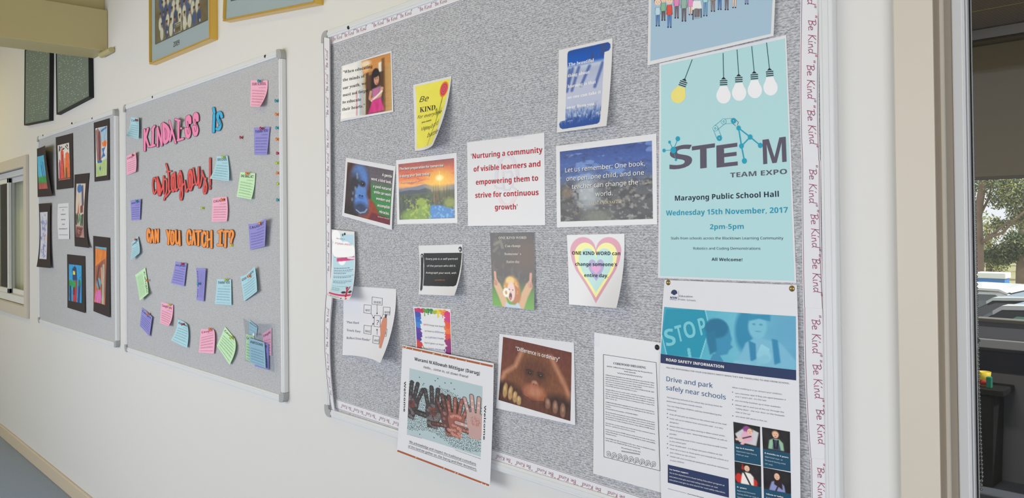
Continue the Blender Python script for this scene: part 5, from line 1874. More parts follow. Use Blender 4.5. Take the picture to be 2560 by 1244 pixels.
# 18 -- people poster above it
q = Z(1600, 0, .14063)
s = poster([(1624, -128), (1946, -206), q(2375, 640), q(135, 1165)], 'pale blue laminated poster of a row of cartoon people above the turquoise poster', base=-0.0145, material=LAM, group='large posters at the right of the largest board', lifts=(0, 0, 4, 0))
pr = Print(s, 0)
pr.quad([(1630, -118), (1940, -194), q(2328, 600), q(185, 1085)], mat('sky_blue_print', (166, 194, 216), 0.28, spec=.4), 8)
pr.done('blue_panel')


def person_print(x, foot, waist, sh, head, shirt, pants, skin=(238, 206, 186), wd=40, hair=(70, 56, 50), r=48, dress=False):
    pr = Print(s, 2)
    OUT = ink((60, 60, 76))
    dk = ink((40, 44, 64))
    hp = wd * .88
    lg = ink(skin) if dress else ink(pants)
    for sd in (-1, 1):
        a = [q(x + sd * 3, waist - 6), q(x + sd * hp, waist - 6), q(x + sd * (hp - 4), foot - 18), q(x + sd * (hp * .38), foot - 14)]
        pr.line(a, .9, OUT, True)
        pr.poly(a, lg)
        pr.ell(q(x + sd * hp * .7, foot - 10), 2.0, 1.7, dk, 10)
    body = [q(x - wd, sh), q(x + wd, sh - 8), q(x + wd * (1.15 if dress else .92), waist), q(x - wd * (1.15 if dress else .92), waist + 8)]
    for sd in (-1, 1):
        pr.line([q(x + sd * wd * .95, sh + 12), q(x + sd * wd * 1.25, waist - 10)], 2.4, OUT)
        pr.line([q(x + sd * wd * .95, sh + 12), q(x + sd * wd * 1.25, waist - 10)], 1.5, ink(shirt))
    pr.line(body, .9, OUT, True)
    pr.poly(body, ink(shirt))
    pr.ell(q(x, head - 10), r * .14063 * 1.12, r * .14063 * 1.15, ink(hair), 18)
    pr.ell(q(x, head), r * .14063, r * .14063, ink(skin), 18)
    for sd in (-1, 1):
        pr.ell(q(x + sd * r * .38, head - 2), .8, .8, dk, 8)
    pr.line([q(x - 14, head + r * .5), q(x, head + r * .6), q(x + 14, head + r * .5)], .6, ink((170, 90, 90)))
    pr.done('printed_person')


person_print(655, 330, 105, -85, -150, (222, 140, 190), (120, 104, 116))
person_print(785, 385, 145, -60, -130, (150, 180, 172), (112, 104, 112), wd=44)
person_print(905, 270, 112, -50, -110, (224, 146, 196), (238, 206, 186), dress=True, wd=38)
person_print(1300, 210, 10, -170, -240, (150, 140, 120), (140, 130, 134))
person_print(1420, 178, -15, -190, -260, (200, 200, 210), (84, 126, 186), wd=36)
person_print(1545, 182, -10, -190, -260, (170, 120, 110), (130, 116, 122), wd=36)
person_print(1680, 145, -50, -210, -280, (220, 220, 226), (240, 226, 220), wd=36, dress=True)
person_print(1900, 80, -100, -250, -320, (190, 210, 226), (130, 150, 196), wd=34)
person_print(1165, 290, 38, -130, -200, (170, 214, 222), (116, 160, 200), wd=40)
person_print(420, 370, 192, 62, 0, (136, 186, 156), (98, 92, 100), wd=38, r=44)
person_print(320, 470, 262, 140, 40, (186, 218, 232), (92, 132, 190), wd=38, hair=(60, 54, 60), r=58)
person_print(527, 495, 265, 95, 15, (216, 86, 74), (88, 130, 196), wd=40, hair=(206, 160, 110), r=60)
pr = Print(s, 3)
pr.line([q(950, 150), q(945, 350)], 2.4, ink((60, 66, 84)))
pr.line([q(1090, 140), q(1092, 312)], 2.4, ink((60, 66, 84)))
pr.poly([q(965, 140), q(1075, 135), q(1065, 300), q(970, 310)], ink((126, 118, 122)))
pr.poly([q(950, 20), q(1080, 15), q(1105, 150), q(1018, 160), q(935, 180)], ink((232, 232, 234)))
pr.line([q(990, 180), q(990, 300)], 1, ink((60, 60, 76)))
pr.line([q(1045, 180), q(1045, 296)], 1, ink((60, 60, 76)))
pr.line([q(970, 330), q(1060, 318)], .8, ink((110, 110, 120)))
pr.ell(q(1010, -40), 6.5, 7, ink((238, 206, 186)), 16)
pr.done('printed_wheelchair_user')

# 19 -- road safety flyer
V = Z(1630, 690, .2171)
X = Z(1640, 920, .2605)
s = poster([V(145, 42), V(1668, 100), (2002, 1335), (1655, 1292)], 'road safety flyer with a teal header photograph, held by two brass pins', name='flyer', cat='flyer', base=-0.0148, group='large posters at the right of the largest board',
           lifts=(0, 0, 4, 8), mids={'L': (1649.5, 960, 5), 'R': (1998, 960, 3), 'T': 2}, n=14)
cv = Canvas(200, 90, (70, 160, 190))
cv.grad([(0, (60, 160, 188)), (.35, (84, 178, 204)), (.6, (110, 186, 210)), (1, (96, 164, 200))], 'u')
cv.grain(7, 6, 5, 61)
cv.poly([(.02, .05), (.34, -.02), (.385, .38), (.32, .98), (.05, 1.0), (0, .62)], (20, 146, 176)).line([(.345, -.02), (.388, .38), (.325, .98)], .01, (130, 206, 220)).line([(.0, .62), (.05, 1.0)], .01, (130, 206, 220))
cv.line([(.23, .84), (.245, 1.02)], .028, (110, 196, 214), 1, .1)
cv.poly([(.4, 1), (.42, .88), (.46, .84), (.5, .98), (.5, 1)], (60, 140, 180))
cv.ell(.455, .5, .09, .32, (40, 130, 166), .2).poly([(.41, .6), (.53, .35), (.56, .55), (.55, .66), (.57, .7), (.54, .78), (.53, .85), (.46, .9), (.42, .8)], (56, 142, 182), soft=1).ell(.44, .36, .09, .2, (30, 112, 150), .25).poly([(.36, .5), (.43, .4), (.45, .8), (.4, .9)], (34, 118, 156), soft=2)
cv.ell(.65, .35, .07, .42, (44, 136, 176), .4).ell(.74, .26, .065, .26, (120, 190, 214), .25).poly([(.67, .02), (.83, .0), (.83, .14), (.75, .1), (.68, .16)], (50, 140, 180), soft=2)
for x_ in (.715, .765):
    cv.ell(x_, .22, .012, .02, (80, 152, 186), .8)
cv.ell(.745, .36, .022, .014, (92, 160, 192), .8)
cv.poly([(.66, .6), (.72, .5), (.78, .5), (.9, .55), (1, .85), (1, 1), (.6, 1)], (120, 184, 212), soft=2).poly([(.68, .55), (.73, .6), (.74, 1), (.7, 1)], (48, 132, 176), soft=1).poly([(.84, .48), (.88, .5), (.9, .9), (.86, .95)], (50, 134, 178), soft=1)
for k in range(4):
    cv.line([(.775 + .014 * k, .62 + .02 * k), (.75 + .02 * k, .8)], .02, (146, 206, 226), 1, .5)
cv.ell(.79, .82, .05, .12, (140, 200, 222), .4).line([(.8, .85), (.72, .98), (.6, 1.0)], .06, (130, 192, 216), .9)
hp_ = s.canvas(cv, [V(142, 352), V(1658, 460), V(1660, 1080), V(103, 893)], name='header_photograph')
pr = Print(s)
for ch, a_, b_, h_ in (('S', (172, 808), (288, 782), 260), ('T', (300, 760), (378, 738), 255), ('O', (392, 722), (522, 690), 255), ('P', (566, 682), (642, 655), 262)):
    pr.text(ch, V(*a_), V(*b_), h_ * .2171, ink((120, 200, 216)), bold=.02, up=(-13, -h_ * .2171))
pr.done('stop_lettering', parent=hp_)
pr = Print(s, 1)
NAVY, TNAVY, DKB = ink((42, 56, 96)), ink((24, 76, 104)), ink((20, 84, 126))
pr.quad([V(102, 893), V(1661, 1080), V(1662, 1198), V(100, 997)], NAVY)
pr.done('navy_band')
pr = Print(s)
pr.text('ROAD SAFETY INFORMATION', V(165, 973), V(830, 1058), 9.5, WINK, bold=.014)
pr.text('YOU ARE RESPONSIBLE FOR YOUR CHILDREN\u2019S SAFETY WHEN THEY ARE TRAVELLING TO AND FROM SCHOOL.', V(165, 1058), V(1590, 1243), 4.8, NAVY)
pr.text('Drive and park', X(102, 122), X(546, 188), 16, DKB, bold=.006)
pr.text('safely near schools', X(100, 205), X(671, 300), 16, DKB, bold=.006)
pr.done('title')
pr = Print(s)
for k in range(9):
    a = math.pi * (1 + k / 8)
    c_ = (258 + 26 * math.cos(a), 192 + 26 * math.sin(a))
    pr.ell(V(*c_), 2.2, 2.6, NAVY, 10)
for dx, dy in ((-16, 6), (0, 8), (16, 6), (-8, -8), (8, -8), (0, 20), (-10, 18), (10, 18)):
    pr.ell(V(258 + dx, 186 + dy), 1.7, 2.6, NAVY, 10)
pr.text('NSW', V(212, 258), V(292, 262), 7.5, NAVY, bold=.02)
pr.line([V(210, 268), V(284, 273)], .9, NAVY)
pr.line([V(312, 165), V(302, 278)], .5, NAVY)
pr.text('Education', V(318, 238), V(470, 245), 6.2, NAVY)
pr.text('Public Schools', V(312, 276), V(505, 290), 6.0, ink((110, 120, 150)))
pr.done('logo')
pr = Print(s)
TX = ink((74, 78, 112))
L1 = [('The beginning and end of the school day are busy times for', (105, 282), (640, 375)), ('pedestrians and drivers outside schools.', (105, 318), (448, 380)), ('You can help keep children safe by remembering the', (108, 362), (630, 457)), ('following:', (108, 398), (200, 415)),
      ('drop off and pick up children on the school side of the road', (132, 445), (677, 545)), ('never call out to children from across the road \u2013 it is very', (132, 485), (645, 582)), ('dangerous', (132, 520), (220, 535)), ('always take extra care when driving in 40km school zones.', (132, 558), (665, 656)),
      ('follow all parking signs \u2013 these help keep children as safe as', (132, 593), (683, 700)), ('possible', (132, 632), (198, 643)), ('park responsibly even if this means you have to walk further', (132, 668), (687, 773)), ('to the school gate', (132, 703), (290, 730)),
      ('never double park \u2013 it is illegal and puts children at risk', (132, 737), (637, 838)), ('never do a U-turn or three-point turn outside the school as it', (135, 775), (697, 893)), ('puts children at risk of harm', (137, 812), (382, 862)), ('model safe and considerate pedestrian and driver behaviours', (137, 848), (697, 970)), ('to your children.', (137, 885), (275, 912)),
      ('When travelling in a car ensure your children:', (733, 188), (1212, 255)), ('use a booster seat if they are aged between 4', (762, 243), (1248, 308)), ('and 7 years old \u2013 it\u2019s the law', (762, 275), (1060, 315)), ('are correctly buckled up in their seatbelts', (762, 313), (1197, 380)), ('always get in and out of the car through the', (762, 355), (1230, 428)),
      ('\u2018safety door\u2019 \u2013 the rear door on the footpath', (767, 390), (1235, 463)), ('side of the car', (765, 423), (908, 448)), ('are never left alone in the car.', (767, 465), (1073, 515))]
lines(pr, X, L1, 4.3, TX)
for x_, y_ in ((112, 433), (112, 470), (112, 543), (112, 580), (112, 652), (112, 722), (112, 762), (114, 833), (737, 228), (737, 302), (737, 344), (739, 455)):
    pr.ell(X(x_, y_), 1.2, 1.3, TX, 8)
pr.text('NSW Department of Education', X(118, 1156), X(290, 1200), 2.6, TX)
pr.text('Road Safety Education', X(306, 1206), X(462, 1246), 3.0, NAVY, bold=.012)
pr.done('body_text')
pr = Print(s, 1)
pr.quad([X(115, 922), X(698, 1058), X(702, 1240), X(115, 1095)], NAVY)
sb_ = pr.done('support_box')
pr = Print(s)
pr.text('For further support', X(133, 973), X(312, 1013), 4.5, WINK, bold=.014)
lines(pr, X, [('Go to the department\u2019s Road Safety Education program at', (133, 1005), (660, 1130)), ('education.nsw.gov.au/road-safety-education or visit', (130, 1040), (595, 1150)), ('education.nsw.gov.au and search for road safety education.', (130, 1072), (668, 1200))], 4.2, WINK)
pr.done('support_text', parent=sb_)
kids = [([(743, 512), (1000, 560), (1002, 762), (752, 717)], [(1008, 930), (755, 885)], 0), ([(1018, 562), (1287, 608), (1290, 815), (1027, 770)], [(1293, 990), (1030, 945)], 1),
        ([(755, 890), (1010, 938), (1013, 1140), (760, 1095)], [(1018, 1310), (765, 1264)], 2), ([(1030, 948), (1295, 1000), (1298, 1205), (1035, 1155)], [(1302, 1380), (1040, 1330)], 3)]
CAPS = [(('Up to 6 months', (770, 763), (940, 793)), [('Approved rear-facing', (772, 796), (968, 835)), ('child car seat', (772, 828), (890, 852))]),
        (('6 months to 4 years', (1045, 816), (1273, 862)), [('Approved rear- or', (1047, 850), (1220, 886)), ('forward-facing child', (1048, 883), (1244, 924)), ('car seat', (1048, 916), (1122, 933))]),
        (('4+ years', (778, 1141), (871, 1161)), [('Approved forward-', (780, 1174), (960, 1211)), ('facing child car seat or', (781, 1206), (990, 1248)), ('booster seat', (784, 1238), (900, 1262))]),
        (('145cm or taller', (1057, 1208), (1226, 1243)), [('Suitable for', (1058, 1242), (1180, 1266))])]
for quad_, low, k in kids:
    cv = Canvas(50, 46, (34, 32, 36))
    cv.grain(14, 5, 4, 70 + k)
    if k == 0:
        cv.poly([(.2, .9), (.05, .55), (.5, .1), (.95, .3), (.85, .95)], (206, 206, 212), soft=1).ell(.5, .25, .14, .16, (150, 70, 150), .4)
        cv.ell(.5, .6, .22, .25, (226, 176, 196), .4).line([(.3, .75), (.1, .8)], .05, (232, 190, 176)).line([(.4, .85), (.3, .98)], .06, (236, 180, 190)).line([(.35, .7), (.65, .55)], .03, (60, 56, 66))
        skin_face(cv, .62, .33, .1, .14, (238, 196, 176), (120, 86, 66))
    elif k == 1:
        cv.poly([(.2, .95), (.25, .55), (.4, .45), (.62, .45), (.75, .6), (.78, .95)], (150, 190, 160), soft=1).poly([(.36, .95), (.4, .5), (.58, .5), (.66, .95)], (60, 70, 96), soft=1).line([(.4, .5), (.45, .9)], .03, (20, 20, 24)).line([(.58, .5), (.52, .9)], .03, (20, 20, 24))
        skin_face(cv, .48, .27, .11, .15, (232, 186, 160), (196, 150, 100))
    elif k == 2:
        cv.poly([(.3, 0), (.38, .35), (.25, .3)], (190, 40, 36), soft=1).ell(.16, .75, .14, .22, (206, 50, 40), .3).ell(.74, .88, .12, .2, (196, 46, 40), .3)
        cv.poly([(.22, 1), (.28, .5), (.4, .42), (.6, .45), (.72, .6), (.72, 1)], (238, 232, 228), soft=1).line([(.36, .45), (.6, 1)], .035, (50, 46, 56))
        skin_face(cv, .47, .24, .1, .14, (236, 196, 170), (50, 36, 32))
    else:
        cv.poly([(.2, 1), (.3, .6), (.45, .5), (.62, .52), (.76, .7), (.8, 1)], (140, 150, 200), soft=1).poly([(.4, .2), (.66, .22), (.7, .9), (.58, .8), (.4, .7)], (44, 30, 28), soft=1).line([(.62, .5), (.45, 1)], .03, (40, 36, 46))
        skin_face(cv, .5, .32, .1, .16, (232, 190, 164), (44, 30, 28))
    s.canvas(cv, [X(*p) for p in quad_], name='child_photograph')
    pr = Print(s, 1)
    pr.quad([X(*quad_[3]), X(*quad_[2]), X(*low[0]), X(*low[1])], TNAVY)
    cb_ = pr.done('caption_box')
    head_, rest_ = CAPS[k]
    pr = Print(s)
    lines(pr, X, [head_], 4.6, WINK, bold=.014)
    lines(pr, X, rest_, 4.2, ink((206, 216, 226)))
    pr.done('caption_text', parent=cb_)

# ------------------------------------------------------------------ Be Kind border strips
MAR, MARL, PINKL = ink((142, 44, 84)), ink((128, 70, 92)), ink((96, 70, 84))


def strip(corners, label, phrases, mode, base=-0.0126, lifts=(0, 0, 0, 0), mids=None, edge=None):
    s = Sheet(corners, base, lifts, mids)
    s.build('border_strip', label, 'border strip', WHITE, 'handwritten Be Kind border strips', 12)
    pr = Print(s, 1)
    horiz = mode in ('top', 'bottom')
    N = 24
    for a in (.07, .93):
        pts = [((k / N, a) if horiz else (a, k / N)) for k in range(N + 1)]
        wv = .02 if edge is None else edge
        A, B = (np.array([0, wv]) if horiz else np.array([wv, 0])), None
        vs = np.array([np.array(p) - A for p in pts] + [np.array(p) + A for p in pts])
        pr.mb.add(s.P(vs[:, 0], vs[:, 1], pr._h()), [(k, k + 1, N + 2 + k, N + 1 + k) for k in range(N)], MARL if mode == 'right' else PINKL)
    pr.done('edge_lines')
    pr = Print(s, 2)
    for p0, p1 in phrases:
        a = s.inv(*p0)
        b = s.inv(*p1)
        if mode == 'top':
            a[1], b[1] = .66, .66
            uv = (0, -.36)
        elif mode == 'bottom':
            a[1], b[1] = .36, .36
            uv = (0, .34)
        elif mode == 'right':
            uv = (.40, 0)
            a[0] -= .2
            b[0] -= .2
        else:
            a[0], b[0] = .66, .66
            uv = (-.36, 0)
        pr.stroke(BE_KIND, a, b, 4.05, uv, .062, MAR if mode != 'left' else ink((128, 56, 92)))
    pr.done()
    return s


q = Z(790, 0, .16016)
ph = [((250, 600), (420, 540)), ((430, 545), (605, 480)), ((615, 480), (797, 420)), ((880, 395), (1072, 330)), ((1088, 325), (1285, 250)), ((1300, 250), (1506, 175)), ((1600, 150), (1822, 70)), ((1840, 65), (2062, -10)), ((2200, -60), (2440, -140)), ((2460, -150), (2700, -230))]
strip([q(200, 548), q(3400, -545), q(3420, -380), q(222, 722)], 'Be Kind strip along the top of the largest board', [(q(*a), q(*b)) for a, b in ph], 'top', base=-0.0130)
# left border, read from the bottom up; it bows off the board between its pins
ph = [(174, 122), (232, 182), (292, 240), (374, 322), (433, 379), (490, 439), (562, 512), (622, 577), (682, 628)]
strip([(808, 93), (826, 96), (828, 742), (816, 740)], 'Be Kind strip down the upper left edge of the largest board', [((817, a), (817, b)) for a, b in ph], 'left', base=-0.0208, lifts=(0, 0, 2, 2), mids={'L': (813, 400, 2), 'R': (827.5, 400, 3)}, edge=.035)
ph = [(809, 768), (872, 816), (930, 880), (990, 938)]
strip([(815, 736), (833, 740), (838, 1028), (829, 1020)], 'Be Kind strip down the lower left edge of the largest board', [((823, a), (823, b)) for a, b in ph], 'left', base=-0.0208, lifts=(3, 3, 2, 0), mids={'L': (812, 880, 3), 'R': (826, 880, 4)}, edge=.035)
q = Z(800, 860, .3087)
g_ = Z(1220, 820, .3408)
ph = [(q(262, 540), q(170, 512)), (q(360, 572), q(268, 542)), (q(455, 602), q(368, 575)), (q(572, 642), q(478, 610)), (q(680, 680), q(588, 650)), (q(800, 715), q(700, 690)), (q(1040, 800), q(940, 765)), (q(1300, 885), q(1180, 845)),
      (g_(178, 985), g_(55, 950)), (g_(327, 1035), g_(200, 995)), (g_(496, 1090), g_(350, 1040)), (g_(662, 1145), g_(510, 1095)), (g_(847, 1205), g_(680, 1150)), (g_(1020, 1262), g_(868, 1212)), (g_(1200, 1320), g_(1040, 1270))]
strip([q(130, 440), g_(1300, 1290), g_(1300, 1390), q(128, 520)], 'upside-down Be Kind strip along the bottom of the largest board', ph, 'bottom', base=-0.0130, edge=.015)
RS = [([(2006, -150), (2057, -150), (2051, 404), (2004, 402)], [(2029, -90, 2029, 20), (2031, 40, 2031, 142), (2027, 152, 2029, 255), (2027, 264, 2035, 368)], {'L': (1999.5, 170, 0), 'R': (2047.5, 170, 0)}, 'topmost'),
      ([(2004, 400), (2052, 402), (2060.5, 773), (2008, 770)], [(2033, 413, 2033, 516), (2036, 525, 2041, 627), (2040, 636, 2045, 739)], {'L': (2005, 590, 0), 'R': (2053, 590, 0)}, 'second from the top'),
      ([(2009, 768), (2061, 771), (2068, 1150), (2025, 1147)], [(2040, 788, 2043, 891), (2042, 900, 2049, 1004), (2050, 1012, 2056, 1118)], {'L': (2013, 960, 0), 'R': (2066, 960, 0)}, 'third from the top'),
      ([(2026, 1144), (2069, 1148), (2075, 1420), (2032, 1420)], [(2052, 1158, 2055, 1262), (2056, 1272, 2058, 1376)], {}, 'lowest')]
for n_, (c_, ph, md, wh) in enumerate(RS):
    strip(c_, 'Be Kind strip down the right edge of the largest board, %s' % wh, [((a, b), (c, d)) for a, b, c, d in ph], 'right', mids=md, edge=.012, base=-0.0128 - .0007 * n_)

# ================================================================== middle board: notes, pins, cut-out words
NOTE = {'blue': mat('note_blue', (172, 214, 228), 0.7), 'pink': mat('note_pink', (240, 178, 204), 0.7), 'purple': mat('note_purple', (146, 144, 214), 0.7), 'green': mat('note_green', (196, 234, 192), 0.7)}
NINK = {'blue': ink((56, 70, 92)), 'pink': ink((120, 34, 74)), 'purple': ink((48, 46, 96)), 'green': ink((48, 58, 52))}
NLIN = {'blue': ink((120, 160, 178)), 'pink': ink((176, 112, 136)), 'purple': ink((96, 94, 156)), 'green': ink((128, 162, 130))}
NB = 'kindness notes on the middle board'


def note(col, corners, label, head, lifts=(0, 0, 0, 0), mids=None, turn=0, lines_=6, base=-0.0125, sub=True):
    """turn 0: writing runs left to right; 1: top to bottom; -1: bottom to top"""
    s = Sheet(corners, base, lifts, mids).build('sticky_note', label, 'note', NOTE[col], NB, 10)
    f = (lambda u, v: (u, v)) if turn == 0 else ((lambda u, v: (1 - v, u)) if turn == 1 else (lambda u, v: (v, 1 - u)))
    pr = Print(s, 1)
    a, b, c = np.array(f(.08, .2)), np.array(f(.9, .17)), np.array(f(.08, .06))
    pr.text(head, a, b, 1, NINK[col], bold=.01, up=(c - a), st=True)
    pr.done('heading')
    pr = Print(s, 1)
    N = 10
    if sub:
        a, b, c = np.array(f(.48, .29)), np.array(f(.9, .28)), np.array(f(.48, .245))
        pr.text('by being kind', a, b, 1, NLIN[col], up=(c - a), st=True)
    for k in range(lines_):
        v = .40 + .53 * k / (lines_ - 1)
        u0, u1 = .08, .92
        pts = [f(u0 + (u1 - u0) * i / N, v) for i in range(N + 1)]
        d = np.array(f(0, .006)) - np.array(f(0, 0))
        vs = np.array([np.array(p) - d for p in pts] + [np.array(p) + d for p in pts])
        pr.mb.add(s.P(vs[:, 0], vs[:, 1], pr._h()), [(i, i + 1, N + 2 + i, N + 1 + i) for i in range(N)], NLIN[col])
        if k < lines_ - 1:
            u = .12
            while u < .8:
                w_ = rg.uniform(.08, .2)
                p0, p1 = np.array(f(u, v - .015)), np.array(f(min(u + w_, .88), v - .015))
                up_ = np.array(f(u, v - .05)) - p0
                pr.text(('mmo', 'lieu', 'aem', 'unn', 'wie')[rg.randint(5)], p0, p1, 1, NLIN[col], up=up_, st=True)
                u += w_ + .04
    pr.done('written_lines')
    return s


note('blue', [(327.7, 292.5), (347, 295), (346.3, 347.5), (315.7, 339.5)], 'pale blue note left of the pink word, near the top left of the middle board', 'Caught', (0, 14, 14, 32), {'T': 0, 'B': (332, 344, 14), 'L': (324, 317, 6), 'R': 12})
note('pink', [(315.7, 390), (338.6, 379.3), (339.5, 429), (316.9, 437.4)], 'pink note at the left edge of the middle board, between blue and purple notes', 'Caught', (4, 16, 12, 2), {'R': 10})
note('purple', [(326.5, 500.6), (351.9, 497), (350, 548.8), (328.5, 550.8)], 'purple note at the left edge of the middle board, below the pink note', 'one act', (0, 8, 6, 0))
note('blue', [(328.5, 606.7), (344.6, 590), (348, 633), (325.3, 649.7)], 'pale blue note with its lower corner curling, left of the orange words', 'Caught', (0, 6, 14, 26), {'R': (349.4, 618, 10)})
note('green', [(338, 687), (363.2, 668.5), (371, 732.9), (349.4, 751)], 'pale green note turned sideways near the left edge of the middle board', 'Caught', (8, 4, 16, 18), {'R': (369, 708, 6)}, 1)
note('purple', [(355, 767.4), (380.8, 792), (373.6, 840.7), (349.4, 814)], 'purple note tilted like a diamond, low at the left of the middle board', 'Caught', (0, 8, 8, 0))
note('pink', [(403.7, 753.8), (433, 761.8), (420.6, 815.4), (400, 807)], 'pink note with a yellow pin, between a purple diamond and a pale blue note', 'Caught you', (0, 4, 20, 0), {'R': (430.2, 794, 8)})
note('blue', [(444.7, 797.3), (468, 811), (467.6, 869), (427.4, 849.4)], 'pale blue slanting note at the bottom of the middle board', 'Good', (2, 8, 10, 24), {'R': (471.3, 836, 8), 'B': (448, 860, 14), 'L': (440, 824, 6), 'T': (459, 803, 3)})
note('purple', [(438.7, 653.3), (467, 658), (460.4, 715.3), (427.4, 707)], 'purple note under the orange words, with a magenta pin', 'one person', (0, 6, 6, 10))
note('purple', [(490, 669.4), (514.7, 671), (509.4, 753), (491, 749)], 'narrow purple note with sideways writing and a teal pin', 'our school', (0, 8, 6, 2), {'L': (492.5, 708, 0)}, -1, 4)
note('pink', [(502.4, 821.5), (534, 823), (535, 883.4), (496.6, 880.7)], 'pink note low on the middle board, beside the green diamond note', 'Caught', (0, 4, 6, 4), {'R': (537.4, 842, 8)})
note('blue', [(543, 696.5), (578, 698), (578.8, 762), (537, 759)], 'pale blue Thank You note with a lime pin, under the orange words', 'THANK YOU', (0, 4, 6, 4))
note('blue', [(601, 691), (636.9, 665.3), (642.8, 727.8), (610, 752.5)], 'pale blue tilted note with an orange pin, above the plastic sleeve', 'GOOD MORN', (0, 14, 14, 6), {'T': (616, 685, 2), 'R': (641, 695, 12)})
note('green', [(563, 816), (586.3, 845), (573.8, 911.3), (542, 863.7)], 'pale green note tilted like a diamond, left of the plastic sleeve', 'Caught', (2, 4, 8, 4), {'R': (588.3, 875, 10)})
note('purple', [(620.6, 559), (665, 545), (662, 615), (625, 624)], 'purple note right of the orange words', 'CAUGHT', (0, 20, 16, 4), {'T': (642, 557, 2), 'R': (664, 580, 16)})
note('pink', [(531.3, 494.5), (567, 491.4), (567, 553), (529.4, 554)], 'pink note directly above the orange words, with an orange pin', 'CAUGHT', (0, 4, 6, 2), {'R': (569.6, 503 + 20, 6)})
note('green', [(600.8, 429.4), (638, 433), (627.8, 498.6), (591.6, 491.4)], 'pale green One Small Act note with an orange pin', 'ONE SMALL ACT', (0, 4, 12, 6), {'R': (635.5, 468, 4)})
note('blue', [(542.2, 389.6), (569, 389), (572.3, 452.8), (524, 446.3)], 'pale blue note overlapping the exclamation mark', 'OUR SCHOOL', (0, 2, 10, 26), {'R': (572.8, 423, 4), 'L': (537, 419, 8), 'B': (549, 449.5, 16)}, base=-.0155)
note('purple', [(635, 319), (674.8, 317), (667.6, 386.4), (635.5, 386.4)], 'purple Thank You note at the right of the middle board', 'THANK YOU', (0, 4, 10, 2), {'R': (671.5, 352, 4)})
note('pink', [(627.8, 200), (669.3, 200.8), (649, 267.6), (625.4, 265.9)], 'pink note at the top right of the middle board', 'OUR SCHOOL', (0, 2, 24, 2), {'R': (665.8, 235, 6)})

# plastic sleeve with spare notes
SLV = 'spare notes in the plastic sleeve'
q = Z(580, 780, .185)
note('green', [q(190, 290), q(300, 318), q(300, 690), q(185, 632)], 'pale green note at the left inside the plastic sleeve', 'Caught', base=-.0135, sub=False)
note('pink', [q(415, 285), q(536, 212), q(536, 588), q(428, 560)], 'pink note sticking out at the right inside the plastic sleeve', 'Caught', base=-.0140, sub=False)
note('blue', [q(235, 105), q(345, 190), q(330, 330), q(232, 290)], 'folded pale blue note poking up at the top of the plastic sleeve', 'Good', base=-.0145, sub=False, lines_=3)
note('purple', [q(300, 370), q(496, 430), q(499, 776), q(310, 730)], 'purple note behind the front note inside the plastic sleeve', 'AWESOME', base=-.0164, sub=False)
note('blue', [q(228, 340), q(440, 410), q(456, 756), q(245, 682)], 'front pale blue Awesome note inside the plastic sleeve', 'AWESOME', base=-.0180, sub=False, lifts=(0, 2, 6, 2))
PLAS = glass('clear_plastic', (247, 249, 252), 0.11, 0.12)
s = Sheet([q(150, 78), q(540, 148), q(577, 816), q(172, 652)], -.0215, (8, 4, 3, 2), {'T': (q(330, 150) + (10,)), 'L': q(178, 330) + (2,)})
s.build('plastic_sleeve', 'clear plastic sleeve of spare notes at the lower right of the middle board', 'sleeve', PLAS, None, 12)

# push pins
_pins = {}
PINC = {'teal': (30, 150, 176), 'orange': (226, 130, 60), 'magenta': (180, 30, 84), 'lime': (176, 206, 60), 'yellow': (232, 206, 60), 'red': (170, 40, 46), 'clear': (232, 234, 236)}


def pin(col, px, py, label, depth=0.0, base=-0.0126):
    """the photograph shows the pin's head; it sticks out of the board by 10 mm"""
    c = at(px, py, base - depth - 0.006)
    c[1] = base - depth
    if col not in _pins:
        m_ = mat('pin_' + col, PINC[col], 0.25, spec=0.5, coat=0.4)
        mb = MB()
        mb.lathe(c, (0, -1, 0), [(0, .0046), (.001, .0052), (.002, .0040), (.0038, .0030), (.0062, .0032), (.0074, .0054), (.0092, .0060), (.0104, .0050)], m_, 12)
        o = mb.build('push_pin', origin=c, smooth=True)
        mb = MB()
        mb.tube([c, c + np.array([0, 0.007 if not depth else 0.006, 0])], 0.0005, DARKM, 5)
        ch = mb.build('needle', o)
        _pins[col] = (o, ch)
    else:
        so, sc = _pins[col]
        o = so.copy()
        COL.objects.link(o)
        o.location = c.tolist()
        ch = sc.copy()
        COL.objects.link(ch)
        ch.parent = o
    return tag(o, label, 'push pin', 'push pins on the middle board')


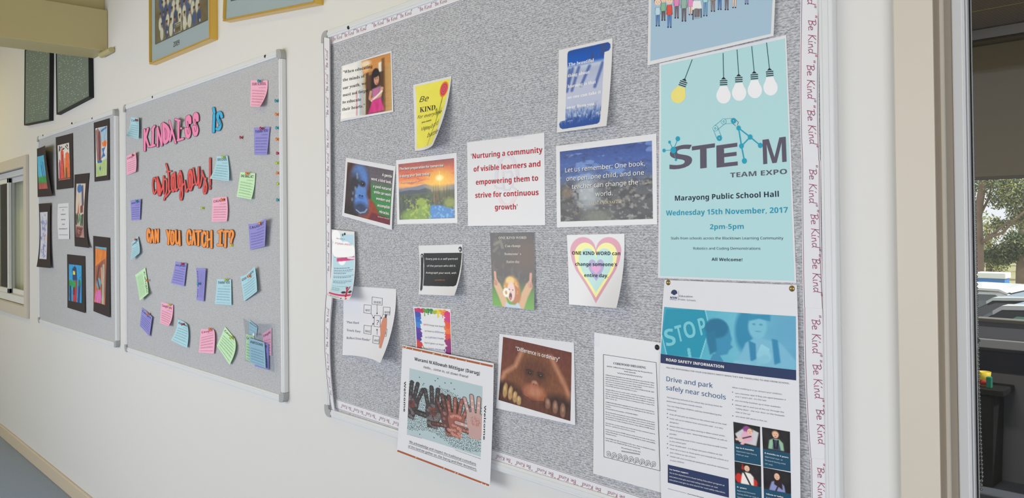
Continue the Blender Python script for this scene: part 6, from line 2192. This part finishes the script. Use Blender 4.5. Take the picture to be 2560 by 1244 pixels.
ordn = ('topmost', 'second from the top', 'third from the top', 'fourth from the top', 'fifth from the top', 'sixth from the top', 'seventh from the top', 'second from the bottom', 'lowest')
for k, (c_, x, y) in enumerate((('teal', 690.5, 251.9), ('orange', 691.7, 285.6), ('teal', 692.9, 319.4), ('orange', 692.9, 347.8), ('magenta', 694.6, 382.8), ('lime', 693.4, 406.9), ('orange', 694.3, 432.3), ('lime', 695.3, 458.8), ('teal', 694.6, 499.3))):
    pin(c_, x, y, '%s push pin, %s in the pin column by the right frame' % (c_, ordn[k]))
pin('magenta', 602.5, 343.5, 'magenta push pin alone on bare felt, below the blue word')
pin('lime', 506, 519.8, 'lime push pin alone on bare felt, below the red word')
for c_, x, y, w_ in (('teal', 647.5, 202.5, 'pink note at the top right'), ('magenta', 653, 320.6, 'purple Thank You note'), ('lime', 557.9, 392, 'pale blue note by the exclamation mark'), ('orange', 617, 433.5, 'green One Small Act note'),
                     ('orange', 555, 498.6, 'pink note above the orange words'), ('orange', 650.7, 558, 'purple note right of the orange words'), ('lime', 564.6, 699, 'pale blue Thank You note'), ('orange', 622.9, 689.7, 'pale blue tilted note'),
                     ('orange', 524.4, 822, 'low pink note beside the green diamond'), ('lime', 578, 843, 'green diamond note'), ('teal', 495.9, 708.7, 'narrow purple note'), ('magenta', 455.6, 659.3, 'purple note under the orange words'),
                     ('yellow', 422.5, 761.8, 'pink note low on the left'), ('red', 456.3, 810, 'slanting pale blue note'), ('orange', 369.5, 783.5, 'purple diamond note'), ('orange', 367.5, 700.3, 'sideways green note'),
                     ('red', 339.3, 598.3, 'curling pale blue note'), ('teal', 341, 501.8, 'purple note at the left edge'), ('red', 332.6, 387.2, 'pink note at the left edge'), ('red', 340.5, 299.7, 'pale blue note left of the pink word')):
    pin(c_, x, y, '%s push pin holding the %s' % (c_, w_), 0.006)
pin('yellow', 577.6, 612.7, 'yellow push pin serving as the dot of the question mark')
pin('clear', 635.5, 835.5, 'clear push pin through the plastic sleeve', 0.011)
DP = None
for x, y, l_, b_, m_ in ((1671, 706, 'brass drawing pin at the left corner of the road safety flyer', -.0152, BRASS), (1980, 721, 'brass drawing pin at the right corner of the road safety flyer', -.0152, BRASS), (1642.6, 867.7, 'dark drawing pin in the white typed notice', -.0132, DARKM),
                         (862, 584.6, 'dark drawing pin at the top of the pale blue flyer', -.0221, DARKM)):
    c = at(x, y, b_)
    mb = MB()
    r_ = .0055 if m_ is BRASS or y > 800 else .004
    mb.lathe(c + np.array([0, .0004, 0]), (0, -1, 0), [(0, r_), (.0008, r_ * .98), (.002, r_ * .8), (.003, r_ * .45), (.0033, .0004)], m_, 16)
    mb.build('drawing_pin', None, l_, 'drawing pin', 'drawing pins on the largest board', smooth=True)
# clear tape tabs
TAPE = glass('clear_tape', (253, 253, 254), 0.05, 0.25)
q = Z(1160, 320, .209)
for c_, l_ in (([q(560, 82), q(722, 66), q(724, 118), q(562, 132)], 'strip of clear tape over the top of the white poster with red words'), ([(1479, 826), (1500, 829), (1499, 866), (1478, 864)], 'strip of clear tape at the upper left corner of the typed notice'),
               ([q(1245, 190), q(1420, 165), q(1424, 205), q(1248, 228)], 'strip of clear tape over the top of the rocky seashore poster')):
    Sheet(c_, -.0131).build('clear_tape', l_, 'tape', TAPE, None, 2, .0001)

# cut-out letters; strokes measured in the photograph, every letter its own piece of card
PNK, PND = mat('card_pink', (240, 140, 184), 0.7), mat('marker_plum', (96, 34, 66), 0.7)
CRD = {'pink': ((240, 140, 184), (92, 36, 64)), 'blue': ((64, 176, 224), (28, 52, 84)), 'coral': ((226, 92, 90), (92, 32, 40)), 'orange': ((242, 150, 74), (126, 58, 36))}


def cutout(ch, col, fn, strokes, w, label, fills=(), inner=(), name='cut_out_letter', group=None, base=-0.0162, lift=0.0, edge=1.7):
    """a letter cut from card and outlined in marker; strokes are centre lines, fills are filled outlines"""
    fc, oc_ = CRD[col]
    card, mark = mat('card_' + col, fc, 0.7), mat('marker_' + col, oc_, 0.7)
    mark_part = MB()
    face = MB()
    zz_ = [fn(*p) for st_ in list(strokes) + list(fills) for p in (st_[0] if isinstance(st_[0], list) else st_)]
    ys = [p[1] for p in zz_]
    y0_, y1_ = min(ys), max(ys) + 1e-6
    cnt = [0]

    def put(mb, XY, fs, h, m_):
        cnt[0] += 1
        mb.add([at(x, y, base - h - lift * max(0.0, (y1_ - y) / (y1_ - y0_)) ** 2 - cnt[0] * 6e-7) for x, y in XY], fs, m_)
    for st_ in strokes:
        pts, ww = st_ if isinstance(st_[0], list) else (st_, w)
        P_ = smooth_path([fn(*p) for p in pts]) if len(pts) > 3 else [np.array(fn(*p)) for p in pts]
        for XY in fat_stroke(P_, ww):
            put(face, XY, [tuple(range(len(XY)))], 0.0012, card)
        for XY in fat_stroke(P_, ww + edge):
            put(mark_part, XY, [tuple(range(len(XY)))], 0.0004, mark)
    import mathutils.geometry as mg
    for pts in fills:
        P_ = [fn(*p) for p in pts]
        tri = [tuple(t) for t in mg.tessellate_polygon([[Vector((p[0], p[1], 0)) for p in P_]])]
        put(face, P_, tri, 0.0011, card)
        put(mark_part, P_, tri, 0.0005, mark)
    for pts in inner:
        XY, fs = ribbon(smooth_path([fn(*p) for p in pts], 1), 0.6)
        put(mark_part, XY, fs, 0.0018, mark)
    o = face.build(name, None, label, 'cut-out letter', group)
    mark_part.build('marker_outline', o)
    return o


def oval(cx, cy, rx, ry, n=22, tilt=0.0):
    return [(cx + rx * math.cos(2 * math.pi * k / n) + tilt * math.sin(2 * math.pi * k / n), cy + ry * math.sin(2 * math.pi * k / n)) for k in range(n + 1)]


z = Z(320, 250, .12055)
G1 = 'pink cut-out letters of the first word'
cutout('K', 'pink', z, [[(340, 615), (345, 1045)], [(412, 590), (362, 780)], [(362, 760), (428, 965)]], 5.0, 'pink cut-out letter K, first of the pink word', group=G1)
cutout('I', 'pink', z, [[(497, 622), (548, 540)], [(520, 580), (513, 930)], [(468, 962), (550, 935)]], 5.2, 'pink cut-out letter I, between K and N', group=G1)
cutout('N', 'pink', z, [[(612, 960), (612, 560)], [(612, 570), (698, 940)], [(698, 940), (702, 500)]], 4.2, 'pink cut-out letter N, left of the letter D', group=G1)
cutout('D', 'pink', z, [[(722, 475), (800, 520), (850, 600), (862, 700), (845, 800), (800, 880), (735, 905), (728, 480)]], 4.0, 'pink cut-out letter D, in the middle of the pink word', fills=[[(722, 475), (800, 520), (850, 600), (862, 700), (845, 800), (800, 880), (735, 905)]], inner=[[(760, 570), (800, 640), (812, 720), (795, 800), (768, 835), (775, 720), (760, 570)]], group=G1, base=-.0175)
cutout('N', 'pink', z, [[(868, 845), (905, 620)], [(858, 430), (905, 600), (985, 890)]], 4.4, 'pink cut-out letter N curling off the board, right of the letter D', group=G1, lift=.02)
cutout('E', 'pink', z, [[(985, 400), (1070, 430)], [(1040, 430), (1045, 830)], [(1050, 590), (1105, 585)], [(1030, 835), (1140, 800)]], 5.2, 'pink cut-out letter E, its top bent forward', group=G1, lift=.012)
cutout('S', 'pink', z, [[(1288, 470), (1285, 360), (1250, 325), (1212, 400), (1222, 510), (1262, 590), (1282, 690), (1245, 790), (1208, 720), (1200, 600)]], 6.6, 'pink cut-out letter S, left of the last S', fills=[[(1288, 470), (1285, 360), (1250, 325), (1212, 400), (1222, 510), (1262, 590), (1282, 690), (1245, 790), (1208, 720), (1200, 600)]], inner=[[(1195, 570), (1270, 570), (1255, 480), (1225, 425), (1232, 510), (1270, 600), (1262, 690), (1240, 712), (1222, 610)]], group=G1)
cutout('S', 'pink', z, [[(1440, 420), (1440, 310), (1402, 270), (1365, 350), (1375, 460), (1418, 540), (1438, 640), (1398, 745), (1362, 670), (1355, 550)]], 6.6, 'pink cut-out letter S, last of the pink word', fills=[[(1440, 420), (1440, 310), (1402, 270), (1365, 350), (1375, 460), (1418, 540), (1438, 640), (1398, 745), (1362, 670), (1355, 550)]], inner=[[(1335, 522), (1425, 530), (1410, 440), (1378, 375), (1385, 460), (1425, 550), (1412, 640), (1390, 665), (1372, 570)]], group=G1)
z = Z(500, 120, .2411)
G2 = 'blue cut-out letters of the second word'
cutout('i', 'blue', z, [[(140, 625), (148, 668)], [(146, 690), (139, 868)]], 6.0, 'blue cut-out letter i beside the blue s', group=G2)
cutout('s', 'blue', z, [[(224, 712), (215, 672), (192, 668), (178, 715), (200, 760), (213, 800), (196, 846), (174, 838)]], 7.2, 'blue cut-out letter s beside the blue i', inner=[[(182, 770), (200, 812), (212, 780), (192, 735), (205, 700)]], group=G2)
z = Z(360, 380, .12055)
w_ = 3.4
cutout('contagious', 'coral', z, [
    [(240, 600), (228, 535), (198, 530), (180, 620), (185, 760), (208, 890), (250, 790)],
    [(272, 520), (300, 600), (345, 730), (350, 850), (318, 915), (290, 850), (272, 700), (272, 520)], [(345, 840), (385, 740)],
    [(385, 760), (408, 500)], [(408, 500), (410, 860)], [(412, 580), (455, 545), (475, 640), (470, 800), (440, 900), (415, 990)], [(450, 930), (515, 850)],
    [(455, 245), (490, 350), (512, 480), (515, 860), (545, 800)], [(470, 408), (560, 395)],
    oval(602, 635, 38, 185), [(635, 420), (650, 640), (655, 830), (690, 760)],
    oval(742, 595, 40, 165), [(745, 390), (785, 480), (792, 720), (800, 880), (770, 1015), (742, 920), (760, 800), (800, 690), (838, 640)],
    [(838, 590), (862, 740), (872, 845), (905, 760)],
    oval(960, 580, 46, 215), [(1010, 690), (1040, 660)],
    [(1018, 335), (1045, 500), (1065, 640), (1090, 700), (1118, 600), (1132, 310)], [(1132, 310), (1140, 740), (1170, 690)],
    [(1170, 690), (1205, 480)], [(1196, 385), (1235, 500), (1290, 640), (1300, 760), (1270, 870), (1232, 840), (1240, 720), (1282, 540)]], w_,
    'coral red cut-out word in joined handwriting under the pink word', name='cut_out_word',
    fills=[oval(602, 635, 36, 180)[:-1], oval(742, 595, 38, 160)[:-1], oval(960, 580, 44, 210)[:-1], [(272, 520), (300, 600), (345, 730), (350, 850), (318, 915), (290, 850), (272, 700)], [(1265, 640), (1300, 700), (1300, 800), (1270, 875), (1235, 840), (1240, 720)]],
    inner=[oval(602, 640, 22, 130), oval(742, 600, 24, 120), oval(950, 600, 26, 150), [(1270, 690), (1288, 760), (1265, 840), (1248, 800), (1270, 690)]], edge=1.4)
cutout('!', 'coral', z, [[(1370, 130), (1370, 680)], [(1368, 722), (1366, 762)]], 3.6, 'coral red cut-out exclamation mark', name='cut_out_exclamation_mark')
z = Z(350, 550, .09766)
G3 = 'orange cut-out letters of the question'
OL = [('C', [[(248, 320), (232, 240), (205, 225), (190, 330), (194, 480), (212, 550), (240, 530), (262, 440)]], 'C, first of the orange question', 5.0),
      ('A', [[(272, 570), (315, 260)], [(315, 260), (352, 565)], ([(292, 450), (338, 450)], 3.2)], 'A, between the first C and N', 4.4),
      ('N', [[(388, 575), (394, 250)], [(396, 260), (458, 540)], [(462, 555), (464, 245)]], 'N, third letter of the orange question', 4.4),
      ('Y', [[(685, 265), (728, 450)], [(762, 275), (730, 450), (725, 612)]], 'Y, left of the letter O', 4.6),
      ('O', [oval(826, 452, 38, 165)], 'O, the filled round letter', 5.0),
      ('U', [[(915, 265), (916, 540), (945, 612), (990, 580), (1010, 470), (1005, 285)], [(1005, 285), (1018, 635)]], 'U, right of the letter O', 4.6),
      ('C', [[(1295, 370), (1275, 265), (1245, 250), (1212, 340), (1208, 500), (1230, 610), (1268, 620), (1295, 530)]], 'C, right after the wide gap behind U', 5.2),
      ('A', [[(1330, 615), (1375, 275)], [(1375, 275), (1412, 620)], ([(1350, 500), (1395, 500)], 3.2)], 'A, left of the first letter T', 4.8),
      ('T', [[(1430, 288), (1555, 276)], [(1495, 290), (1490, 640)]], 'T, right of the second letter A', 5.2),
      ('C', [[(1682, 360), (1662, 310), (1628, 295), (1596, 390), (1592, 560), (1618, 670), (1655, 665), (1685, 570)]], 'C, last C, left of the letter H', 5.4),
      ('H', [[(1722, 300), (1725, 680)], [(1828, 282), (1830, 700)], [(1725, 510), (1828, 475)]], 'H, last letter before the final gap', 5.2),
      ('I', [[(2002, 300), (2100, 262)], [(2056, 285), (2048, 635)], [(1985, 632), (2100, 640)]], 'I, first letter after the final gap', 5.4),
      ('T', [[(2130, 290), (2255, 285)], [(2188, 300), (2180, 680)]], 'T, left of the question mark', 5.6)]
for ch, st_, l_, w_ in OL:
    cutout(ch, 'orange', z, st_, w_, 'orange cut-out letter ' + l_, fills=[oval(826, 452, 36, 160)[:-1]] if ch == 'O' else (), inner=[oval(826, 455, 18, 110)] if ch == 'O' else (), group=G3, base=-.0155 - .0012 * (OL.index((ch, st_, l_, w_)) % 2))
cutout('?', 'orange', z, [[(2292, 420), (2300, 300), (2345, 262), (2385, 320), (2375, 420), (2340, 480), (2328, 570)]], 5.4, 'orange cut-out question mark with a yellow pin as its dot', name='cut_out_question_mark')

# ================================================================== left board: children's drawings on black card
CARD = mat('black_card', (64, 58, 58), 0.85, spec=0.15)
GD = 'mounted drawings on the left board'
q = Z(0, 260, .27326)
r_ = Z(60, 500, .3215)


def drawing(corners, inner, label, paint, lifts=(0, 0, 0, 0), mids=None, base=-0.0125):
    s = Sheet(corners, base, lifts, mids).build('mounted_drawing', label, 'drawing', CARD, GD, 12)
    s.canvas(paint, inner, 'drawing', layer=2)
    return s


def crayon(cv, seed):
    return cv.grain(26, 34, 12, seed, octaves=2)


cv = Canvas(50, 110, (70, 176, 214))
cv.grad([(0, (74, 178, 220)), (.6, (84, 190, 226)), (.66, (70, 160, 90)), (.8, (60, 150, 80)), (.84, (170, 84, 78)), (1, (190, 90, 84))])
cv.line([(.5, .3), (.6, .62)], .03, (40, 90, 160), .7).line([(.7, .2), (.85, .6)], .03, (50, 110, 180), .7).ell(.7, .68, .3, .06, (54, 150, 70), .6)
drawing([q(338, 408), q(412, 378), q(480, 840), q(345, 850)], [q(343, 480), q(402, 465), q(437, 772), q(357, 778)], 'black-mounted drawing in blue, green and red bands, curling off at the top left', crayon(cv, 81), (2, 45, 8, 2), {'R': q(438, 610) + (26,), 'T': q(376, 396) + (18,)}, -.0205)
cv = Canvas(60, 110, (226, 222, 216))
for k in range(16):
    cv.ell(.12 + .76 * rg.rand(), .03 + .14 * rg.rand(), .04, .022, (44, 38, 60), .4)
cv.poly([(.05, 1), (.1, .4), (.2, .45), (.24, 1)], (196, 96, 110), soft=1).poly([(.18, 1), (.26, .2), (.38, .1), (.5, .22), (.52, 1)], (232, 90, 76), soft=1).poly([(.5, 1), (.55, .4), (.62, .4), (.66, 1)], (230, 150, 80), soft=1).poly([(.62, 1), (.66, .28), (.8, .24), (.98, .3), (1, 1)], (240, 110, 60), soft=1).poly([(.6, .98), (.66, .68), (.76, .66), (.78, 1)], (106, 92, 56), soft=1).line([(.42, .3), (.5, .95)], .02, (150, 50, 70)).line([(.1, .5), (.14, .95)], .02, (150, 60, 110)).line([(0, .97), (1, .97)], .02, (150, 84, 70))
drawing([q(510, 305), q(665, 265), q(668, 765), q(518, 783)], [q(528, 378), q(632, 352), q(642, 684), q(538, 698)], 'black-mounted drawing of tall red and orange towers, upper middle of the left board', crayon(cv, 82), (0, 2, 4, 4))
cv = Canvas(60, 140, (214, 220, 222))
cv.poly([(.35, .02), (1, 0), (1, .3), (.5, .3)], (150, 186, 214), .8, 2).poly([(.02, .05), (.2, .0), (.42, .1), (.5, .3), (.5, .65), (.4, .72), (.12, .7), (.05, .4)], (150, 100, 100), .9, 1).poly([(.55, .32), (.9, .28), (.98, .34), (.9, .42), (.6, .4)], (232, 120, 56), soft=1).poly([(.55, .44), (.85, .42), (.7, .52), (.85, .6), (.5, .64), (.62, .54)], (54, 110, 180), soft=1).poly([(.0, .72), (1, .66), (1, 1), (0, 1)], (176, 202, 130), .9, 2).poly([(.3, .84), (.4, .78), (.46, .84), (.4, .9)], (80, 120, 180))
cv.line([(.3, .1), (.35, .65)], .03, (106, 60, 70)).line([(.5, .08), (.9, .03)], .02, (70, 120, 180)).line([(.2, .7), (.5, .7)], .025, (50, 100, 176))
drawing([q(858, 170), q(997, 130), q(997, 695), q(865, 710)], [q(875, 222), q(982, 198), q(978, 650), q(880, 666)], 'black-mounted drawing of a brown tower and blue fish shapes, upper right of the left board', crayon(cv, 83), (0, 4, 6, 2))
cv = Canvas(46, 150, (214, 200, 188))
cv.ell(.4, .07, .26, .06, (60, 120, 190), .2).line([(.7, .05), (.85, .3)], .03, (90, 90, 120)).poly([(.25, .48), (.4, .26), (.5, .48)], (190, 120, 80), soft=1).poly([(.6, .34), (.88, .3), (.9, .44), (.64, .46)], (120, 66, 60), soft=1).poly([(.0, .5), (1, .48), (1, .7), (0, .7)], (150, 160, 140), .7, 2)
for k in range(14):
    u_ = .05 + .9 * rg.rand()
    cv.line([(u_, .48 + .05 * rg.rand()), (u_ + .06 * rg.randn(), .6 + .1 * rg.rand())], .02, ((60, 90, 70), (90, 60, 60), (60, 140, 100))[k % 3])
cv.poly([(0, .72), (1, .70), (1, 1), (0, 1)], (170, 120, 118), .8, 1)
for k in range(5):
    cv.line([(.05 + .1 * k, .98), (.2 + .16 * k, .76)], .02, (110, 60, 60)).ell(.5, .86, .3 - .05 * k, .1 - .018 * k, ((116, 60, 64), (190, 140, 136))[k % 2], .1)
drawing([q(682, 645), q(815, 630), r_(508, 372), r_(395, 358)], [q(700, 728), q(785, 725), q(771, 1222), q(696, 1212)], 'long black-mounted drawing with a blue patch on top, centre of the left board', crayon(cv, 84), (0, 4, 16, 8), {'R': q(795, 1080) + (4,), 'L': q(680, 1060) + (2,), 'C': 8})
cv = Canvas(46, 130, (206, 208, 222))
for k in range(40):
    u_, v_ = .1 + .75 * rg.rand(), .05 + .9 * rg.rand()
    cv.line([(u_, v_), (u_ + .14 * rg.randn(), v_ + .05 * rg.randn())], .018, ((130, 140, 200), (150, 160, 210), (110, 120, 190))[k % 3], .7)
cv.ell(.85, .5, .12, .07, (236, 196, 176), .8)
drawing([r_(115, 28), r_(205, 22), r_(208, 528), r_(98, 518)], [r_(125, 95), r_(184, 90), r_(176, 460), r_(120, 455)], 'black-mounted pale blue scribbled drawing at the left edge of the left board', crayon(cv, 85), (0, 2, 8, 16), {'L': r_(121, 300) + (2,), 'R': r_(203, 300) + (3,)}, -.0205)
cv = Canvas(60, 110, (44, 160, 218))
cv.poly([(.3, .42), (.28, .12), (.4, .05), (.52, .04), (.62, .12), (.66, .42)], (40, 60, 110), soft=1).poly([(.32, .17), (.5, .17), (.5, .27), (.32, .27)], (232, 222, 90)).poly([(.3, .44), (.66, .42), (.62, 1), (.34, 1)], (180, 50, 66), soft=1).ell(.12, .52, .13, .1, (40, 150, 70), .2).ell(.4, .54, .15, .11, (44, 160, 76), .2).ell(.85, .5, .1, .12, (40, 120, 90), .3).line([(.12, .62), (.14, 1)], .04, (36, 60, 100)).line([(.82, .6), (.78, .98)], .05, (40, 70, 130)).line([(.4, .64), (.4, .8)], .03, (90, 40, 50))
for k in range(9):
    cv.ell(.08 + .86 * rg.rand(), .05 + .35 * rg.rand(), .02, .012, (30, 60, 130), .4)
drawing([r_(335, 420), r_(475, 435), r_(475, 877), r_(338, 835)], [r_(350, 497), r_(448, 508), r_(448, 800), r_(350, 780)], 'black-mounted bright blue drawing of a tower with a yellow window', crayon(cv, 86), (0, 2, 6, 4))
cv = Canvas(50, 140, (196, 110, 70))
cv.poly([(0, 0), (1, 0), (1, .04), (0, .02)], (90, 180, 214)).poly([(0, .03), (1, .05), (.95, .2), (.3, .3), (.05, .3)], (222, 130, 56), soft=2).poly([(.05, .3), (.9, .18), (1, .4), (.95, .98), (.7, 1), (.6, .6), (.1, .6)], (150, 90, 74), soft=1).ell(.4, .6, .2, .1, (100, 170, 200), .2).poly([(.05, .98), (.15, .74), (.6, .72), (.72, .9), (.6, 1)], (214, 110, 176), soft=1).line([(.78, .3), (.82, .98)], .03, (176, 176, 160)).line([(.4, .3), (.25, .5), (.5, .7)], .02, (96, 56, 50)).line([(.6, .34), (.7, .6)], .02, (210, 160, 130))
drawing([r_(538, 277), r_(668, 292), r_(668, 912), r_(540, 862)], [r_(556, 358), r_(643, 368), r_(631, 815), r_(546, 792)], 'black-mounted drawing in orange, brown and pink, lower right of the left board', crayon(cv, 87), (0, 2, 6, 10), {'L': r_(542, 640) + (2,), 'B': r_(590, 882) + (8,)})
s = Sheet([r_(265, 28), r_(348, 22), r_(352, 302), r_(268, 302)], -0.0125, (0, 0, 4, 2), {'L': r_(261, 165) + (2,)}).build('typed_card', 'small white typed sheet between the drawings on the left board', 'sheet', WHITE, None, 8)
pr = Print(s)
GR2 = ink((96, 98, 110))
for t_, y, a, b in (('IT', 76, 300, 311), ('GREAT', 110, 288, 325), ('DATES', 150, 291, 323), ('FOR', 187, 297, 318), ('RATIONALITY', 222, 274, 339)):
    pr.text(t_, r_(a, y + 6), r_(b, y + 5), 4.2, GR2, bold=.012)
pr.line([r_(274, 57), r_(340, 54)], .9, GR2)
pr.line([r_(274, 268), r_(342, 270)], .9, GR2)
pr.done()
